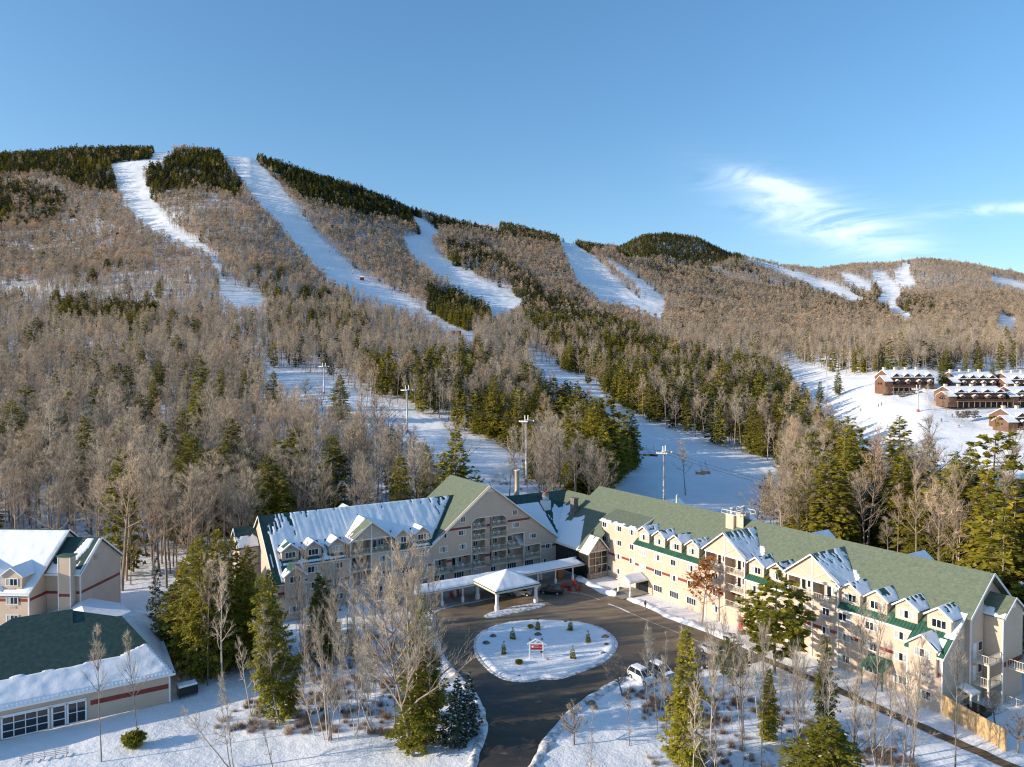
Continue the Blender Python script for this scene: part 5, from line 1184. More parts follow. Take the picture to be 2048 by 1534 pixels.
# snowy link roof between the two
mb = MB(); P_ = [(gp(CXx, CYy, 6.2)) for CXx, CYy in ((158, 1195), (168, 1224), (288, 1229), (241, 1194))]
def hl(p, z): dx, dy = p[0] - OP[0], p[1] - OP[1]; return (dx * cos(LA) + dy * sin(LA), -dx * sin(LA) + dy * cos(LA), z)
mb.slab([hl(P_[1], 6.2), hl(P_[2], 5.0), hl(P_[3], 5.2), hl(P_[0], 6.4)], .2); mb.slab([hl(P_[1], 6.2), hl(P_[0], 6.4), hl((P_[0][0] - 7, P_[0][1] - 2), 3.5), hl((P_[1][0] - 6, P_[1][1] - 1), 3.5)], .2)
hpart(mb, 'link_roof', M['roof_snow'])
mb = MB(); c_ = [hl(P_[1], 0), hl(P_[2], 0), hl(P_[3], 0), hl(P_[0], 0)]; mb.add([(*c[:2], 0) for c in c_] + [(*c[:2], 4.9) for c in c_], [(0, 1, 5, 4), (1, 2, 6, 5), (2, 3, 7, 6), (3, 0, 4, 7)]); hpart(mb, 'link_wall', M['siding'])
mb = MB(); mb.rbox((0, 0, .25), (2.4, 1.3, 1.1)); mb.rbox((0, 0, 1.35), (2.5, 1.4, .08)); 
for x in (-1.0, 1.0):
    for y in (-.5, .5): mb.rbox((x, y, 0), (.12, .12, .3))
bx = empty('utility_cabinet', (-43.6, 94.4, 0), LA + .1, label='black utility cabinet topped with snow beside the hall corner', cat='cabinet')
mb.build('body', M['dark_metal'], bx); mb = MB(); mb.rbox((0, 0, 1.43), (2.4, 1.3, .25), taper=.9); mb.build('snow', M['roof_snow'], bx)
# ski rack in the snow at lower left
rk = empty('ski_rack', (-52.6, 78.9, 0), .35, label='low grey metal rack standing in the snow at the bottom left', cat='rack')
mb = MB()
for x in (-2.2, -1.1, 0, 1.1, 2.2): mb.bar((x, 0, 0), (x, 0, .9), .07); mb.bar((x, -.5, .05), (x, .5, .05), .07)
mb.build('frame', M['steel'], rk)
mb = MB()
for z in (.25, .45, .65, .9): mb.bar((-2.4, 0, z), (2.4, 0, z), .05)
mb.build('rail', M['steel'], rk)

# ------------------------------------------------------------------ town houses up the slope
def town_house(u, v, Y, W, yaw, n, label, deckd=3.4, z=None):
    x = (u - CX) / FOC * Y; gz = float(ground_z(x, Y)) if z is None else z
    th = empty('town_house', (x, Y, gz), yaw, label=label, cat='house', group=None)
    D = 13.0; hh = 5.3; H2 = 8.7; mbs = MB(); mbs.box(0, 0, -3.5, W, .3, hh); mbs.prism_yz([(.3, -3.5), (D, -3.5), (D, hh), (D / 2, H2), (.3, hh)], W - .3, W); mbs.box(0, D - .3, -3.5, W, D, hh)
    mbs.build('front_wall', M['dark_siding'], th)
    mb = MB(); mb.prism_yz([(0, -3.5), (D, -3.5), (D, hh), (D / 2, H2), (0, hh)], -.02, .3); mb.build('end_wall', M['brown_siding'], th)
    kz = (H2 - hh) / (D / 2); mb = MB(); e = .6
    mb.slab([(-.5, -e, hh - e * kz + .1), (W + .5, -e, hh - e * kz + .1), (W + .5, D / 2, H2 + .15), (-.5, D / 2, H2 + .15)], .25); mb.slab([(-.5, D / 2, H2 + .15), (W + .5, D / 2, H2 + .15), (W + .5, D + e, hh - e * kz + .1), (-.5, D + e, hh - e * kz + .1)], .25)
    mb.build('roof', M['roof_snow'], th)
    bay = W / n
    for i in range(n):
        xc = bay * (i + .5); hw = bay * .36; zp = hh + 1.8
        g = MB(); g.prism_xz([(xc - hw, hh - 1.2), (xc + hw, hh - 1.2), (xc + hw, zp - hw * .75), (xc, zp), (xc - hw, zp - hw * .75)], -.35, .2); o = g.build('gable', M['dark_siding'], th)
        g = MB(); yb = (zp - hh) / kz
        for sg in (-1, 1): g.slab([(xc, -.7, zp + .1), (xc + sg * (hw + .4), -.7, zp - (hw + .4) * .75 + .1), (xc + sg * (hw + .4), max(.2, (zp - (hw + .4) * .75 - hh) / kz), zp - (hw + .4) * .75 + .1), (xc, yb, zp + .1)], .16)
        g.build('gable_roof', M['roof_snow'], o)
        g = MB(); g.box(xc - .7, -.42, hh - .9, xc + .7, -.36, hh + .3); g.build('window', M['glass'], th)
        for dx in (-1.3, 1.3):
            g = MB(); g.box(xc + dx - .7, -.06, .3, xc + dx + .7, .02, 2.3); g.build('window', M['glass'], th)
        g = MB(); g.rbox((xc, -.8, 1.6), (1.5, 1.4, 1.5)); g.build('porch', M['brown_siding'], th)
        g = MB(); g.slab([(xc - 1.1, -1.7, 3.0), (xc, -1.7, 3.9), (xc, .0, 3.9), (xc - 1.1, 0, 3.0)], .15); g.slab([(xc, -1.7, 3.9), (xc + 1.1, -1.7, 3.0), (xc + 1.1, 0, 3.0), (xc, 0, 3.9)], .15); g.build('porch_roof', M['roof_snow'], th)
        g = MB(); g.rbox((bay * (i + .12), D / 2, H2 - .5), (1.1, 1.1, 1.6)); g.rbox((bay * (i + .12), D / 2, H2 + 1.1), (1.3, 1.3, .3)); g.build('chimney', M['tan_trim'], th)
    # side shed with its own snowy roof
    g = MB(); g.prism_yz([(-2, -3.5), (6, -3.5), (6, 3.2), (2, 5.8), (-2, 3.2)], -4.2, 0); o = g.build('side_wing', M['brown_siding'], th)
    g = MB(); g.slab([(-4.6, -2.4, 3.0), (.1, -2.4, 3.0), (.1, 2, 6.0), (-4.6, 2, 6.0)], .2); g.slab([(-4.6, 2, 6.0), (.1, 2, 6.0), (.1, 6.4, 3.0), (-4.6, 6.4, 3.0)], .2); g.build('side_roof', M['roof_snow'], o)
    for wx in (-4.25,):
        g = MB(); g.box(wx - .03, .6, 1.2, wx, 1.8, 2.2); g.box(wx - .03, 2.6, 1.2, wx, 3.8, 2.2); g.build('window', M['glass'], o)
    # deck on posts
    g = MB(); g.box(-.5, -deckd, -.3, W + 1, 0, 0); o = g.build('deck', M['deck_wood'], th)
    g = MB(); railing(g, (-.5, -deckd), (W + 1, -deckd), 0, 1.1, .5); g.build('railing', M['deck_wood'], o)
    m_ = int(W / 2.6)
    for i in range(m_ + 1):
        g = MB(); g.bar((-.4 + (W + 1.3) * i / m_, -deckd + .2, -3.6), (-.4 + (W + 1.3) * i / m_, -deckd + .2, -.3), .24); g.build('deck_post', M['deck_wood'], o)
    g = MB(); g.box(0, -.05, -3.5, W, 0, -.3); g.build('basement_wall', M['dark_metal'], th)
    return th
def terrain_pad(u, v, Y): return CAMH + (735 - v) * Y / FOC
HY = radians(6)
TH = [(1781, 783, 362, 24, 4, 'brown town house row with four snowy gables, nearest the ski trail'), (1916, 783, 372, 22, 4, 'brown town house row behind the lower deck row, second from the left'),
      (2022, 785, 372, 22, 4, 'brown town house row cut by the right edge, farthest right of the upper row'), (1908, 806, 325, 26, 4, 'brown town house row on a long deck on posts, in front of the upper rows'),
      (2032, 806, 330, 16, 3, 'brown town house just right of the long deck row, cut by the right edge'), (2030, 862, 283, 18, 3, 'lowest brown town house with a deck, beside the tall pine top')]
for i, (u, v, Y, W, n, lab) in enumerate(TH):
    t = town_house(u, v, Y, W, HY, n, lab, z=terrain_pad(u, v, Y) + (2.3, 2.0, 2.0, .9, .9, 1.2)[i]); t.scale = (1, 1, (1, .95, .95, .76, .76, .85)[i])
# boulder walls
def boulders(u0, u1, v, Y, n, lab, rows=3):
    rng = random.Random(int(u0)); r = empty('boulder_wall', ((u0 - CX) / FOC * Y, Y, terrain_pad(u0, v, Y)), HY, label=lab, cat='retaining wall')
    W = (u1 - u0) / FOC * Y
    protos = []
    for k in range(4):
        b = MB(); rr = random.Random(k); vs = []
        ico = [(0, 0, 1), (.9, 0, .45), (.28, .85, .45), (-.72, .53, .45), (-.72, -.53, .45), (.28, -.85, .45), (.72, .53, -.45), (-.28, .85, -.45), (-.9, 0, -.45), (-.28, -.85, -.45), (.72, -.53, -.45), (0, 0, -1)]
        fs = [(0, 1, 2), (0, 2, 3), (0, 3, 4), (0, 4, 5), (0, 5, 1), (1, 6, 2), (2, 7, 3), (3, 8, 4), (4, 9, 5), (5, 10, 1), (6, 7, 2), (7, 8, 3), (8, 9, 4), (9, 10, 5), (10, 6, 1), (11, 7, 6), (11, 8, 7), (11, 9, 8), (11, 10, 9), (11, 6, 10)]
        b.add([tuple(c * rr.uniform(.7, 1.1) for c in p) for p in ico], fs, 0); protos.append(b.mesh('boulder', M['rock']))
    for i in range(n):
        o = inst('boulder', protos[i % 4], r, (W * rng.random(), rng.uniform(-1.2, .4), 0), rng.uniform(0, 6)); row = rng.randrange(rows); o.location.z = row * .95 + .2; o.location.y = row * .7 - 1
        s_ = rng.uniform(.55, .95); o.scale = (s_ * 1.3, s_, s_ * .8)
boulders(1788, 1850, 793, 352, 80, 'wall of dark boulders under the left town house row')
boulders(1912, 1962, 834, 305, 60, 'wall of dark boulders below the long deck of the middle town houses')

# small buildings and lift stations on the slopes
def hut(u, v, Y, w, d, h, label, wall, name='hut', yaw=0.2):
    p = ((u - CX) / FOC * Y, Y, float(ground_z((u - CX) / FOC * Y, Y)))
    r = empty(name, p, yaw, label=label, cat='hut'); b = MB(); b.rbox((0, 0, -.5), (w, d, h + .5)); b.build('wall', M[wall], r)
    b = MB(); z = h; b.slab([(-w / 2 - .4, -d / 2 - .4, z), (w / 2 + .4, -d / 2 - .4, z), (w / 2 + .4, 0, z + 1.6), (-w / 2 - .4, 0, z + 1.6)], .2); b.slab([(-w / 2 - .4, 0, z + 1.6), (w / 2 + .4, 0, z + 1.6), (w / 2 + .4, d / 2 + .4, z), (-w / 2 - .4, d / 2 + .4, z)], .2); b.build('roof', M['roof_snow'], r)
    b = MB(); b.box(-w * .2, -d / 2 - .03, .6, w * .2, -d / 2, h * .7); b.build('window', M['glass'], r); return r
hut(911, 640, 720, 11, 6, 4.5, 'dark red lift station at the foot of the wide ski trail', 'red_paint', 'lift_station')
hut(1528, 690, 640, 16, 9, 6, 'tan building with snowy roof among bare trees beyond the right hand trail', 'siding', 'slope_building')
hut(1418, 652, 760, 14, 8, 5, 'small tan building half hidden in bare trees left of the slope building', 'siding', 'slope_building')
hut(725, 552, 1060, 6, 4, 4, 'tiny red hut beside the widest ski trail', 'red_paint', 'hut')
hut(1450, 664, 760, 10, 8, 4, 'low snowy roofed building in the woods beyond the evergreens', 'siding', 'slope_building')
# chair lift towers
def tower(p, h, yaw, label, group='chair lift towers', arm=4.6, r=.38):
    t = empty('lift_tower', p, yaw, label=label, cat='lift tower', group=group)
    b = MB(); b.tube([(0, 0, -1), (0, 0, h)], [r, r * .8], 10); b.build('pole', M['galv'], t)
    b = MB(); b.tube([(0, 0, -.2), (0, 0, 1.1)], [r * 1.6, r * 1.6], 10); b.build('base', M['rust'], t)
    b = MB(); b.bar((-arm / 2, 0, h), (arm / 2, 0, h), .5, .45); b.build('crossarm', M['galv'], t)
    for x in (-arm / 2 + .2, arm / 2 - .2):
        b = MB(); b.bar((x, -1.6, h - .1), (x, 1.6, h - .1), .22, .3); 
        for i in range(6): b.tube([(x - .1, -1.5 + i * .6, h + .12), (x + .1, -1.5 + i * .6, h + .12)], .24, 8)
        b.build('sheave_train', M['galv'], t)
    for x in (-.9, .9):
        b = MB(); b.bar((x, 0, h), (x * 1.15, 0, h + 1.9), .22); b.build('lifting_frame', M['white_paint'], t)
    return t
def tz(u, v, Y): return ((u - CX) / FOC * Y, Y, CAMH + (735 - v) * Y / FOC)
def gz_at(u, Y): x = (u - CX) / FOC * Y; return (x, Y, float(ground_z(x, Y)))
TW = []
for (u, vt, Y, lab) in ((1329, 905, 205, 'chair lift tower on the open snow right behind the green roof'), (1053, 842, 235, 'chair lift tower rising between evergreens behind the great gable'),
                        (814, 780, 300, 'chair lift tower at the lower edge of the woods, left of the evergreens'), (648, 733, 370, 'chair lift tower at the top of the small snow clearing on the left')):
    b = gz_at(u, Y); h = CAMH + (735 - vt) * Y / FOC - b[2]; tower(b, h, radians(58), lab); TW.append((b, h))
for (u, vt, Y, lab) in ((1653, 718, 400, 'lift tower standing on the right hand trail above the skiers'), (1837, 778, 322, 'lift tower in front of the left town houses'), (1120, 478, 1690, 'lift tower on the skyline at the top of the middle trail'), (1141, 480, 1690, 'second lift tower on the skyline just right of the first')):
    b = gz_at(u, Y); h = max(6, CAMH + (735 - vt) * Y / FOC - b[2]); tower(b, h, radians(20), lab)
# haul cable and chairs of the front lift
def catenary(a, b, sag, n=14): return [(a[0] + (b[0] - a[0]) * i / n, a[1] + (b[1] - a[1]) * i / n, a[2] + (b[2] - a[2]) * i / n - sag * 4 * (i / n) * (1 - i / n)) for i in range(n + 1)]
LT = [Vector((b[0], b[1], b[2] + h + .1)) for b, h in TW]
end = LT[0] + (LT[0] - LT[1]) * 1.5; end.z = 8
perp = Vector((cos(radians(58)), sin(radians(58)), 0)) * 2.1
line = [end] + LT
for sg in (-1, 1):
    mb = MB()
    for a, b in zip(line, line[1:]): mb.tube(catenary(a + perp * sg, b + perp * sg, 1.6), .045, 4, cap=False)
    mb.build('haul_cable', M['dark_metal'], label='haul cable of the front chair lift, %s strand' % ('nearer' if sg < 0 else 'farther'), cat='cable', group='haul cables')
def chair_mesh():
    b = MB(); b.tube([(0, 0, 0), (0, 0, -1.2), (.45, 0, -1.5), (.45, 0, -3.0)], .05, 5); b.bar((-1.2, 0, -2.3), (1.2, 0, -2.3), .06); b.bar((-1.2, 0, -2.3), (-1.2, 0, -3.3), .06); b.bar((1.2, 0, -2.3), (1.2, 0, -3.3), .06)
    s = MB(); s.box(-1.2, -.3, -3.35, 1.2, .3, -3.25); s.box(-1.2, .28, -3.3, 1.2, .36, -2.7)
    return b.mesh('hanger', M['dark_metal']), s.mesh('seat', M['dark_metal'])
CHm, CSm = chair_mesh()
def lift_chair(p, lab):
    t = empty('chair_lift_seat', p, radians(58 - 90) , label=lab, cat='lift chair', group='chairs hanging on the front lift'); inst('hanger', CHm, t); inst('seat', CSm, t)
for (u, v, Y, lab) in ((1294, 903, 222, 'occupied looking chair just left of the tower over shaded snow'), (1308, 903, 216, 'empty chair hanging next to the tower over shaded snow'), (1401, 936, 186, 'empty chair over sunlit snow right of the leafless tree, left of a pair'), (1412, 934, 182, 'empty chair over sunlit snow, right of a pair'), (1530, 962, 168, 'chair low over the snow near the yellow-green tree'), (938, 806, 268, 'chair small against the snow between the two upper towers')):
    lift_chair(tz(u, v - 12, Y), lab)

for i, (u, v, lb) in enumerate(((501, 322, 'tiny lift tower at the top of the widest ski trail'), (595, 436, 'small lift tower on the right edge of the widest ski trail, upper one'), (659, 504, 'small lift tower on the right edge of the widest ski trail, lower one'), (705, 548, 'small lift tower just above the tiny red hut'), (790, 600, 'small lift tower near the foot of the widest trail'), (1322, 640, 'lift tower at the foot of the twin trails'), (1215, 560, 'small lift tower between the twin trails'))):
    q = ray_ground(u, v, 160)
    if q: tower(q, 10 if i else 7, radians(35), lb, arm=4, r=.34)
q0 = [q for q in [ray_ground(u, v, 160) for u, v in ((501, 322), (595, 436), (659, 504), (705, 548), (790, 600))] if q]
for sg in (-1.8, 1.8):
    mb = MB()
    for a, b in zip(q0, q0[1:]): mb.tube(catenary((a[0] + sg, a[1], a[2] + 10), (b[0] + sg, b[1], b[2] + 10), 2), .07, 3, cap=False)
    mb.build('haul_cable', M['dark_metal'], label='thin haul cable along the widest ski trail, %s strand' % ('left' if sg < 0 else 'right'), cat='cable', group='haul cables of the far lift')
# ================================================================== THINGS ON THE COURT
def wheel(mb_t, mb_r, x, y, r, w):
    mb_t.tube([(x, y - w / 2, r), (x, y + w / 2, r)], r, 14, 0); mb_r.tube([(x, y - w / 2 - .012, r), (x, y + w / 2 + .012, r)], r * .6, 10, 0)
def vehicle(px, yaw, paint, label, kind='suv', z=.03, snow=False, name='parked_car', L=4.6):
    x, y = gp(*px); t = empty(name, (x, y, z), yaw, label=label, cat='car')
    W = 1.86; H = 1.72 if kind == 'suv' else 1.48
    # lower body: lofted sections along x (front = +x)
    secs = [(-L / 2, .45, .95, .78), (-L / 2 + .12, .32, 1.05, .90), (-L / 2 + .9, .26, 1.06, .96), (0, .24, 1.04, .98), (L / 2 - 1.35, .25, 1.02, .97), (L / 2 - .5, .27, .93, .92), (L / 2 - .1, .33, .80, .82), (L / 2, .45, .66, .70)]
    b = MB(); vs = []; fs = []
    for (sx, z0, z1, k) in secs:
        w = W / 2 * k; vs += [(sx, -w * .94, z0), (sx, -w, (z0 + z1) * .5), (sx, -w * .95, z1), (sx, w * .95, z1), (sx, w, (z0 + z1) * .5), (sx, w * .94, z0)]
    for i in range(len(secs) - 1):
        for j in range(6): a = i * 6 + j; c = i * 6 + (j + 1) % 6; fs.append((a, c, c + 6, a + 6))
    fs.append((0, 1, 2, 3, 4, 5)); n = (len(secs) - 1) * 6; fs.append((n + 5, n + 4, n + 3, n + 2, n + 1, n))
    b.add(vs, fs, 0)
    # cabin roof and pillars
    xr0, xr1 = -L / 2 + (.35 if kind == 'suv' else .75), L / 2 - 1.55; w0, w1 = W / 2 * .92, W / 2 * .74
    base = [(xr0 - .12, 1.02), (xr1 + .55, 1.0)]; top = [(xr0 + .22, H), (xr1 - .35, H)]
    b.add([(top[0][0], -w1, H - .05), (top[1][0], -w1, H - .05), (top[1][0], w1, H - .05), (top[0][0], w1, H - .05), (top[0][0] + .1, -w1 * .92, H), (top[1][0] - .1, -w1 * .92, H), (top[1][0] - .1, w1 * .92, H), (top[0][0] + .1, w1 * .92, H)],
          [(0, 1, 5, 4), (1, 2, 6, 5), (2, 3, 7, 6), (3, 0, 4, 7), (4, 5, 6, 7), (0, 3, 2, 1)], 0)
    for sg in (-1, 1):
        for xa, xb in ((base[0][0], top[0][0]), (base[1][0], top[1][0]), ((base[0][0] + base[1][0]) / 2 - .1, (top[0][0] + top[1][0]) / 2)): b.bar((xa, sg * w0, 1.0), (xb, sg * w1, H - .05), .09, .09)
        b.bar((top[0][0] + .2, sg * w1 * .85, H + .05), (top[1][0] - .2, sg * w1 * .85, H + .05), .05, .05)
        b.rbox((xr1 + .25, sg * (W / 2 + .08), 1.0), (.14, .2, .16))
    b.build('body', M[paint], t)
    g = MB(); g.add([(base[0][0] + .03, -w0 + .03, 1.0), (base[1][0] - .03, -w0 + .03, 1.0), (base[1][0] - .03, w0 - .03, 1.0), (base[0][0] + .03, w0 - .03, 1.0), (top[0][0] + .02, -w1 + .02, H - .06), (top[1][0] - .02, -w1 + .02, H - .06), (top[1][0] - .02, w1 - .02, H - .06), (top[0][0] + .02, w1 - .02, H - .06)],
          [(0, 1, 5, 4), (1, 2, 6, 5), (2, 3, 7, 6), (3, 0, 4, 7)], 0); g.build('window', M['car_glass'], t)
    for wx in (-L / 2 + .92, L / 2 - .88):
        for sg in (-1, 1):
            a = MB(); r_ = MB(); wheel(a, r_, wx, sg * (W / 2 - .12), .35, .24); o = a.build('wheel', M['tyre'], t); r_.build('rim', M['steel'], o)
    for sg in (-1, 1):
        a = MB(); a.rbox((L / 2 - .10, sg * .62, .62), (.16, .34, .15)); a.build('headlight', M['headlamp'], t)
        a = MB(); a.rbox((-L / 2 + .05, sg * .68, .75), (.1, .2, .22)); a.build('tail_light', M['red_paint'], t)
    a = MB(); a.rbox((L / 2 + .0, 0, .34), (.06, 1.1, .2)); a.rbox((-L / 2, 0, .4), (.06, 1.3, .16)); a.build('bumper', M['dark_metal'], t)
    if snow:
        a = MB(); a.rbox(((top[0][0] + top[1][0]) / 2, 0, H), (top[1][0] - top[0][0] - .25, w1 * 1.7, .12), taper=1.0); a.rbox((L / 2 - .85, 0, .94), (1.0, 1.4, .1)); a.build('snow', M['roof_snow'], t)
    return t
vehicle((1103, 1187), radians(164), 'car_dark', 'dark blue-green SUV parked in the shade beside the covered walkway', 'suv')
vehicle((1040, 1190), radians(172), 'car_silver', 'silver car standing under the snow capped pavilion', 'car')
vehicle((1284, 1362), radians(-57), 'car_white', 'white SUV with snow on its roof at the edge of the lot', 'suv', snow=True)
vehicle((1321, 1352), radians(-57), 'car_silver', 'snow dusted silver SUV parked beside the white SUV, behind the tall hemlock', 'suv', snow=True)
vehicle((1426, 1309), radians(-57), 'car_silver', 'silver car farthest right in the lot, near the pine branches', 'car')
vehicle((1398, 1330), radians(-57), 'car_black', 'black car in the lot between the hemlock and the silver car', 'car')

# entrance sign on the island: white posts, gabled top, red board
sx, sy = gp(1059, 1319); sx2, sy2 = gp(1086, 1320); W_ = sx2 - sx
sg_ = empty('entrance_sign', (sx, sy, .1), 0.0, label='red sign board hung in a white gabled frame on the snowy island', cat='sign')
mb = MB()
for x in (0, W_): mb.bar((x, 0, 0), (x, 0, 2.35), .15)
mb.bar((-.15, 0, 2.3), (W_ + .15, 0, 2.3), .13); mb.bar((-.1, 0, 1.35), (W_ + .1, 0, 1.35), .09)
mb.bar((W_ / 2, 0, 3.05), (-.35, 0, 2.22), .13); mb.bar((W_ / 2, 0, 3.05), (W_ + .55, 0, 2.1), .13); mb.bar((W_ / 2, 0, 2.3), (W_ / 2, 0, 3.0), .1); mb.bar((W_ / 2 - .4, 0, 2.32), (W_ / 2 + .35, 0, 2.8), .08)
mb.build('frame', M['white_paint'], sg_)
mb = MB(); mb.box(.2, -.05, 1.5, W_ - .12, .05, 2.18); bo = mb.build('board', M['red_sign'], sg_)
mb = MB(); mb.box(.2, -.06, 1.42, W_ - .12, .04, 1.56); mb.build('board_base', M['dark_metal'], sg_)
mb = MB(); ex, ez_ = .47, 1.89       # round emblem
mb.add([(ex + .15 * cos(i * pi / 6), -.062, ez_ + .15 * sin(i * pi / 6)) for i in range(12)], [tuple(reversed(range(12)))])
mb.add([(ex + .17 * cos(i * pi / 3 + d), -.065, ez_ + .17 * sin(i * pi / 3 + d)) for i in range(6) for d in (-.2, .2)], [tuple(reversed(range(12)))])
mb.build('emblem', M['white_paint'], bo)
rg = random.Random(3); mb = MB()     # two rows of small letters, too small to read in the photograph
for z, x0, n in ((1.95, .74, 7), (1.72, .74, 13)):
    x = x0
    for i in range(n):
        w = rg.choice((.06, .05, .07)); h = .12
        mb.box(x, -.065, z, x + .016, -.055, z + h)
        if rg.random() < .7: mb.box(x + w - .02, -.065, z, x + w - .006, -.055, z + h)
        mb.box(x, -.065, z + rg.choice((0, h / 2, h - .016)), x + w - .01, -.055, z + rg.choice((0, h / 2, h - .016)) + .016)
        x += w + .025
        if x > W_ - .25: break
mb.build('lettering', M['white_paint'], bo, kind='stuff')
mb = MB(); mb.rbox((W_ - .25, -.1, 1.0), (.3, .2, .25)); mb.build('lamp', M['dark_metal'], sg_)

# garden chairs of wide red boards
def garden_chair(p, yaw, label, paint='red_paint', z=.03):
    x, y = gp(*p); t = empty('garden_chair', (x, y, z), yaw, label=label, cat='chair', group='red slatted garden chairs')
    s = MB()
    for i in range(5): s.add([(-.3, -.35 + i * .14, .38 - i * .035), (.3, -.35 + i * .14, .38 - i * .035), (.3, -.23 + i * .14, .35 - i * .035), (-.3, -.23 + i * .14, .35 - i * .035), (-.3, -.35 + i * .14, .35 - i * .035), (.3, -.35 + i * .14, .35 - i * .035), (.3, -.23 + i * .14, .32 - i * .035), (-.3, -.23 + i * .14, .32 - i * .035)], [(0, 1, 2, 3), (7, 6, 5, 4), (0, 4, 5, 1), (1, 5, 6, 2), (2, 6, 7, 3), (3, 7, 4, 0)])
    s.build('seat', M[paint], t)
    b = MB()
    for i in range(5): x_ = -.26 + i * .13; b.bar((x_, .3, .2), (x_ * 1.25, .68, 1.05 - abs(i - 2) * .05), .11, .03)
    b.build('backrest', M[paint], t)
    for sg in (-1, 1):
        a = MB(); a.box(sg * .32, -.4, .54, sg * .46, .42, .57); a.build('armrest', M[paint], t)
        a = MB(); a.box(sg * .33, -.38, 0, sg * .39, -.28, .54); a.build('leg', M[paint], t)
        a = MB(); a.bar((sg * .34, -.32, .3), (sg * .34, .62, .03), .05, .12); a.build('leg', M[paint], t)
for p, yw, lb in (((1130, 1175), 1.2, 'red garden chair nearest the walkway post'), ((1148, 1172), .1, 'red garden chair farthest back in its circle, seen from the front'), ((1139, 1182), 3.0, 'red garden chair nearest the court, seen from behind'), ((1155, 1181), -1.3, 'red garden chair at the right of the circle'),
                  ((904, 1196), .5, 'dark red garden chair, left one of two below the walkway roof'), ((917, 1192), .5, 'dark red garden chair, right one of two below the walkway roof')):
    garden_chair(p, yw, lb, z=.12 if p[0] < 1000 else .03)
x, y = gp(1138, 1177); mb = MB(); mb.tube([(0, 0, .02), (0, 0, .4)], [.32, .42], 12); mb.tube([(0, 0, .4), (0, 0, .45)], [.45, .45], 12)
o = mb.build('fire_pit', M['dark_metal'], None, (x, y, .02)); tag(o, 'small dark fire bowl in the middle of the red chairs', 'fire pit')
x, y = gp(1119, 1156, .1); t = empty('wooden_cabinet', (x, y, .1), LA, label='orange wooden cabinet under the covered walkway by the lobby', cat='cabinet')
mb = MB(); mb.rbox((0, 0, .08), (1.1, .6, 1.7)); mb.build('body', M['orange_wood'], t)
for sg in (-1, 1): mb = MB(); mb.rbox((sg * .27, -.31, .15), (.5, .03, 1.55)); mb.rbox((sg * .06, -.34, .8), (.03, .04, .2)); mb.build('door', M['orange_wood'], t)
# garland ball hanging from the pavilion
x, y = lw(cx0 + 5.2, cy0 + .25); t = empty('hanging_wreath', (x, y, 2.55), LA, label='round brown wreath with small lamps hanging under the front edge of the pavilion roof', cat='wreath')
rng = random.Random(5); mb = MB(); mb2 = MB()
for i in range(260):
    a, b_ = rng.uniform(0, 2 * pi), rng.uniform(0, 2 * pi); R0 = .42; r0 = .2; p = Vector(((R0 + r0 * cos(b_)) * cos(a), r0 * sin(b_), (R0 + r0 * cos(b_)) * sin(a))); d = Vector((rng.uniform(-1, 1), rng.uniform(-1, 1), rng.uniform(-1, 1))) * .11; e_ = Vector((rng.uniform(-1, 1), rng.uniform(-1, 1), rng.uniform(-1, 1))) * .08
    (mb if i % 9 else mb2).add([p - d, p + e_, p + d], [(0, 1, 2)])
mb.build('greenery', M['twig'], t); mb2.build('ribbon', M['white_paint'], t); mb = MB(); mb.bar((0, 0, .5), (0, 0, .75), .03); mb.build('hook', M['dark_metal'], t)

# fence of upright boards at the right end of the lodge
fa = toL(RFR, (42.6, -2.2, 0)); fa = lw(fa[0], fa[1]); fb = gp(2010, 1506); dx, dy = fb[0] - fa[0], fb[1] - fa[1]; FL_ = math.hypot(dx, dy)
fence = empty('board_fence', (fa[0], fa[1], 0), atan2(dy, dx), label='tall pale wooden board fence running from the lodge corner to the lower right', cat='fence')
rng = random.Random(9); NP = 5
for k in range(NP):
    a, b_ = FL_ * k / NP, FL_ * (k + 1) / NP; mb = MB(); n = int((b_ - a) / .145)
    for i in range(n): x = a + (b_ - a) * i / n; mb.box(x + .004, -.02 + rng.uniform(-.006, .006), .05, x + (b_ - a) / n - .004, .01, 2.72 + rng.uniform(-.02, .02))
    mb.box(a, .011, .4, b_, .05, .5); mb.box(a, .011, 2.2, b_, .05, 2.3); mb.build('fence_panel', M['wood_fence'], fence)
for k in range(NP + 1): x = FL_ * k / NP; mb = MB(); mb.box(x - .05, .052, 0, x + .05, .16, 2.76); mb.build('fence_post', M['wood_fence'], fence)
# dark covered hot tub and grill in the yard behind it
x, y = gp(1955, 1430); t = empty('hot_tub', (x, y, 0), -1.0, label='dark covered tub in the yard between fence and lodge end', cat='hot tub')
mb = MB(); mb.rbox((0, 0, 0), (2.3, 2.3, .8)); mb.build('body', M['dark_metal'], t); mb = MB(); mb.rbox((-.58, 0, .8), (1.14, 2.4, .12)); mb.build('cover', M['car_black'], t); mb = MB(); mb.rbox((.58, 0, .8), (1.14, 2.4, .12)); mb.build('cover', M['car_black'], t)
x, y = gp(1910, 1470); t = empty('path_light', (x, y, 0), 0, label='slim dark path light standing alone in the snow left of the fence', cat='path light')
mb = MB(); mb.bar((0, 0, 0), (0, 0, 1.1), .1); mb.build('post', M['dark_metal'], t); mb = MB(); mb.rbox((0, 0, 1.1), (.16, .16, .22)); mb.build('lamp_head', M['rust'], t)
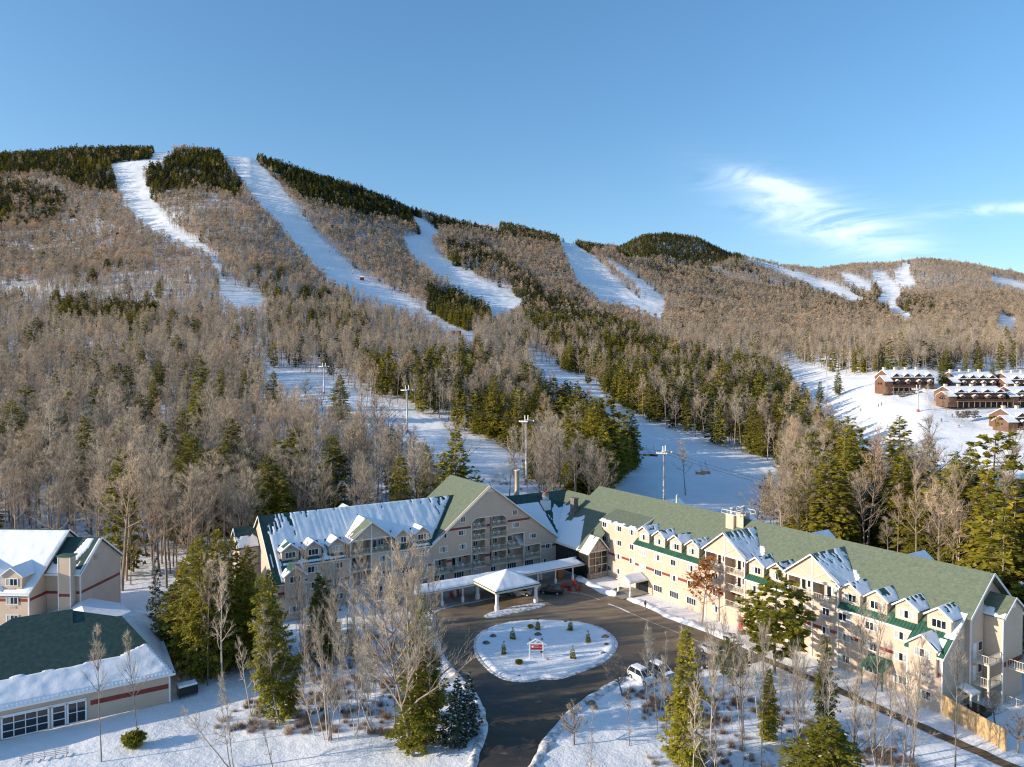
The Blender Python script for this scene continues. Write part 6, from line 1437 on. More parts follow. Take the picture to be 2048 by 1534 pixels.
# rocks and stubs on the island
for i, (px, lb) in enumerate((((1076, 1272), 'round stone capped with snow behind the sign'), ((1131, 1246), 'low dark bench-like stone at the far rim of the island'), ((1211, 1277), 'snow capped stone at the right rim of the island, upper one'), ((1213, 1292), 'snow capped stone at the right rim of the island, lower one'), ((1206, 1309), 'flat stone near the lower right rim of the island'), ((986, 1275), 'dark clump at the left of the island'), ((972, 1289), 'low dark clump at the far left rim of the island'), ((1039, 1357), 'flat dark stone at the near rim of the island'), ((1284, 1387), 'dark round boulder in the snow right of the drive'), ((1188, 1418), 'grey stone on the snow bank beside the drive'), ((1184, 1409), 'smaller grey stone just above the grey stone beside the drive'))):
    x, y = gp(*px); rr = random.Random(i); mb = MB(); s_ = rr.uniform(.3, .5)
    vs = []; n = 8
    for (z, k) in ((0, 1.0), (.45, .95), (.8, .55)):
        for j in range(n): a = 2 * pi * j / n; q_ = s_ * k * rr.uniform(.8, 1.15); vs.append((cos(a) * q_ * 1.3, sin(a) * q_, z * s_ * 1.1))
    fs = [(r * n + j, r * n + (j + 1) % n, (r + 1) * n + (j + 1) % n, (r + 1) * n + j) for r in range(2) for j in range(n)] + [tuple(range(2 * n, 3 * n))]
    mb.add(vs, fs); tag(mb.build('stone', M['rock'], None, (x, y, .15)), lb, 'stone')

# ------------------------------------------------------------------ people
def figure(name, p, yaw, joints, mats, label, pants, extra=None, scale=1.0):
    t = empty(name, p, yaw, label=label, cat='person'); t.scale = (scale,) * 3
    def skin(nm, pts, edges, rad, mat):
        me = bpy.data.meshes.new(nm); me.from_pydata(pts, edges, []); o = bpy.data.objects.new(nm, me); COL.objects.link(o); o.parent = t; me.materials.append(M[mat])
        md = o.modifiers.new('skin', 'SKIN'); md.use_smooth_shade = True
        for i, r in enumerate(rad): me.skin_vertices[0].data[i].radius = (r, r)
        me.skin_vertices[0].data[0].use_root = True
        sb = o.modifiers.new('sub', 'SUBSURF'); sb.levels = 1; sb.render_levels = 1; return o
    J = joints
    skin('body', [J[k] for k in ('pel', 'wai', 'che', 'nec', 'hea', 'top', 'shl', 'ell', 'hal', 'shr', 'elr', 'har')], [(0, 1), (1, 2), (2, 3), (3, 4), (4, 5), (2, 6), (6, 7), (7, 8), (2, 9), (9, 10), (10, 11)],
         [.15, .15, .17, .06, .10, .08, .075, .06, .05, .075, .06, .05], mats)
    skin('trousers', [J[k] for k in ('pel', 'hil', 'knl', 'anl', 'tol', 'hir', 'knr', 'anr', 'tor')], [(0, 1), (1, 2), (2, 3), (3, 4), (0, 5), (5, 6), (6, 7), (7, 8)], [.155, .105, .08, .055, .05, .105, .08, .055, .05], pants)
    f = MB(); h = Vector(J['hea']); f.tube([h + Vector((0, .06, -.06)), h + Vector((0, .115, .0)), h + Vector((0, .09, .05))], [.045, .05, .03], 8); f.build('face', M['skin'], t)
    if extra: extra(t)
    return t
WALK = dict(pel=(0, 0, .95), wai=(0, 0, 1.12), che=(0, .02, 1.35), nec=(0, .03, 1.5), hea=(0, .05, 1.63), top=(0, .04, 1.73), shl=(-.19, .02, 1.42), ell=(-.25, -.06, 1.15), hal=(-.24, .1, .92), shr=(.19, .02, 1.42), elr=(.25, .0, 1.14), har=(.23, -.12, .92),
            hil=(-.1, 0, .88), knl=(-.11, .16, .5), anl=(-.11, .2, .09), tol=(-.11, .36, .05), hir=(.1, 0, .88), knr=(.11, -.02, .48), anr=(.11, -.3, .12), tor=(.11, -.18, .04))
x, y = gp(1290.5, 1220)
figure('person', (x, y, .03), radians(-60), WALK, 'cloth_dark', 'person in dark coat and grey-blue trousers walking along the edge of the court', 'cloth_grey')
SKI = dict(WALK); SKI.update(che=(0, .14, 1.28), nec=(0, .2, 1.42), hea=(0, .24, 1.54), top=(0, .24, 1.64), shl=(-.2, .16, 1.33), shr=(.2, .16, 1.33), ell=(-.32, .28, 1.1), elr=(.32, .28, 1.1), hal=(-.3, .48, 1.08), har=(.3, .48, 1.08), knl=(-.13, .18, .5), knr=(.13, .18, .5), anl=(-.13, .02, .12), anr=(.13, .02, .12), tol=(-.13, .22, .08), tor=(.13, .22, .08))
def skis(t):
    for sg in (-1, 1):
        m_ = MB(); m_.box(sg * .13 - .05, -.75, .0, sg * .13 + .05, .9, .04); m_.build('ski', M['cloth_red'], t); m_ = MB(); m_.bar((sg * .3, .48, 1.08), (sg * .42, .1, .02), .03); m_.build('ski_pole', M['dark_metal'], t)
for i, (u, v, Y, c, lb) in enumerate(((1637, 752, 372, 'cloth_dark', 'skier in dark clothes near the woods, below the small evergreen pair'), (1622, 753, 380, 'cloth_red', 'skier farthest left and highest on the right hand trail'), (1658, 768, 362, 'cloth_blue', 'skier in blue at the foot of the lift tower on the trail'), (1722, 787, 350, 'cloth_dark', 'lone skier standing on the trail left of the town houses'),
                                     (1758, 794, 345, 'cloth_orange', 'left skier of the pair near the boulder wall'), (1764, 794, 345, 'cloth_dark', 'right skier of the pair near the boulder wall'), (1905, 838, 312, 'cloth_dark', 'skier on the trail in front of the long deck'), (1884, 848, 305, 'cloth_blue', 'skier crouching on the trail below the lift tower'), (1920, 862, 296, 'cloth_red', 'lowest skier on the trail, left of the lowest town house'),
                                     (853, 492, 1200, 'cloth_dark', 'tiny skier high on the middle trail'), (853, 510, 1180, 'cloth_red', 'tiny skier a little below the first on the middle trail'), (1004, 592, 900, 'cloth_dark', 'tiny skier low on the middle trail'))):
    x = (u - CX) / FOC * Y; figure('person', (x, Y, float(ground_z(x, Y)) + .02), i * 1.7, SKI, c, lb, 'cloth_dark', skis)

# white plastic chairs standing on the balconies
def pchair():
    s = MB(); s.box(-.24, -.22, .4, .24, .24, .44); b = MB(); b.add([(-.24, .22, .44), (.24, .22, .44), (.22, .34, .9), (-.22, .34, .9), (-.24, .26, .44), (.24, .26, .44), (.22, .38, .9), (-.22, .38, .9)], [(0, 1, 2, 3), (7, 6, 5, 4), (0, 4, 5, 1), (1, 5, 6, 2), (2, 6, 7, 3), (3, 7, 4, 0)])
    l = MB(); l.box(-.02, -.02, 0, .02, .02, .4); a = MB(); a.box(-.03, -.2, .6, .03, .28, .64)
    return s.mesh('seat', M['plastic_white']), b.mesh('backrest', M['plastic_white']), l.mesh('leg', M['plastic_white']), a.mesh('armrest', M['plastic_white'])
PS, PB, PL, PA = pchair()
def where(fr, x, z):
    fl = {3: 'first', 6: 'second', 5.85: 'second', 6.05: 'second', 3.15: 'first', 3.0: 'first', 8.7: 'third', 8.95: 'third'}.get(z, 'top')
    if fr is LFR:
        if x < 9: return 'gabled bay left of the great gable, %s balcony%s' % (fl, ', right half' if x > 4.6 and z > 8 else '')
        c = ['leftmost', 'second', 'third', 'fourth', 'fifth', 'rightmost'][[19.4, 24.0, 27.9, 32.6, 36.4, 41.0].index(min([19.4, 24.0, 27.9, 32.6, 36.4, 41.0], key=lambda q: abs(q - x)))]
        return 'great gable, %s balcony column, %s balcony up' % (c, fl)
    return 'sunlit right wing, %s gabled bay, %s balcony up, %s half' % ('far' if x < 14 else 'near', fl, 'left' if (x < 5.75 or 14 < x < 22.65) else 'right')
for fr_, xc, yc, z in BAL:
    for dx, side in ((-.55, 'left'), (.45, 'right')):
        p = toL(fr_, (xc + dx, yc - .15, z)); q_ = lw(p[0], p[1]); t = empty('balcony_chair', (*q_, z), LA + fr_[1] + (.3 if dx < 0 else -.35) + pi, label='%s white chair on the %s' % (side, where(fr_, xc, z)), cat='chair', group='white plastic chairs on the balconies')
        t.rotation_euler[2] -= pi
        inst('seat', PS, t); inst('backrest', PB, t)
        for lx_, ly in ((-.21, -.2), (.21, -.2), (-.21, .2), (.21, .2)): inst('leg', PL, t, (lx_, ly, 0))
        for ax_ in (-.25, .25): inst('armrest', PA, t, (ax_, 0, 0))
# steam from the kitchen roof behind the great gable
sm = newmat('steam', (.9, .9, .9)); nt = sm.node_tree; nt.nodes.remove(bsdf(sm)); pv = nt.nodes.new('ShaderNodeVolumePrincipled'); nt.links.new(pv.outputs[0], nt.nodes['Material Output'].inputs['Volume'])
tcn = nt.nodes.new('ShaderNodeTexCoord'); nn = nt.nodes.new('ShaderNodeTexNoise'); nn.inputs['Scale'].default_value = .55; nn.inputs['Detail'].default_value = 5; nt.links.new(tcn.outputs['Object'], nn.inputs[0])
gr = nt.nodes.new('ShaderNodeTexGradient'); gr.gradient_type = 'SPHERICAL'; mpp = nt.nodes.new('ShaderNodeMapping'); mpp.inputs['Scale'].default_value = (.24, .24, .27); nt.links.new(tcn.outputs['Object'], mpp.inputs[0]); nt.links.new(mpp.outputs[0], gr.inputs[0])
mr = nt.nodes.new('ShaderNodeMapRange'); mr.inputs[1].default_value = .45; mr.inputs[2].default_value = .75; nt.links.new(nn.outputs[0], mr.inputs[0])
ml = nt.nodes.new('ShaderNodeMath'); ml.operation = 'MULTIPLY'; nt.links.new(mr.outputs[0], ml.inputs[0]); nt.links.new(gr.outputs['Fac'], ml.inputs[1]); ml2 = nt.nodes.new('ShaderNodeMath'); ml2.operation = 'MULTIPLY'; ml2.inputs[1].default_value = 1.7; nt.links.new(ml.outputs[0], ml2.inputs[0]); nt.links.new(ml2.outputs[0], pv.inputs['Density'])
pv.inputs['Color'].default_value = (.95, .95, .97, 1)
mb = MB(); vs = []; n = 12
for i in range(7):
    a = -pi / 2 + pi * i / 6
    for j in range(n): b_ = 2 * pi * j / n; vs.append((4.2 * cos(a) * cos(b_), 4.2 * cos(a) * sin(b_), 3.8 * sin(a)))
mb.add(vs, [(i * n + j, i * n + (j + 1) % n, (i + 1) * n + (j + 1) % n, (i + 1) * n + j) for i in range(6) for j in range(n)])
p = gp(998, 965, 21); tag(mb.build('steam_plume', sm, None, (-3.2, 174, 18.2)), 'thin puff of steam drifting up behind the great gable', 'steam', kind='stuff')
# ================================================================== TREES
def tri_arr(P): return np.array(P, np.float32).reshape(-1, 3)
class Geo:
    """collects tubes (quads as two triangles) and slivers in numpy lists"""
    def __init__(s): s.v = []; s.f = []; s.m = []; s.n = 0
    def add(s, v, f, mi=0): s.v.append(np.asarray(v, float)); s.f.append(np.asarray(f, int) + s.n); s.m.append(np.full(len(f), mi)); s.n += len(v)
    def tube(s, pts, rs, k=4, mi=0):
        pts = np.asarray(pts, float); n = len(pts); d = np.gradient(pts, axis=0); d /= np.linalg.norm(d, axis=1)[:, None] + 1e-9
        up = np.where(np.abs(d[:, 2:3]) < .9, [[0, 0, 1.0]], [[1.0, 0, 0]]); a = np.cross(d, up); a /= np.linalg.norm(a, axis=1)[:, None] + 1e-9; b = np.cross(a, d)
        t = 2 * pi * np.arange(k) / k; r = np.asarray(rs, float)[:, None, None]
        v = pts[:, None] + r * (a[:, None] * np.cos(t)[None, :, None] + b[:, None] * np.sin(t)[None, :, None])
        i = (np.arange(n - 1)[:, None] * k + np.arange(k)[None]); j = (np.arange(n - 1)[:, None] * k + (np.arange(k) + 1)[None] % k)
        f = np.concatenate([np.stack([i, j, j + k], -1).reshape(-1, 3), np.stack([i, j + k, i + k], -1).reshape(-1, 3)])
        s.add(v.reshape(-1, 3), f, mi)
    def slivers(s, P, D, L, W, rng, mi=0):
        """thin triangles from P along D"""
        P = np.asarray(P); D = np.asarray(D); n = len(P)
        if n == 0: return
        side = np.cross(D, rng.normal(size=(n, 3))); side /= np.linalg.norm(side, axis=1)[:, None] + 1e-9
        L = np.broadcast_to(L, n)[:, None]; W = np.broadcast_to(W, n)[:, None]
        v = np.stack([P - side * W / 2, P + side * W / 2, P + D * L], 1).reshape(-1, 3); f = np.arange(3 * n).reshape(-1, 3); s.add(v, f, mi)
    def mesh(s, name, mats): return np_mesh(name, np.concatenate(s.v), np.concatenate(s.f), mats, np.concatenate(s.m))
def unit(v): return v / (np.linalg.norm(v, axis=-1, keepdims=True) + 1e-9)
def bare_tree(seed, H=20, spread=.28, first=.35, limbs=16, sub=5, twigs=6, tw=.035, tl=.9, up=1.1, multi=1, trunk_r=.2, crook=.12, far=False, top_only=False):
    rng = np.random.default_rng(seed); T = Geo(); C = Geo()
    for st in range(multi):
        n = 9 if not far else 5
        lean = rng.normal(size=2) * (.05 if multi == 1 else .16); zz = np.linspace(0, H * (1 if st == 0 else rng.uniform(.8, .98)), n)
        wob = np.cumsum(rng.normal(size=(n, 2)) * crook * H / 20, axis=0) * .5; wob[0] = 0
        pts = np.stack([lean[0] * zz + wob[:, 0], lean[1] * zz + wob[:, 1], zz], 1); rs = trunk_r * (1 - zz / H * .92) * (1 if st == 0 else .75)
        T.tube(pts, np.maximum(rs, .02), 6 if not far else 3)
        hs = np.sort(rng.uniform(first, .97, limbs // (1 if multi == 1 else 2) + 2))
        for i, h in enumerate(hs):
            zi = h * (n - 1); k = min(int(zi), n - 2); p = pts[k] * (1 - (zi - k)) + pts[k + 1] * (zi - k); az = i * 2.4 + rng.uniform(-.5, .5)
            rel = (h - first) / (1 - first); ln = H * spread * (1.1 - .75 * rel) * rng.uniform(.75, 1.2); e = up * (.55 + .5 * rel) + rng.uniform(-.15, .15)
            m = 5 if not far else 3; d = np.array([cos(az) * cos(e), sin(az) * cos(e), sin(e)]); q = [p]
            for j in range(m - 1):
                d = unit(d + rng.normal(size=3) * .13 + np.array([0, 0, .10])); q.append(q[-1] + d * ln / (m - 1))
            q = np.array(q); r0 = trunk_r * (.42 - .25 * rel) + .012; (T if not far else T).tube(q, np.linspace(r0, .018 if not far else .03, m), 4 if not far else 3)
            # sub branches
            ns = sub; tp = rng.uniform(.2, 1, ns); idx = tp * (m - 1); kk = np.minimum(idx.astype(int), m - 2); fr = (idx - kk)[:, None]
            P = q[kk] * (1 - fr) + q[kk + 1] * fr; D = unit(q[kk + 1] - q[kk] + rng.normal(size=(ns, 3)) * .42 + [0, 0, .18]); L = ln * (.55 - .28 * tp) * rng.uniform(.7, 1.2, ns)
            allP = [q[kk + 1]]; 
            if far:
                C.slivers(P, D, L * 1.2, tw * 2.2, rng)
            else:
                for a_, d_, l_ in zip(P, D, L): T.tube(np.array([a_, a_ + d_ * l_ * .5, a_ + unit(d_ + rng.normal(size=3) * .2) * l_]), [.03, .022, .012], 3)
            # twigs on sub branches and on the limb
            nt = twigs * ns; s_ = rng.integers(0, ns, nt); t_ = rng.uniform(.25, 1, nt)[:, None]
            PP = P[s_] + D[s_] * (L[s_][:, None] * t_); DD = unit(D[s_] + rng.normal(size=(nt, 3)) * .48 + [0, 0, .15]); C.slivers(PP, DD, tl * rng.uniform(.6, 1.35, nt), tw, rng)
            if not far:
                n2 = nt; j2 = rng.integers(0, nt, n2); P2 = PP[j2] + DD[j2] * tl * .5 * rng.uniform(.3, 1, n2)[:, None]; D2 = unit(DD[j2] + rng.normal(size=(n2, 3)) * .5); C.slivers(P2, D2, tl * .6 * rng.uniform(.5, 1.3, n2), tw * .7, rng)
            nl = twigs; t_ = rng.uniform(.35, 1, nl) * (m - 1); kk = np.minimum(t_.astype(int), m - 2); fr = (t_ - kk)[:, None]; PP = q[kk] * (1 - fr) + q[kk + 1] * fr
            C.slivers(PP, unit(d + rng.normal(size=(nl, 3)) * .6), tl * rng.uniform(.6, 1.4, nl), tw, rng)
    return T, C
def conifer(seed, H=18, R=3.6, base=.12, layers=26, per=9, leaf=.55, dens=10, droop=.25, trunk_r=.22, irr=.25, snow=.0, shape=1.0, far=False, mi=0, pine=False):
    """trunk and drooping boughs clothed in small sprays; upper faces may carry snow (material 1)"""
    rng = np.random.default_rng(seed); T = Geo(); C = Geo(); T.tube([[0, 0, 0], [rng.normal() * .15, rng.normal() * .15, H * .5], [0, 0, H]], [trunk_r, trunk_r * .6, .02], 6 if not far else 3)
    P = []; D = []; hs = np.linspace(base, .985, layers)
    lob = rng.uniform(0, 2 * pi, 3)
    for i, h in enumerate(hs):
        rel = (h - base) / (1 - base); prof = ((1 - rel) ** shape) * (min(1, .45 + rel * 3.0) if not pine else min(1, .5 + rel * 2)); rad = R * prof + .12
        nb = max(3, int(per * (.45 + .55 * prof))); az0 = rng.uniform(0, 6.28)
        if pine and rng.random() < .22 and rel > .1: continue
        for b in range(nb):
            az = az0 + 2 * pi * b / nb + rng.uniform(-.25, .25); r = rad * rng.uniform(1 - irr, 1 + irr) * (1 + .12 * sin(2 * az + lob[0]) + .1 * sin(3 * az + lob[1] + rel * 5))
            e = (.35 * rel + .0 if not pine else .12) - droop * (1 - rel); d = np.array([cos(az), sin(az), math.tan(e)]); z0 = H * h + rng.uniform(-1, 1) * H / layers
            r *= .72 + .56 * float(vnoise(np.array([az * 1.3 + seed * 9]), np.array([h * 7.0]), seed)[0])
            if not pine and not far and irr > .3 and rng.random() < .10: continue
            if r < .3 and rel < .9: continue
            tip = np.array([0, 0, z0]) + d * r + [0, 0, -.06 * r * r * droop + (.05 * r * r * .2 if pine else 0)]
            if not far and r > .9: T.tube([[0, 0, z0], tip * .5 + np.array([0, 0, z0]) * .5, tip], [.035, .025, .01], 3)
            m = max(2, int(dens * r / 2.2 + 1.5)); t = rng.uniform(.18 if not pine else .45, 1.0, m) ** .65
            p = np.array([0, 0, z0]) * (1 - t[:, None]) + tip * t[:, None]; side = np.array([-sin(az), cos(az), 0]); wid = (1 - t * .55) * r * .28
            p = p + side * (rng.uniform(-1, 1, m) * wid)[:, None] + [0, 0, 1] * rng.normal(size=(m, 1)) * .12 * (r > .5)
            P.append(p); D.append(np.broadcast_to(unit(d), (m, 3)) + side * rng.normal(size=(m, 1)) * .7)
    P = np.concatenate(P); D = unit(np.concatenate(D)); n = len(P)
    L = leaf * rng.uniform(.6, 1.4, n)[:, None]; up = np.array([0, 0, 1.0]) + rng.normal(size=(n, 3)) * .38; S = unit(np.cross(D, up)); N = unit(np.cross(S, D))
    W = L * rng.uniform(.38, .6, (n, 1))
    # each spray: a pointed kite with drooping tip, folded along the middle
    a = P - D * L * .35; b = P + S * W - N * L * .08; c = P + D * L * .8 - N * L * .3; d_ = P - S * W - N * L * .08
    v = np.stack([a, b, c, d_], 1).reshape(-1, 3); k = np.arange(n)[:, None] * 4; f = np.concatenate([k + [0, 1, 2], k + [0, 2, 3]]); C.add(v, f, mi)
    # leader
    C.slivers(np.repeat([[0, 0, H * .96]], 5, 0), unit(rng.normal(size=(5, 3)) * .25 + [0, 0, 1]), H * .05, .18, rng, mi)
    if snow > 0:
        q = rng.random(n) < snow; Pq = P[q] + [0, 0, .07]; m = q.sum(); r2 = leaf * rng.uniform(.35, .75, (m, 1)); ang = rng.uniform(0, 6.28, m); A = np.stack([np.cos(ang), np.sin(ang), rng.normal(size=m) * .15], 1); B = np.stack([-np.sin(ang), np.cos(ang), rng.normal(size=m) * .15], 1)
        v = np.stack([Pq - A * r2, Pq - B * r2 * .6 , Pq + A * r2, Pq + B * r2 * .6], 1).reshape(-1, 3); k = np.arange(m)[:, None] * 4; C.add(v, np.concatenate([k + [0, 1, 2], k + [0, 2, 3]]), 1)
    return T, C
def pair(name, TC, tm, cm): return (TC[0].mesh(name + '_trunk', M[tm] if isinstance(tm, str) else tm), TC[1].mesh(name + '_crown', [M[c] for c in cm]))
NB = {}
NB['bare'] = [(pair('bare', bare_tree(s, H=20, spread=.30, limbs=20, sub=6, twigs=7, tw=.026), 'bark', ['twig']), 20) for s in (1, 2, 3)] + [(pair('bare', bare_tree(s, H=20, spread=.23, limbs=18, sub=6, twigs=7, first=.42, tw=.026), 'bark', ['birch_twig' if s == 5 else 'twig']), 20) for s in (4, 5)]
NB['bigbare'] = [(pair('bigbare', bare_tree(s, H=20, spread=.42, limbs=44, sub=9, twigs=9, first=.22, multi=2, tw=.028, tl=.8, up=.92, trunk_r=.26), 'bark', ['birch_twig']), 20) for s in (11,)]
NB['birch'] = [(pair('birch', bare_tree(s, H=15, spread=.19, limbs=20, sub=5, twigs=8, first=.3, trunk_r=.15, tw=.026, tl=.7, crook=.22, multi=mu_), 'birch_bark', ['birch_twig']), 15) for s, mu_ in ((21, 1), (22, 2), (23, 1))]
NB['sapling'] = [(pair('sapling', bare_tree(s, H=8, spread=.2, limbs=11, sub=3, twigs=4, first=.12, trunk_r=.06, tw=.022, tl=.5), 'bark', ['birch_twig']), 8) for s in (31, 32)]
NB['low'] = [(pair('low', bare_tree(s, H=5, spread=.5, limbs=18, sub=6, twigs=7, first=.3, trunk_r=.16, tw=.022, tl=.42, up=.8), 'bark', ['twig']), 5) for s in (35,)]
NB['hemlock'] = [(pair('hemlock', conifer(s, H=18, R=r, layers=42, per=13, leaf=.33, dens=27, base=.07, irr=.36, droop=.22, shape=.62, snow=.012), 'bark', ['needle', 'tree_snow']), 18) for s, r in ((41, 3.6), (42, 3.2), (43, 4.1))]
NB['spruce'] = [(pair('spruce', conifer(s, H=12, R=2.7, layers=24, per=11, leaf=.42, dens=13, base=.02, irr=.2, droop=.35, shape=.85, snow=.20), 'bark', ['needle_blue', 'tree_snow']), 12) for s in (51, 52)]
NB['pine'] = [(pair('pine', conifer(61, H=18, R=4.2, layers=30, per=9, leaf=.5, dens=26, base=.22, irr=.45, droop=.04, shape=.6, pine=True, snow=.0), 'bark', ['needle', 'tree_snow']), 18)]
NB['xmas'] = [(pair('xmas', conifer(71, H=2.4, R=.72, layers=20, per=12, leaf=.2, dens=16, base=.03, irr=.08, droop=.2, shape=1.0, trunk_r=.06), 'bark', ['needle', 'tree_snow']), 2.4)]
NB['midfir'] = [(pair('midfir', conifer(s, H=18, R=3.5, layers=38, per=11, leaf=.5, dens=12, base=.10, irr=.36, droop=.25, shape=.68, snow=.008), 'bark', ['needle', 'tree_snow']), 18) for s in (81, 82, 83)]
NB['midbare'] = [(pair('midbare', bare_tree(s, H=18, spread=.25, limbs=14, sub=4, twigs=7, first=.38, tw=.055, tl=1.1), 'bark', [c]), 18) for s, c in ((91, 'twig'), (92, 'twig'), (93, 'twig_red'), (94, 'birch_twig'))]
# orange-leaved oak
T_, C_ = bare_tree(101, H=13, spread=.30, limbs=20, sub=6, twigs=5, first=.25, trunk_r=.16); rng = np.random.default_rng(5)
cv = np.concatenate(C_.v); pk = cv[rng.integers(0, len(cv), 7000)]; pk = pk[np.argsort(vnoise(pk[:, 0] / 1.3 + pk[:, 2], pk[:, 1] / 1.3))[:3600]]; C_.slivers(pk, unit(rng.normal(size=(len(pk), 3)) + [0, 0, -.4]), .32, .24, rng, 1)
NB['oak'] = [(pair('oak', (T_, C_), 'bark', ['twig', 'oak_leaf']), 13)]
# bushes
def bush(seed, n=500, leafy=True):
    rng = np.random.default_rng(seed); C = Geo(); az = rng.uniform(0, 6.28, n); e = rng.uniform(.5, 1.45, n); D = np.stack([np.cos(az) * np.cos(e), np.sin(az) * np.cos(e), np.sin(e)], 1)
    C.slivers(np.zeros((n, 3)) + rng.normal(size=(n, 3)) * [.25, .25, 0], D, rng.uniform(.5, 1.5, n), .035, rng, 0)
    if leafy: P = D * rng.uniform(.5, 1.3, (n, 1)); C.slivers(np.repeat(P, 3, 0), unit(rng.normal(size=(3 * n, 3))), .28, .15, rng, 0)
    return C
BUSH = bush(1).mesh('bush_leaves', M['needle']); BRUSH = bush(2, 160, False).mesh('brush_twigs', M['brush']); BRUSH2 = bush(3, 120, False).mesh('brush_twigs', M['twig_red'])

PN = {'bare': 'bare_tree', 'bigbare': 'bare_tree', 'birch': 'birch_tree', 'sapling': 'young_bare_tree', 'low': 'bare_tree', 'hemlock': 'evergreen_tree', 'spruce': 'spruce_tree', 'pine': 'pine_tree', 'xmas': 'small_fir', 'midfir': 'evergreen_tree', 'midbare': 'bare_tree', 'oak': 'oak_tree'}
def plant(kind, x, y, z, h, rz, wscale=1.0, label=None, group=None, lean=(0, 0), var=0):
    (tm, cm), H0 = NB[kind][var % len(NB[kind])]; s = h / H0
    t = empty(PN[kind], (x, y, z), rz, label=label, cat='tree', group=group); t.scale = (s * wscale, s * wscale, s)
    if lean != (0, 0): t.rotation_euler = (lean[0], lean[1], rz)
    inst('trunk', tm, t); inst('crown', cm, t); return t
BW = {'bare': 10, 'bigbare': 9.5, 'birch': 6, 'sapling': 3.5, 'low': 5.5, 'hemlock': 6.1, 'spruce': 5.4, 'pine': 9, 'xmas': 1.45, 'oak': 8}
nvar = [0]
def tree_px(kind, top, base, width, label, var=None, group=None):
    """a near tree from its top and foot in the photograph"""
    x, y = gp(*base); z0 = float(ground_z(x, y)) if y < 160 else 0; h = CAMH + (735 - top[1]) * y / FOC - z0
    H0 = NB[kind][0][1]; s = h / H0; ws = (width * y / FOC) / (BW[kind] * s) if width else 1.0
    dxx = (top[0] - base[0]) * y / FOC; ly = atan2(dxx, h); nvar[0] += 1
    return plant(kind, x, y, z0 - .15, h, 0 if abs(ly) > .08 else nvar[0] * 1.3, ws, label, group, (0, ly) if abs(ly) > .03 else (0, 0), nvar[0] if var is None else var)
def c8(x, y): return 1348 + x / 2.9257, 1100 + y / 2.9257
def c10(x, y): return 260 + x / 2.926, 1040 + y / 2.926
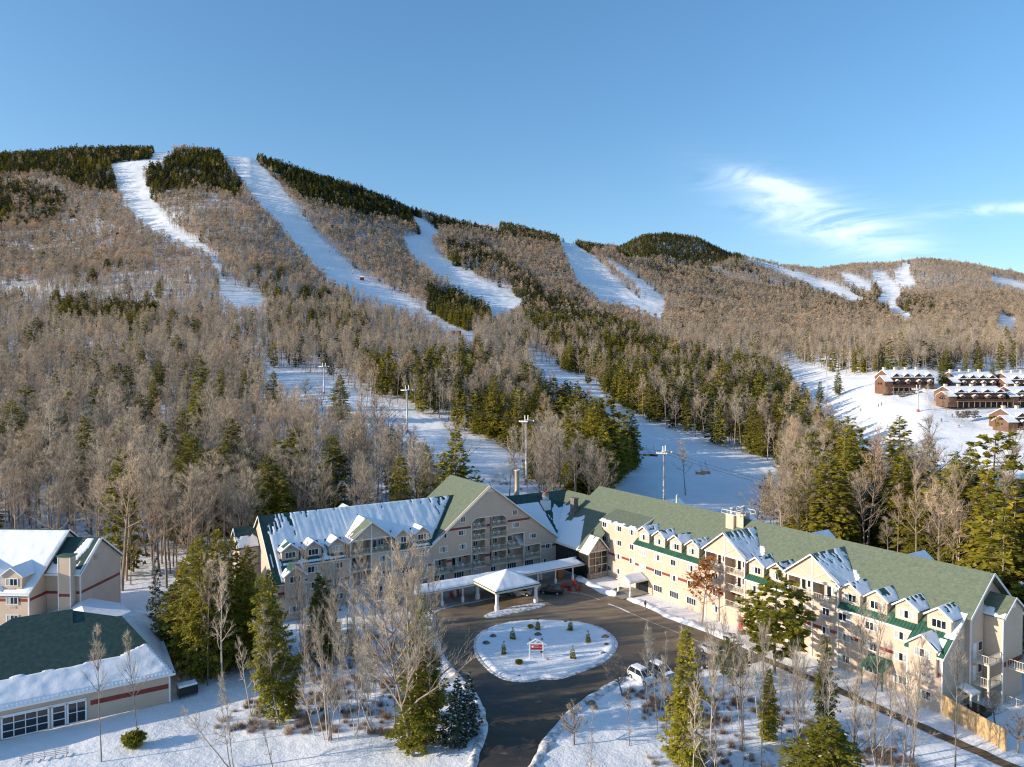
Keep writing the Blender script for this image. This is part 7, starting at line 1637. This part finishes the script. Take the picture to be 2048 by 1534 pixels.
NEAR = [
 ('spruce', (311, 1117), (313, 1290), 44, 'slender snow dusted spruce at the left edge of the evergreen clump'),
 ('hemlock', (339, 1165), (345, 1325), 62, 'low bushy evergreen in front of the clump beside the hall'),
 ('hemlock', (373, 1081), (383, 1341), 74, 'olive evergreen, second from the left in the clump left of the long lodge'),
 ('hemlock', (404, 1067), (405, 1362), 70, 'tall evergreen in the middle of the clump left of the long lodge'),
 ('hemlock', (438, 1057), (425, 1350), 66, 'tallest pointed evergreen of the clump left of the long lodge'),
 ('hemlock', (474, 1078), (462, 1342), 70, 'evergreen with pale top just left of the lodge end'),
 ('hemlock', (513, 1090), (504, 1330), 66, 'evergreen touching the left end of the long lodge'),
 ('hemlock', (545, 1140), (540, 1350), 60, 'dark evergreen in front of the lodge corner dormer'),
 ('hemlock', (523, 1146), (567, 1440), 70, 'slim evergreen with an exposed dark trunk among the birches'),
 ('hemlock', (640, 1148), (650, 1318), 78, 'round topped evergreen in front of the red striped wall'),
 ('hemlock', (862, 1292), (830, 1497), 84, 'broad dark hemlock behind the big bare tree left of the drive'),
 ('hemlock', (848, 1190), (842, 1440), 60, 'evergreen half hidden behind the pale bare trees'),
 ('hemlock', (356, 1120), (362, 1300), 60, 'evergreen at the back of the left clump, behind its left side'),
 ('hemlock', (492, 1120), (486, 1310), 60, 'evergreen at the back of the clump nearest the lodge corner'),
 ('bare', (386, 1140), (390, 1345), 80, 'bare tree spreading in front of the middle of the evergreen clump'),
 ('bare', (412, 1128), (415, 1372), 70, 'bare tree between clump and white birch'),
 ('bare', (560, 1215), (566, 1420), 50, 'bare tree right of the slim evergreen'),
 ('bare', (600, 1230), (606, 1400), 56, 'reddish bare tree in front of the round topped evergreen'),
 ('bare', (712, 1190), (716, 1380), 60, 'bare tree right of the round topped evergreen'),
 ('spruce', (919, 1361), (915, 1487), 74, 'left one of two snow flecked spruces beside the drive'),
 ('spruce', (938, 1352), (938, 1470), 60, 'right one of two snow flecked spruces beside the drive'),
 ('hemlock', (1367, 1256), (1371, 1545), 84, 'tall olive hemlock standing right of the parked white SUV'),
 ('pine', (1560, 1136), (1549, 1345), 150, 'broad sunlit pine in front of the right wing'),
 ('pine', (1462, 1270), (1466, 1372), 70, 'small pine low beside the end of the court'),
 ('hemlock', (1642, 1272), (1649, 1452), 44, 'thin evergreen among bare trunks in front of the right wing'),
 ('hemlock', (1652, 1440), (1652, 1640), 130, 'bright evergreen top cut by the bottom edge'),
 ('hemlock', (1533, 1340), (1537, 1480), 40, 'narrow evergreen low in the right hand grove'),
 ('bigbare', (792, 1122), (826, 1512), 165, 'large pale many-branched bare tree left of the drive'),
 ('bare', (830, 1140), (838, 1500), 120, 'tall bare tree close behind the large pale one'),
 ('bare', (797, 1180), (790, 1470), 90, 'bare tree with reddish twigs left of the large pale one'),
 ('bare', (870, 1240), (842, 1500), 100, 'spreading bare tree reaching over the left side of the court'),
 ('birch', (438, 1129), (446, 1378), 80, 'birch with a spreading crown in front of the evergreen clump'),
 ('birch', (514, 1192), (559, 1452), 70, 'leaning pale birch crossing the slim evergreen'),
 ('birch', (508, 1260), (503, 1432), 46, 'birch between the clump and the leaning birch'),
 ('birch', (629, 1256), (657, 1482), 60, 'white birch with three stems at the front of the left grove'),
 ('birch', (604, 1295), (650, 1480), 44, 'thin birch leaning left beside the white one'),
 ('birch', (680, 1186), (746, 1466), 56, 'long birch leaning towards the lodge in the left grove'),
 ('birch', (702, 1240), (735, 1420), 44, 'shorter birch behind the long leaning one'),
 ('birch', (590, 1340), (631, 1473), 40, 'small crooked birch at the front edge of the left grove'),
 ('birch', (398, 1375), (462, 1536), 66, 'thin white birch leaning left in the open snow, lower left'),
 ('birch', (441, 1352), (468, 1536), 50, 'straight white birch in the open snow, lower left'),
 ('sapling', (515, 1420), (548, 1542), 66, 'twisted young tree at the bottom edge in the open snow'),
 ('bare', (191, 1268), (203, 1523), 78, 'young leafless tree in front of the dark windows of the hall'),
 ('bare', (262, 1260), (277, 1486), 64, 'young leafless tree before the red stripe of the hall'),
 ('low', (1144, 1418), (1148, 1491), 84, 'small round crowned bare tree on the right bank of the drive'),
 ('low', (1228, 1322), (1245, 1390), 76, 'low reddish bare tree at the point between drive and lot'),
 ('birch', (1290, 1264), (1313, 1436), 70, 'white birch leaning beside the parked white SUV'),
 ('sapling', (1254, 1385), (1259, 1492), 56, 'slim young tree in the snow right of the drive'),
 ('sapling', (1190, 1425), (1180, 1560), 50, 'pale young birch at the bottom right of the drive'),
 ('oak', (1403, 1128), (1404, 1246), 98, 'small oak still holding orange leaves against the right wing'),
 ('bare', (1512, 1262), (1523, 1536), 66, 'tall thin bare tree left of centre in the right grove'),
 ('birch', (1400, 1440), (1424, 1560), 64, 'forked white birch at the bottom of the right grove'),
 ('birch', (1478, 1400), (1487, 1530), 34, 'leaning thin birch stem beside the forked one'),
 ('bare', (1755, 1204), (1745, 1508), 104, 'tall spreading bare tree in front of the row of dormers'),
 ('bare', (1679, 1207), (1702, 1536), 88, 'tall bare tree rising past the green metal eaves'),
 ('bare', (1662, 1300), (1652, 1470), 50, 'bare trunk between pine and tall trees'),
 ('bare', (1709, 1370), (1716, 1534), 60, 'thick pale bare trunk at the bottom of the right grove'),
 ('bare', (1784, 1345), (1783, 1536), 60, 'dark bare trunk with pruned top near the path'),
 ('bare', (1808, 1340), (1806, 1533), 84, 'spreading bare tree closest to the fence'),
 ('bare', (1593, 1300), (1588, 1522), 50, 'slender bare tree in the middle of the right grove'),
 ('bare', (1560, 1320), (1563, 1490), 44, 'dark thin trunk in front of the pine'),
 ('bare', (1613, 1310), (1608, 1490), 44, 'pale thin trunk right of the pine'),
 ('bare', (1462, 1345), (1463, 1450), 36, 'short bare tree behind the brushy bank of the lot'),
 ('bare', (1401, 1290), (1392, 1540), 50, 'pale crooked bare tree close behind the tall hemlock'),
 ('bare', (1444, 1232), (1448, 1420), 52, 'bare tree rising behind the lot in front of the snow strip'),
 ('low', (2034, 1440), (2035, 1508), 90, 'old bent apple-like tree at the right edge beyond the fence'),
 ('low', (1985, 1395), (1990, 1452), 60, 'low tangled bare tree between fence and lodge end'),
 ('bare', (1367, 885), (1372, 1008), 66, 'lone leafless tree on open snow beside the front lift tower'),
 ('hemlock', (1603, 925), (1608, 1085), 74, 'yellow-green evergreen behind the right wing roof'),
 ('pine', (1962, 836), (1975, 1150), 150, 'tall pine rising above the evergreens at the right edge'),
]
for a in NEAR: tree_px(*a)
for i, (kd, u, Y, h, lb) in enumerate((('birch', 1857, 330, 11, 'thin birch left of the long deck row'), ('birch', 1866, 322, 9, 'short birch in front of the long deck'), ('bare', 1893, 312, 11, 'bare tree before the middle of the long deck'), ('midfir', 1884, 374, 13, 'evergreen between the two upper town house rows'), ('midfir', 1985, 380, 13, 'evergreen between the upper rows near the right edge'), ('midfir', 1676, 408, 15, 'evergreen standing at the top of the right hand trail'), ('bare', 1772, 345, 8, 'small bare tree before the left town houses'), ('midfir', 1640, 402, 13, 'evergreen left of the upper trail lift tower'), ('sapling', 1925, 300, 6, 'small leafless tree below the long deck'), ('midfir', 1540, 205, 13, 'small evergreen at the right end of the open snow behind the roof'))):
    q = gz_at(u, Y); plant(kd, q[0], q[1], q[2] - .1, h, i, 1.0, lb, None, var=i)
XM = [((1025, 1258), (1025.5, 1279), 'left rear small fir on the island'), ((1008, 1286), (1007.5, 1310), 'left front small fir on the island'), ((1075, 1240), (1075.5, 1261), 'dark small fir at the back of the island with a shrub beside it'), ((1141, 1241), (1140.5, 1262), 'brownish small fir with warm lights at the back right of the island'), ((1176.5, 1265), (1176, 1286), 'small fir at the right side of the island'), ((1145.5, 1295), (1145.5, 1319), 'bright small fir at the front right of the island')]
for tp, bs, lb in XM: tree_px('xmas', tp, bs, 12.5, lb, 0)
for i, ((px), lb, sc_) in enumerate((((1061, 1258), 'dark low shrub beside the rear fir of the island', .55), ((1038, 1330), 'spiky green shrub at the front left of the island', .6), ((268, 1494), 'ragged evergreen bush at the foot of the young tree by the hall', 1.35), ((1060, 1283), 'thin reddish grass clump left behind the sign', .7), ((1084, 1282), 'thin reddish grass clump right behind the sign', .7), ((1095, 1322), 'dry reddish shrub in front of the sign', .7))):
    x, y = gp(*px); o = inst('shrub', BUSH if i < 3 else BRUSH2, None, (x, y, .1), i); o.scale = (sc_ * (1 if i < 3 else .5),) * 2 + (sc_,); tag(o, lb, 'shrub')

# ------------------------------------------------------------------ woods
def sow(n, y0, y1, t0, t1, seed):
    r = np.random.default_rng(seed); y = np.sqrt(r.uniform(y0 ** 2, y1 ** 2, n)); t = r.uniform(t0, t1, n); x = (t - CX) / FOC * y; return x, y
def in_lodge(x, y, m=3.0):
    lx = (x - LO[0]) * cos(LA) + (y - LO[1]) * sin(LA); ly = -(x - LO[0]) * sin(LA) + (y - LO[1]) * cos(LA)
    a = (lx > -18 - m) & (lx < 70 + m) & (ly > -12) & (ly < 19 + m); b = (lx > 50 - m) & (lx < 71 + m) & (ly < 10) & (ly > -86)
    w = (x > -115) & (x < -66 + m) & (y > 84) & (y < 131 + m); hx = (x + 45) * cos(LA) + (y - 92.5) * sin(LA); hy = -(x + 45) * sin(LA) + (y - 92.5) * cos(LA); h = (hx > -40) & (hx < m) & (hy > -m) & (hy < 30)
    return a | b | w | h
TOWN = [((u - CX) / FOC * Y, Y, W, n) for (u, v, Y, W, n, l) in TH]
def near_town(x, y):
    r = np.zeros(x.shape, bool)
    for (a, b, W, n) in TOWN: r |= (x > a - 9) & (x < a + W + 5) & (y > b - 34) & (y < b + 17)
    return r
def evergreen_share(x, y, h=15):
    z = ground_z(x, y); u, v = pix_of(x, y, z); vv = v - .5 * h * FOC / y; s = np.full(x.shape, .03)
    s = np.where((y > 170) & (y < 620) & (u < 700), .07, s); s = np.where((u > 1000) & (y > 420) & (y < 1500), .09, s)
    for P, q in SPRUCE: s = np.where(inpoly(u, vv, P), q, s)
    # clusters
    return np.clip(s * (1 + 1.1 * fbm(x / 28, y / 28, 2, 55) * (s < .8)), 0, 1)
SETS = []
x1, y1 = sow(13500, 160, 420, -420, 2500, 1); xe_, ye_ = sow(520, 132, 168, 238, 505, 15); xr_ = np.random.default_rng(16).uniform(79, 190, 420); yr_ = np.random.default_rng(17).uniform(92, 166, 420); x1 = np.concatenate([x1, xe_, xr_]); y1 = np.concatenate([y1, ye_, yr_]); d1 = np.full(len(x1), 18.5)
x2, y2 = sow(23000, 420, 900, -330, 2380, 2); d2 = np.full(len(x2), 16.0)
x3, y3 = sow(95000, 900, 1780, -260, 2320, 3); d3 = np.full(len(x3), 15.0)
x4, y4 = sow(42000, 1600, 2800, 1000, 2320, 4); d4 = np.full(len(x4), 15.0)
# thin out: density by distance comes from the sample sizes; drop those on trails, roofs, and on top of each other (grid)
def filt(x, y, h, cell):
    z = ground_z(x, y); k = ~open_here(x, y, h, z) & ~in_lodge(x, y) & ~near_town(x, y)
    g = np.floor(x / cell).astype(int) * 100003 + np.floor(y / cell).astype(int); _, first = np.unique(g, return_index=True); q = np.zeros(len(x), bool); q[first] = True
    if y.max() > 500: k &= fbm(x / 70, y / 70, 3, 63) > -.33 - .5 * (np.random.default_rng(2).random(len(x)) < .55)
    k &= q; return x[k], y[k], z[k]
W1_ = filt(x1, y1, 17, 5.0); W2_ = filt(x2, y2, 16, 4.6); W3_ = filt(x3, y3, 15, 4.3); W4_ = filt(x4, y4, 15, 5.3)
r = np.random.default_rng(77)
def split(W, h0, hv):
    x, y, z = W; e = r.random(len(x)) < evergreen_share(x, y); h = h0 * (1 + hv * r.normal(size=len(x)))
    return [(x[e], y[e], z[e], h[e]), (x[~e], y[~e], z[~e], h[~e])]
E1, B1 = split(W1_, 18.0, .2); E2, B2 = split(W2_, 16, .2); E3, B3 = split(W3_, 13, .24); E4, B4 = split(W4_, 13, .24)
# trees off to the left and below the picture that shade the foreground
xo, yo = np.random.default_rng(8).uniform(-250, -92, 230), np.random.default_rng(9).uniform(-10, 96, 230)
k = ~in_lodge(xo, yo, 4) & (xo / np.maximum(yo, 1) < -.80); xo, yo = xo[k], yo[k]
# the woods by the drive: slender saplings and stems beside the listed trees
xs, ys = np.random.default_rng(10).uniform(17, 47, 900), np.random.default_rng(11).uniform(62, 94, 900)
def grove(x0, x1, y0, y1, n, seed, cond):
    q = np.random.default_rng(seed); x = q.uniform(x0, x1, n); y = q.uniform(y0, y1, n); k = cond(x, y) & (segdist(x, y, ROADS) > 1.6) & ~inpoly(x, y, ROADS) & (segdist(x, y, PATHL, False) > 1.4) & ~in_lodge(x, y, .5); return x[k], y[k]
ga = grove(-37, -11, 82, 120, 96, 21, lambda x, y: (x + y * .55 > 24) & ~((x > -16) & (y > 108)))
gb = grove(16, 48, 66, 97, 46, 22, lambda x, y: (x * .9 + y < 119) & (x * .35 + y > 74))

# evergreens that stand alone in the bare woods
c11 = lambda x, y: (x / 2.926, 680 + y / 2.926)
c12 = lambda x, y: (x / 2.921, 270 + y / 2.921)
LONE = [(c11, a) for a in ((660, 140, 310, 85), (748, 140, 320, 85), (830, 50, 170, 75), (930, 120, 240, 95), (892, 225, 320, 65), (1090, 130, 300, 60), (1195, 160, 290, 55), (560, 275, 360, 65), (1035, 0, 110, 60), (820, 310, 430, 65), (1175, 325, 470, 90), (1350, 450, 670, 110), (1425, 160, 250, 55), (1600, 180, 320, 85), (1085, 540, 860, 165), (1945, 560, 960, 165), (1560, 690, 1010, 110), (1990, 200, 480, 85), (1640, 850, 1040, 90))]
LONE += [(c12, a) for a in ((215, 1060, 1200, 70), (545, 780, 890, 85), (405, 930, 1010, 65), (330, 900, 975, 45), (440, 990, 1060, 75), (535, 1010, 1095, 60), (620, 985, 1045, 55), (730, 960, 1040, 70), (775, 965, 1045, 70), (830, 965, 1045, 80), (900, 960, 1050, 65), (1010, 1010, 1080, 65), (760, 1035, 1115, 70), (1155, 1075, 1140, 55), (1090, 1050, 1110, 45), (625, 720, 790, 50), (705, 715, 760, 30), (1640, 760, 850, 75), (1625, 880, 945, 55), (1780, 875, 950, 55), (1900, 880, 970, 65), (1815, 1020, 1100, 75), (1910, 995, 1110, 85), (1505, 745, 795, 30), (925, 865, 920, 35), (1035, 1160, 1290, 70), (300, 1005, 1065, 50), (345, 1010, 1065, 45), (395, 1005, 1065, 55))]
LP = []
for i, (cf, (px_, v0_, v1_, w_)) in enumerate(LONE):
    u0, va = cf(px_, v0_); _, vb = cf(px_, v1_); ht = 20.5 if w_ > 60 else 18.5
    if w_ > 100: ht = 24
    Yq = np.geomspace(165, 1500, 900); rq = ray(u0, va); xq = rq[0] / rq[1] * Yq; tq = CAMH + rq[2] / rq[1] * Yq - ground_z(xq, Yq); kq = np.where(tq < ht)[0]
    if len(kq) == 0: continue
    kq = kq[0]; g_ = (float(xq[kq]), float(Yq[kq]), float(ground_z(xq[kq], Yq[kq])))
    h_ = ht; wd = w_ / 2.92 * g_[1] / FOC; s_ = h_ / 18
    LP.append((i, g_, h_, wd, s_, px_, cf, u0, vb)); continue

for (i, g_, h_, wd, s_, px_, cf, u0, vb) in LP:
    plant('hemlock' if g_[1] < 330 else 'midfir', g_[0], g_[1], g_[2] - .2, h_, i * 1.7, min(2.0, max(1.05, wd / (4.8 * s_))), 'lone dark evergreen in bare woods, %s' % (
        'just above the roofs of the left wing' if vb > 940 and u0 > 480 else 'broadest one in the woods behind the left buildings' if px_ == 1085 and cf is c11 else 'in the lower left woods' if vb > 780 else 'in the middle of the left slope' if vb > 690 else 'in the loose row across the upper left slope' if u0 < 350 else 'below the widest ski trail'), 'lone evergreens in the bare woods', var=i)

def clear_front(B):
    x, y, z, h = B; k = np.ones(len(x), bool)
    for q in LP:
        gx_, gy_ = q[1][0], q[1][1]; xx = x - gx_ * y / gy_; r = 2.6 + .008 * gy_; k &= ~((np.abs(xx) < r) & (y > gy_ - 16 - gy_ * .015) & (y < gy_ + 3))
    return x[k], y[k], z[k], h[k]
B1, B2, B3 = clear_front(B1), clear_front(B2), clear_front(B3)
LAB_FAR_L = ('bare hardwood tree in the grey-brown woods on the slope behind the snowy left wing', 'woods left of the lift clearing')
IND = {'b': [], 'e': []}
def individuals(B, kindname, limit, kinds, labelf):
    x, y, z, h = B; u, v = pix_of(x, y, z); h = np.where(y < 240, h * 1.08, h * .95); vis = (u > -30) & (u < 2080) & (v < 1200); d = np.where(vis, y, 1e9); o = np.argsort(d)[:limit]; rg = random.Random(12)
    for i in o:
        kd = rg.choice(kinds); lab, grp = labelf(u[i], v[i])
        plant(kd, float(x[i]), float(y[i]), float(z[i]) - .2, float(h[i]) * rg.uniform(.9, 1.15), rg.uniform(0, 6.28), rg.uniform(.78, 1.35), lab, grp, (rg.gauss(0, .02), rg.gauss(0, .02)), rg.randrange(5))
    m = np.ones(len(x), bool); m[o] = False; return x[m], y[m], z[m], h[m]
def lab_b(u, v):
    for lim, t, g in ((110, 'behind the bright snowy roof at the left edge', 'at the far left'), (260, 'behind the chimney block of the west lodge', 'behind the west lodge'), (400, 'in the gap between west lodge and left wing', 'in the gap between the lodges'), (540, 'behind the left end of the long lodge', 'behind the left end of the lodge'), (720, 'behind the snow streaked part of the left wing roof', 'behind the snowy left wing roof'), (900, 'left of the great gable, behind the snowy roof', 'left of the great gable'), (1160, 'behind the great gable near the flue', 'near the flue'), (1560, 'among the evergreens beyond the open snow', 'beyond the open snow')):
        if u < lim: return 'leafless grey-brown tree ' + t, 'leafless trees ' + g
    return 'leafless tree mixed into the evergreens behind the right wing roof', 'leafless trees behind the right wing roof'
def lab_e(u, v):
    for lim, t, g in ((560, 'small dark evergreen among the trunks behind the left buildings', 'behind the left buildings'), (900, 'evergreen on the slope above the left wing roof', 'above the left wing roof'), (1090, 'evergreen near the lift tower behind the great gable', 'behind the great gable'), (1290, 'evergreen of the stand ending at the open snow', 'of the stand by the open snow')):
        if u < lim: return t, 'evergreens ' + g
    if v < 960: return 'evergreen of the belt on the far side of the open snow', 'evergreens beyond the open snow'
    for lim, t, g in ((1720, 'behind the chimney part of the right wing roof', 'behind the roof chimney'), (1880, 'behind the middle of the right wing roof', 'behind the middle of the right wing')):
        if u < lim: return 'olive evergreen of the dense stand ' + t, 'evergreens ' + g
    return 'olive evergreen of the dense stand at the right edge, above the roof end', 'evergreens at the right edge'
B1 = individuals(B1, 'b', 255, ['bare', 'bare', 'bare', 'midbare'], lab_b)
E1 = individuals(E1, 'e', 262, ['hemlock', 'hemlock', 'midfir', 'midfir', 'midfir', 'pine'], lab_e)



# prototypes for the mass of the woods (one mesh each: trunk and crown together)
def joined(name, TC, mats):
    T, C = TC; G_ = Geo(); G_.v = T.v + C.v; G_.m = T.m + [m + 1 for m in C.m]; G_.f = list(T.f); G_.f += [f + T.n for f in C.f]; return G_.mesh(name, [M[m] for m in mats])
LOD = dict(
 bare_mid=[joined('p', bare_tree(s, H=18, spread=.26, limbs=14, sub=5, twigs=6, first=.36, tw=.05, tl=1.1), ['bark', c]) for s, c in ((201, 'twig'), (202, 'far_twig'), (203, 'twig_red'), (204, 'birch_twig'), (205, 'far_twig'))] + [joined('p', bare_tree(206, H=18, spread=.2, limbs=12, sub=4, twigs=5, first=.3, tw=.05, tl=1.0, trunk_r=.16), ['birch_bark', 'birch_twig'])],
 bare_far=[joined('p', bare_tree(s, H=15, spread=.30, limbs=12, sub=5, twigs=5, first=.40, tw=.115, tl=1.35, far=True), ['bark', c]) for s, c in ((211, 'far_twig'), (212, 'far_twig'), (213, 'twig_red'), (214, 'far_twig'), (215, 'birch_twig'), (216, 'twig'), (217, 'far_twig'), (218, 'twig_red'))],
 fir_mid=[joined('p', conifer(s, H=18, R=rr, layers=24, per=9, leaf=.82, dens=7, base=.10, irr=.34, droop=.22, shape=.66, snow=.01), ['bark', c, 'tree_snow']) for s, rr, c in ((221, 3.6, 'needle'), (222, 3.1, 'needle'), (223, 3.9, 'needle_dark'), (224, 3.3, 'needle'))],
 fir_far=[joined('p', conifer(s, H=13, R=2.7, layers=12, per=7, leaf=1.2, dens=2.8, base=.06, irr=.25, droop=.3, shape=.85, far=True), ['bark', c]) for s, c in ((231, 'needle_dark'), (232, 'needle_dark'), (233, 'needle'))])
def forest(name, protos, X, Y, Z, S, label, cat, seed=1, wide=(.85, 1.2), extra=None):
    n = len(X); rg = np.random.default_rng(seed); me = bpy.data.meshes.new(name); me.vertices.add(n); me.vertices.foreach_set('co', np.stack([X, Y, Z], 1).astype(np.float32).ravel())
    a = me.attributes.new('siz', 'FLOAT_VECTOR', 'POINT'); w = S * rg.uniform(*wide, n); a.data.foreach_set('vector', np.stack([w, w, S], 1).astype(np.float32).ravel())
    a = me.attributes.new('turn', 'FLOAT_VECTOR', 'POINT'); a.data.foreach_set('vector', np.stack([rg.normal(size=n) * .03, rg.normal(size=n) * .03, rg.uniform(0, 6.28, n)], 1).astype(np.float32).ravel())
    a = me.attributes.new('pick', 'INT', 'POINT'); a.data.foreach_set('value', rg.integers(0, len(protos), n).astype(np.int32))
    o = inst(name, me); tag(o, label, cat, kind='stuff')
    c = bpy.data.collections.new(name + '_kinds')
    for i, p in enumerate(protos): c.objects.link(bpy.data.objects.new('%s_%02d' % (name, i), p))
    ng = bpy.data.node_groups.new(name, 'GeometryNodeTree'); ng.interface.new_socket('Geometry', in_out='INPUT', socket_type='NodeSocketGeometry'); ng.interface.new_socket('Geometry', in_out='OUTPUT', socket_type='NodeSocketGeometry')
    N = ng.nodes.new; gi, go = N('NodeGroupInput'), N('NodeGroupOutput'); mp_ = N('GeometryNodeMeshToPoints'); ip = N('GeometryNodeInstanceOnPoints'); ci = N('GeometryNodeCollectionInfo')
    ci.inputs['Collection'].default_value = c; ci.inputs['Separate Children'].default_value = True; ci.inputs['Reset Children'].default_value = True; ip.inputs['Pick Instance'].default_value = True
    def at(nm, ty): q = N('GeometryNodeInputNamedAttribute'); q.data_type = ty; q.inputs['Name'].default_value = nm; return q.outputs['Attribute']
    L = ng.links.new; L(gi.outputs[0], mp_.inputs[0]); L(mp_.outputs[0], ip.inputs['Points']); L(ci.outputs[0], ip.inputs['Instance']); L(at('pick', 'INT'), ip.inputs['Instance Index']); L(at('siz', 'FLOAT_VECTOR'), ip.inputs['Scale'])
    er = N('FunctionNodeEulerToRotation'); L(at('turn', 'FLOAT_VECTOR'), er.inputs[0]); L(er.outputs[0], ip.inputs['Rotation']); L(ip.outputs[0], go.inputs[0])
    md = o.modifiers.new('woods', 'NODES'); md.node_group = ng; return o
cat_ = lambda *A: [np.concatenate(q) for q in zip(*A)]
x, y, z, h = cat_(B1, B2); forest('bare_woods', LOD['bare_mid'], x, y, z - .2, h / 18 * 1.0, 'grey-brown leafless woods covering the lower slopes', 'woods', 1)
x, y, z, h = cat_(B3, B4); forest('far_bare_woods', LOD['bare_far'], x, y, z - .2, h / 15 * 1.05, 'brown leafless woods on the far mountain sides', 'woods', 2, (.9, 1.25))
x, y, z, h = cat_(E1, E2); forest('evergreen_woods', LOD['fir_mid'], x, y, z - .2, h / 18 * .98, 'evergreens mixed through the lower slopes', 'woods', 3)
x, y, z, h = cat_(E3, E4); forest('mountain_firs', LOD['fir_far'], x, y, z - .2, h / 13 * 1.05, 'dark firs capping the mountain tops', 'woods', 4, (.9, 1.4))
forest('side_woods', LOD['bare_mid'] + LOD['fir_mid'], xo, yo, np.zeros(len(xo)) - .2, np.random.default_rng(3).uniform(.5, .85, len(xo)), 'woods outside the left edge that throw shade on the snow', 'woods', 5)
rs_ = random.Random(31)
for (gx, gy), lb, gr_ in ((ga, 'thin leafless stem in the grove left of the drive', 'thin stems in the left grove'), (gb, 'thin leafless stem in the grove between path and lot', 'thin stems in the right grove')):
    for i in range(len(gx)):
        kd = rs_.choice(['sapling', 'bare', 'bare', 'bare', 'birch'] if gx is gb[0] else ['sapling', 'bare', 'bare', 'birch']); hh = {'sapling': rs_.uniform(4, 8), 'bare': rs_.uniform(9, 17), 'birch': rs_.uniform(8, 13)}[kd]
        plant(kd, float(gx[i]), float(gy[i]), -.1, hh, rs_.uniform(0, 6), rs_.uniform(.42, .7), lb, gr_, (rs_.gauss(0, .05), rs_.gauss(0, .05)), rs_.randrange(5))
# low brush
def brush_pts(n, f, seed):
    q = np.random.default_rng(seed); x, y = f(q, n); z = ground_z(x, y); k = ~in_lodge(x, y, .6) & ~open_here(x, y, 4, z) & ~inpoly(x, y, ROADS) & (segdist(x, y, ROADS) > 1.2) & (segdist(x, y, PATHL, False) > 1.3) & (fbm(x / 6, y / 6, 2, 99) > -.15); return x[k], y[k], z[k]
A = brush_pts(640, lambda q, n: (q.uniform(-36, -12, n), q.uniform(84, 122, n)), 1); Bq = brush_pts(800, lambda q, n: (q.uniform(15, 50, n), q.uniform(64, 96, n)), 2); k = (Bq[0] * .9 + Bq[1] < 121); Bq = [q[k] for q in Bq]
Cq = brush_pts(5000, lambda q, n: (q.uniform(-130, 150, n), q.uniform(165, 330, n)), 3)
x, y, z = cat_(A, Bq, Cq); rg = np.random.default_rng(6); forest('brush', [BRUSH, BRUSH2, BRUSH], x, y, z, rg.uniform(.35, .95, len(x)), 'low leafless brush and seedlings under the trees', 'brush', 7)
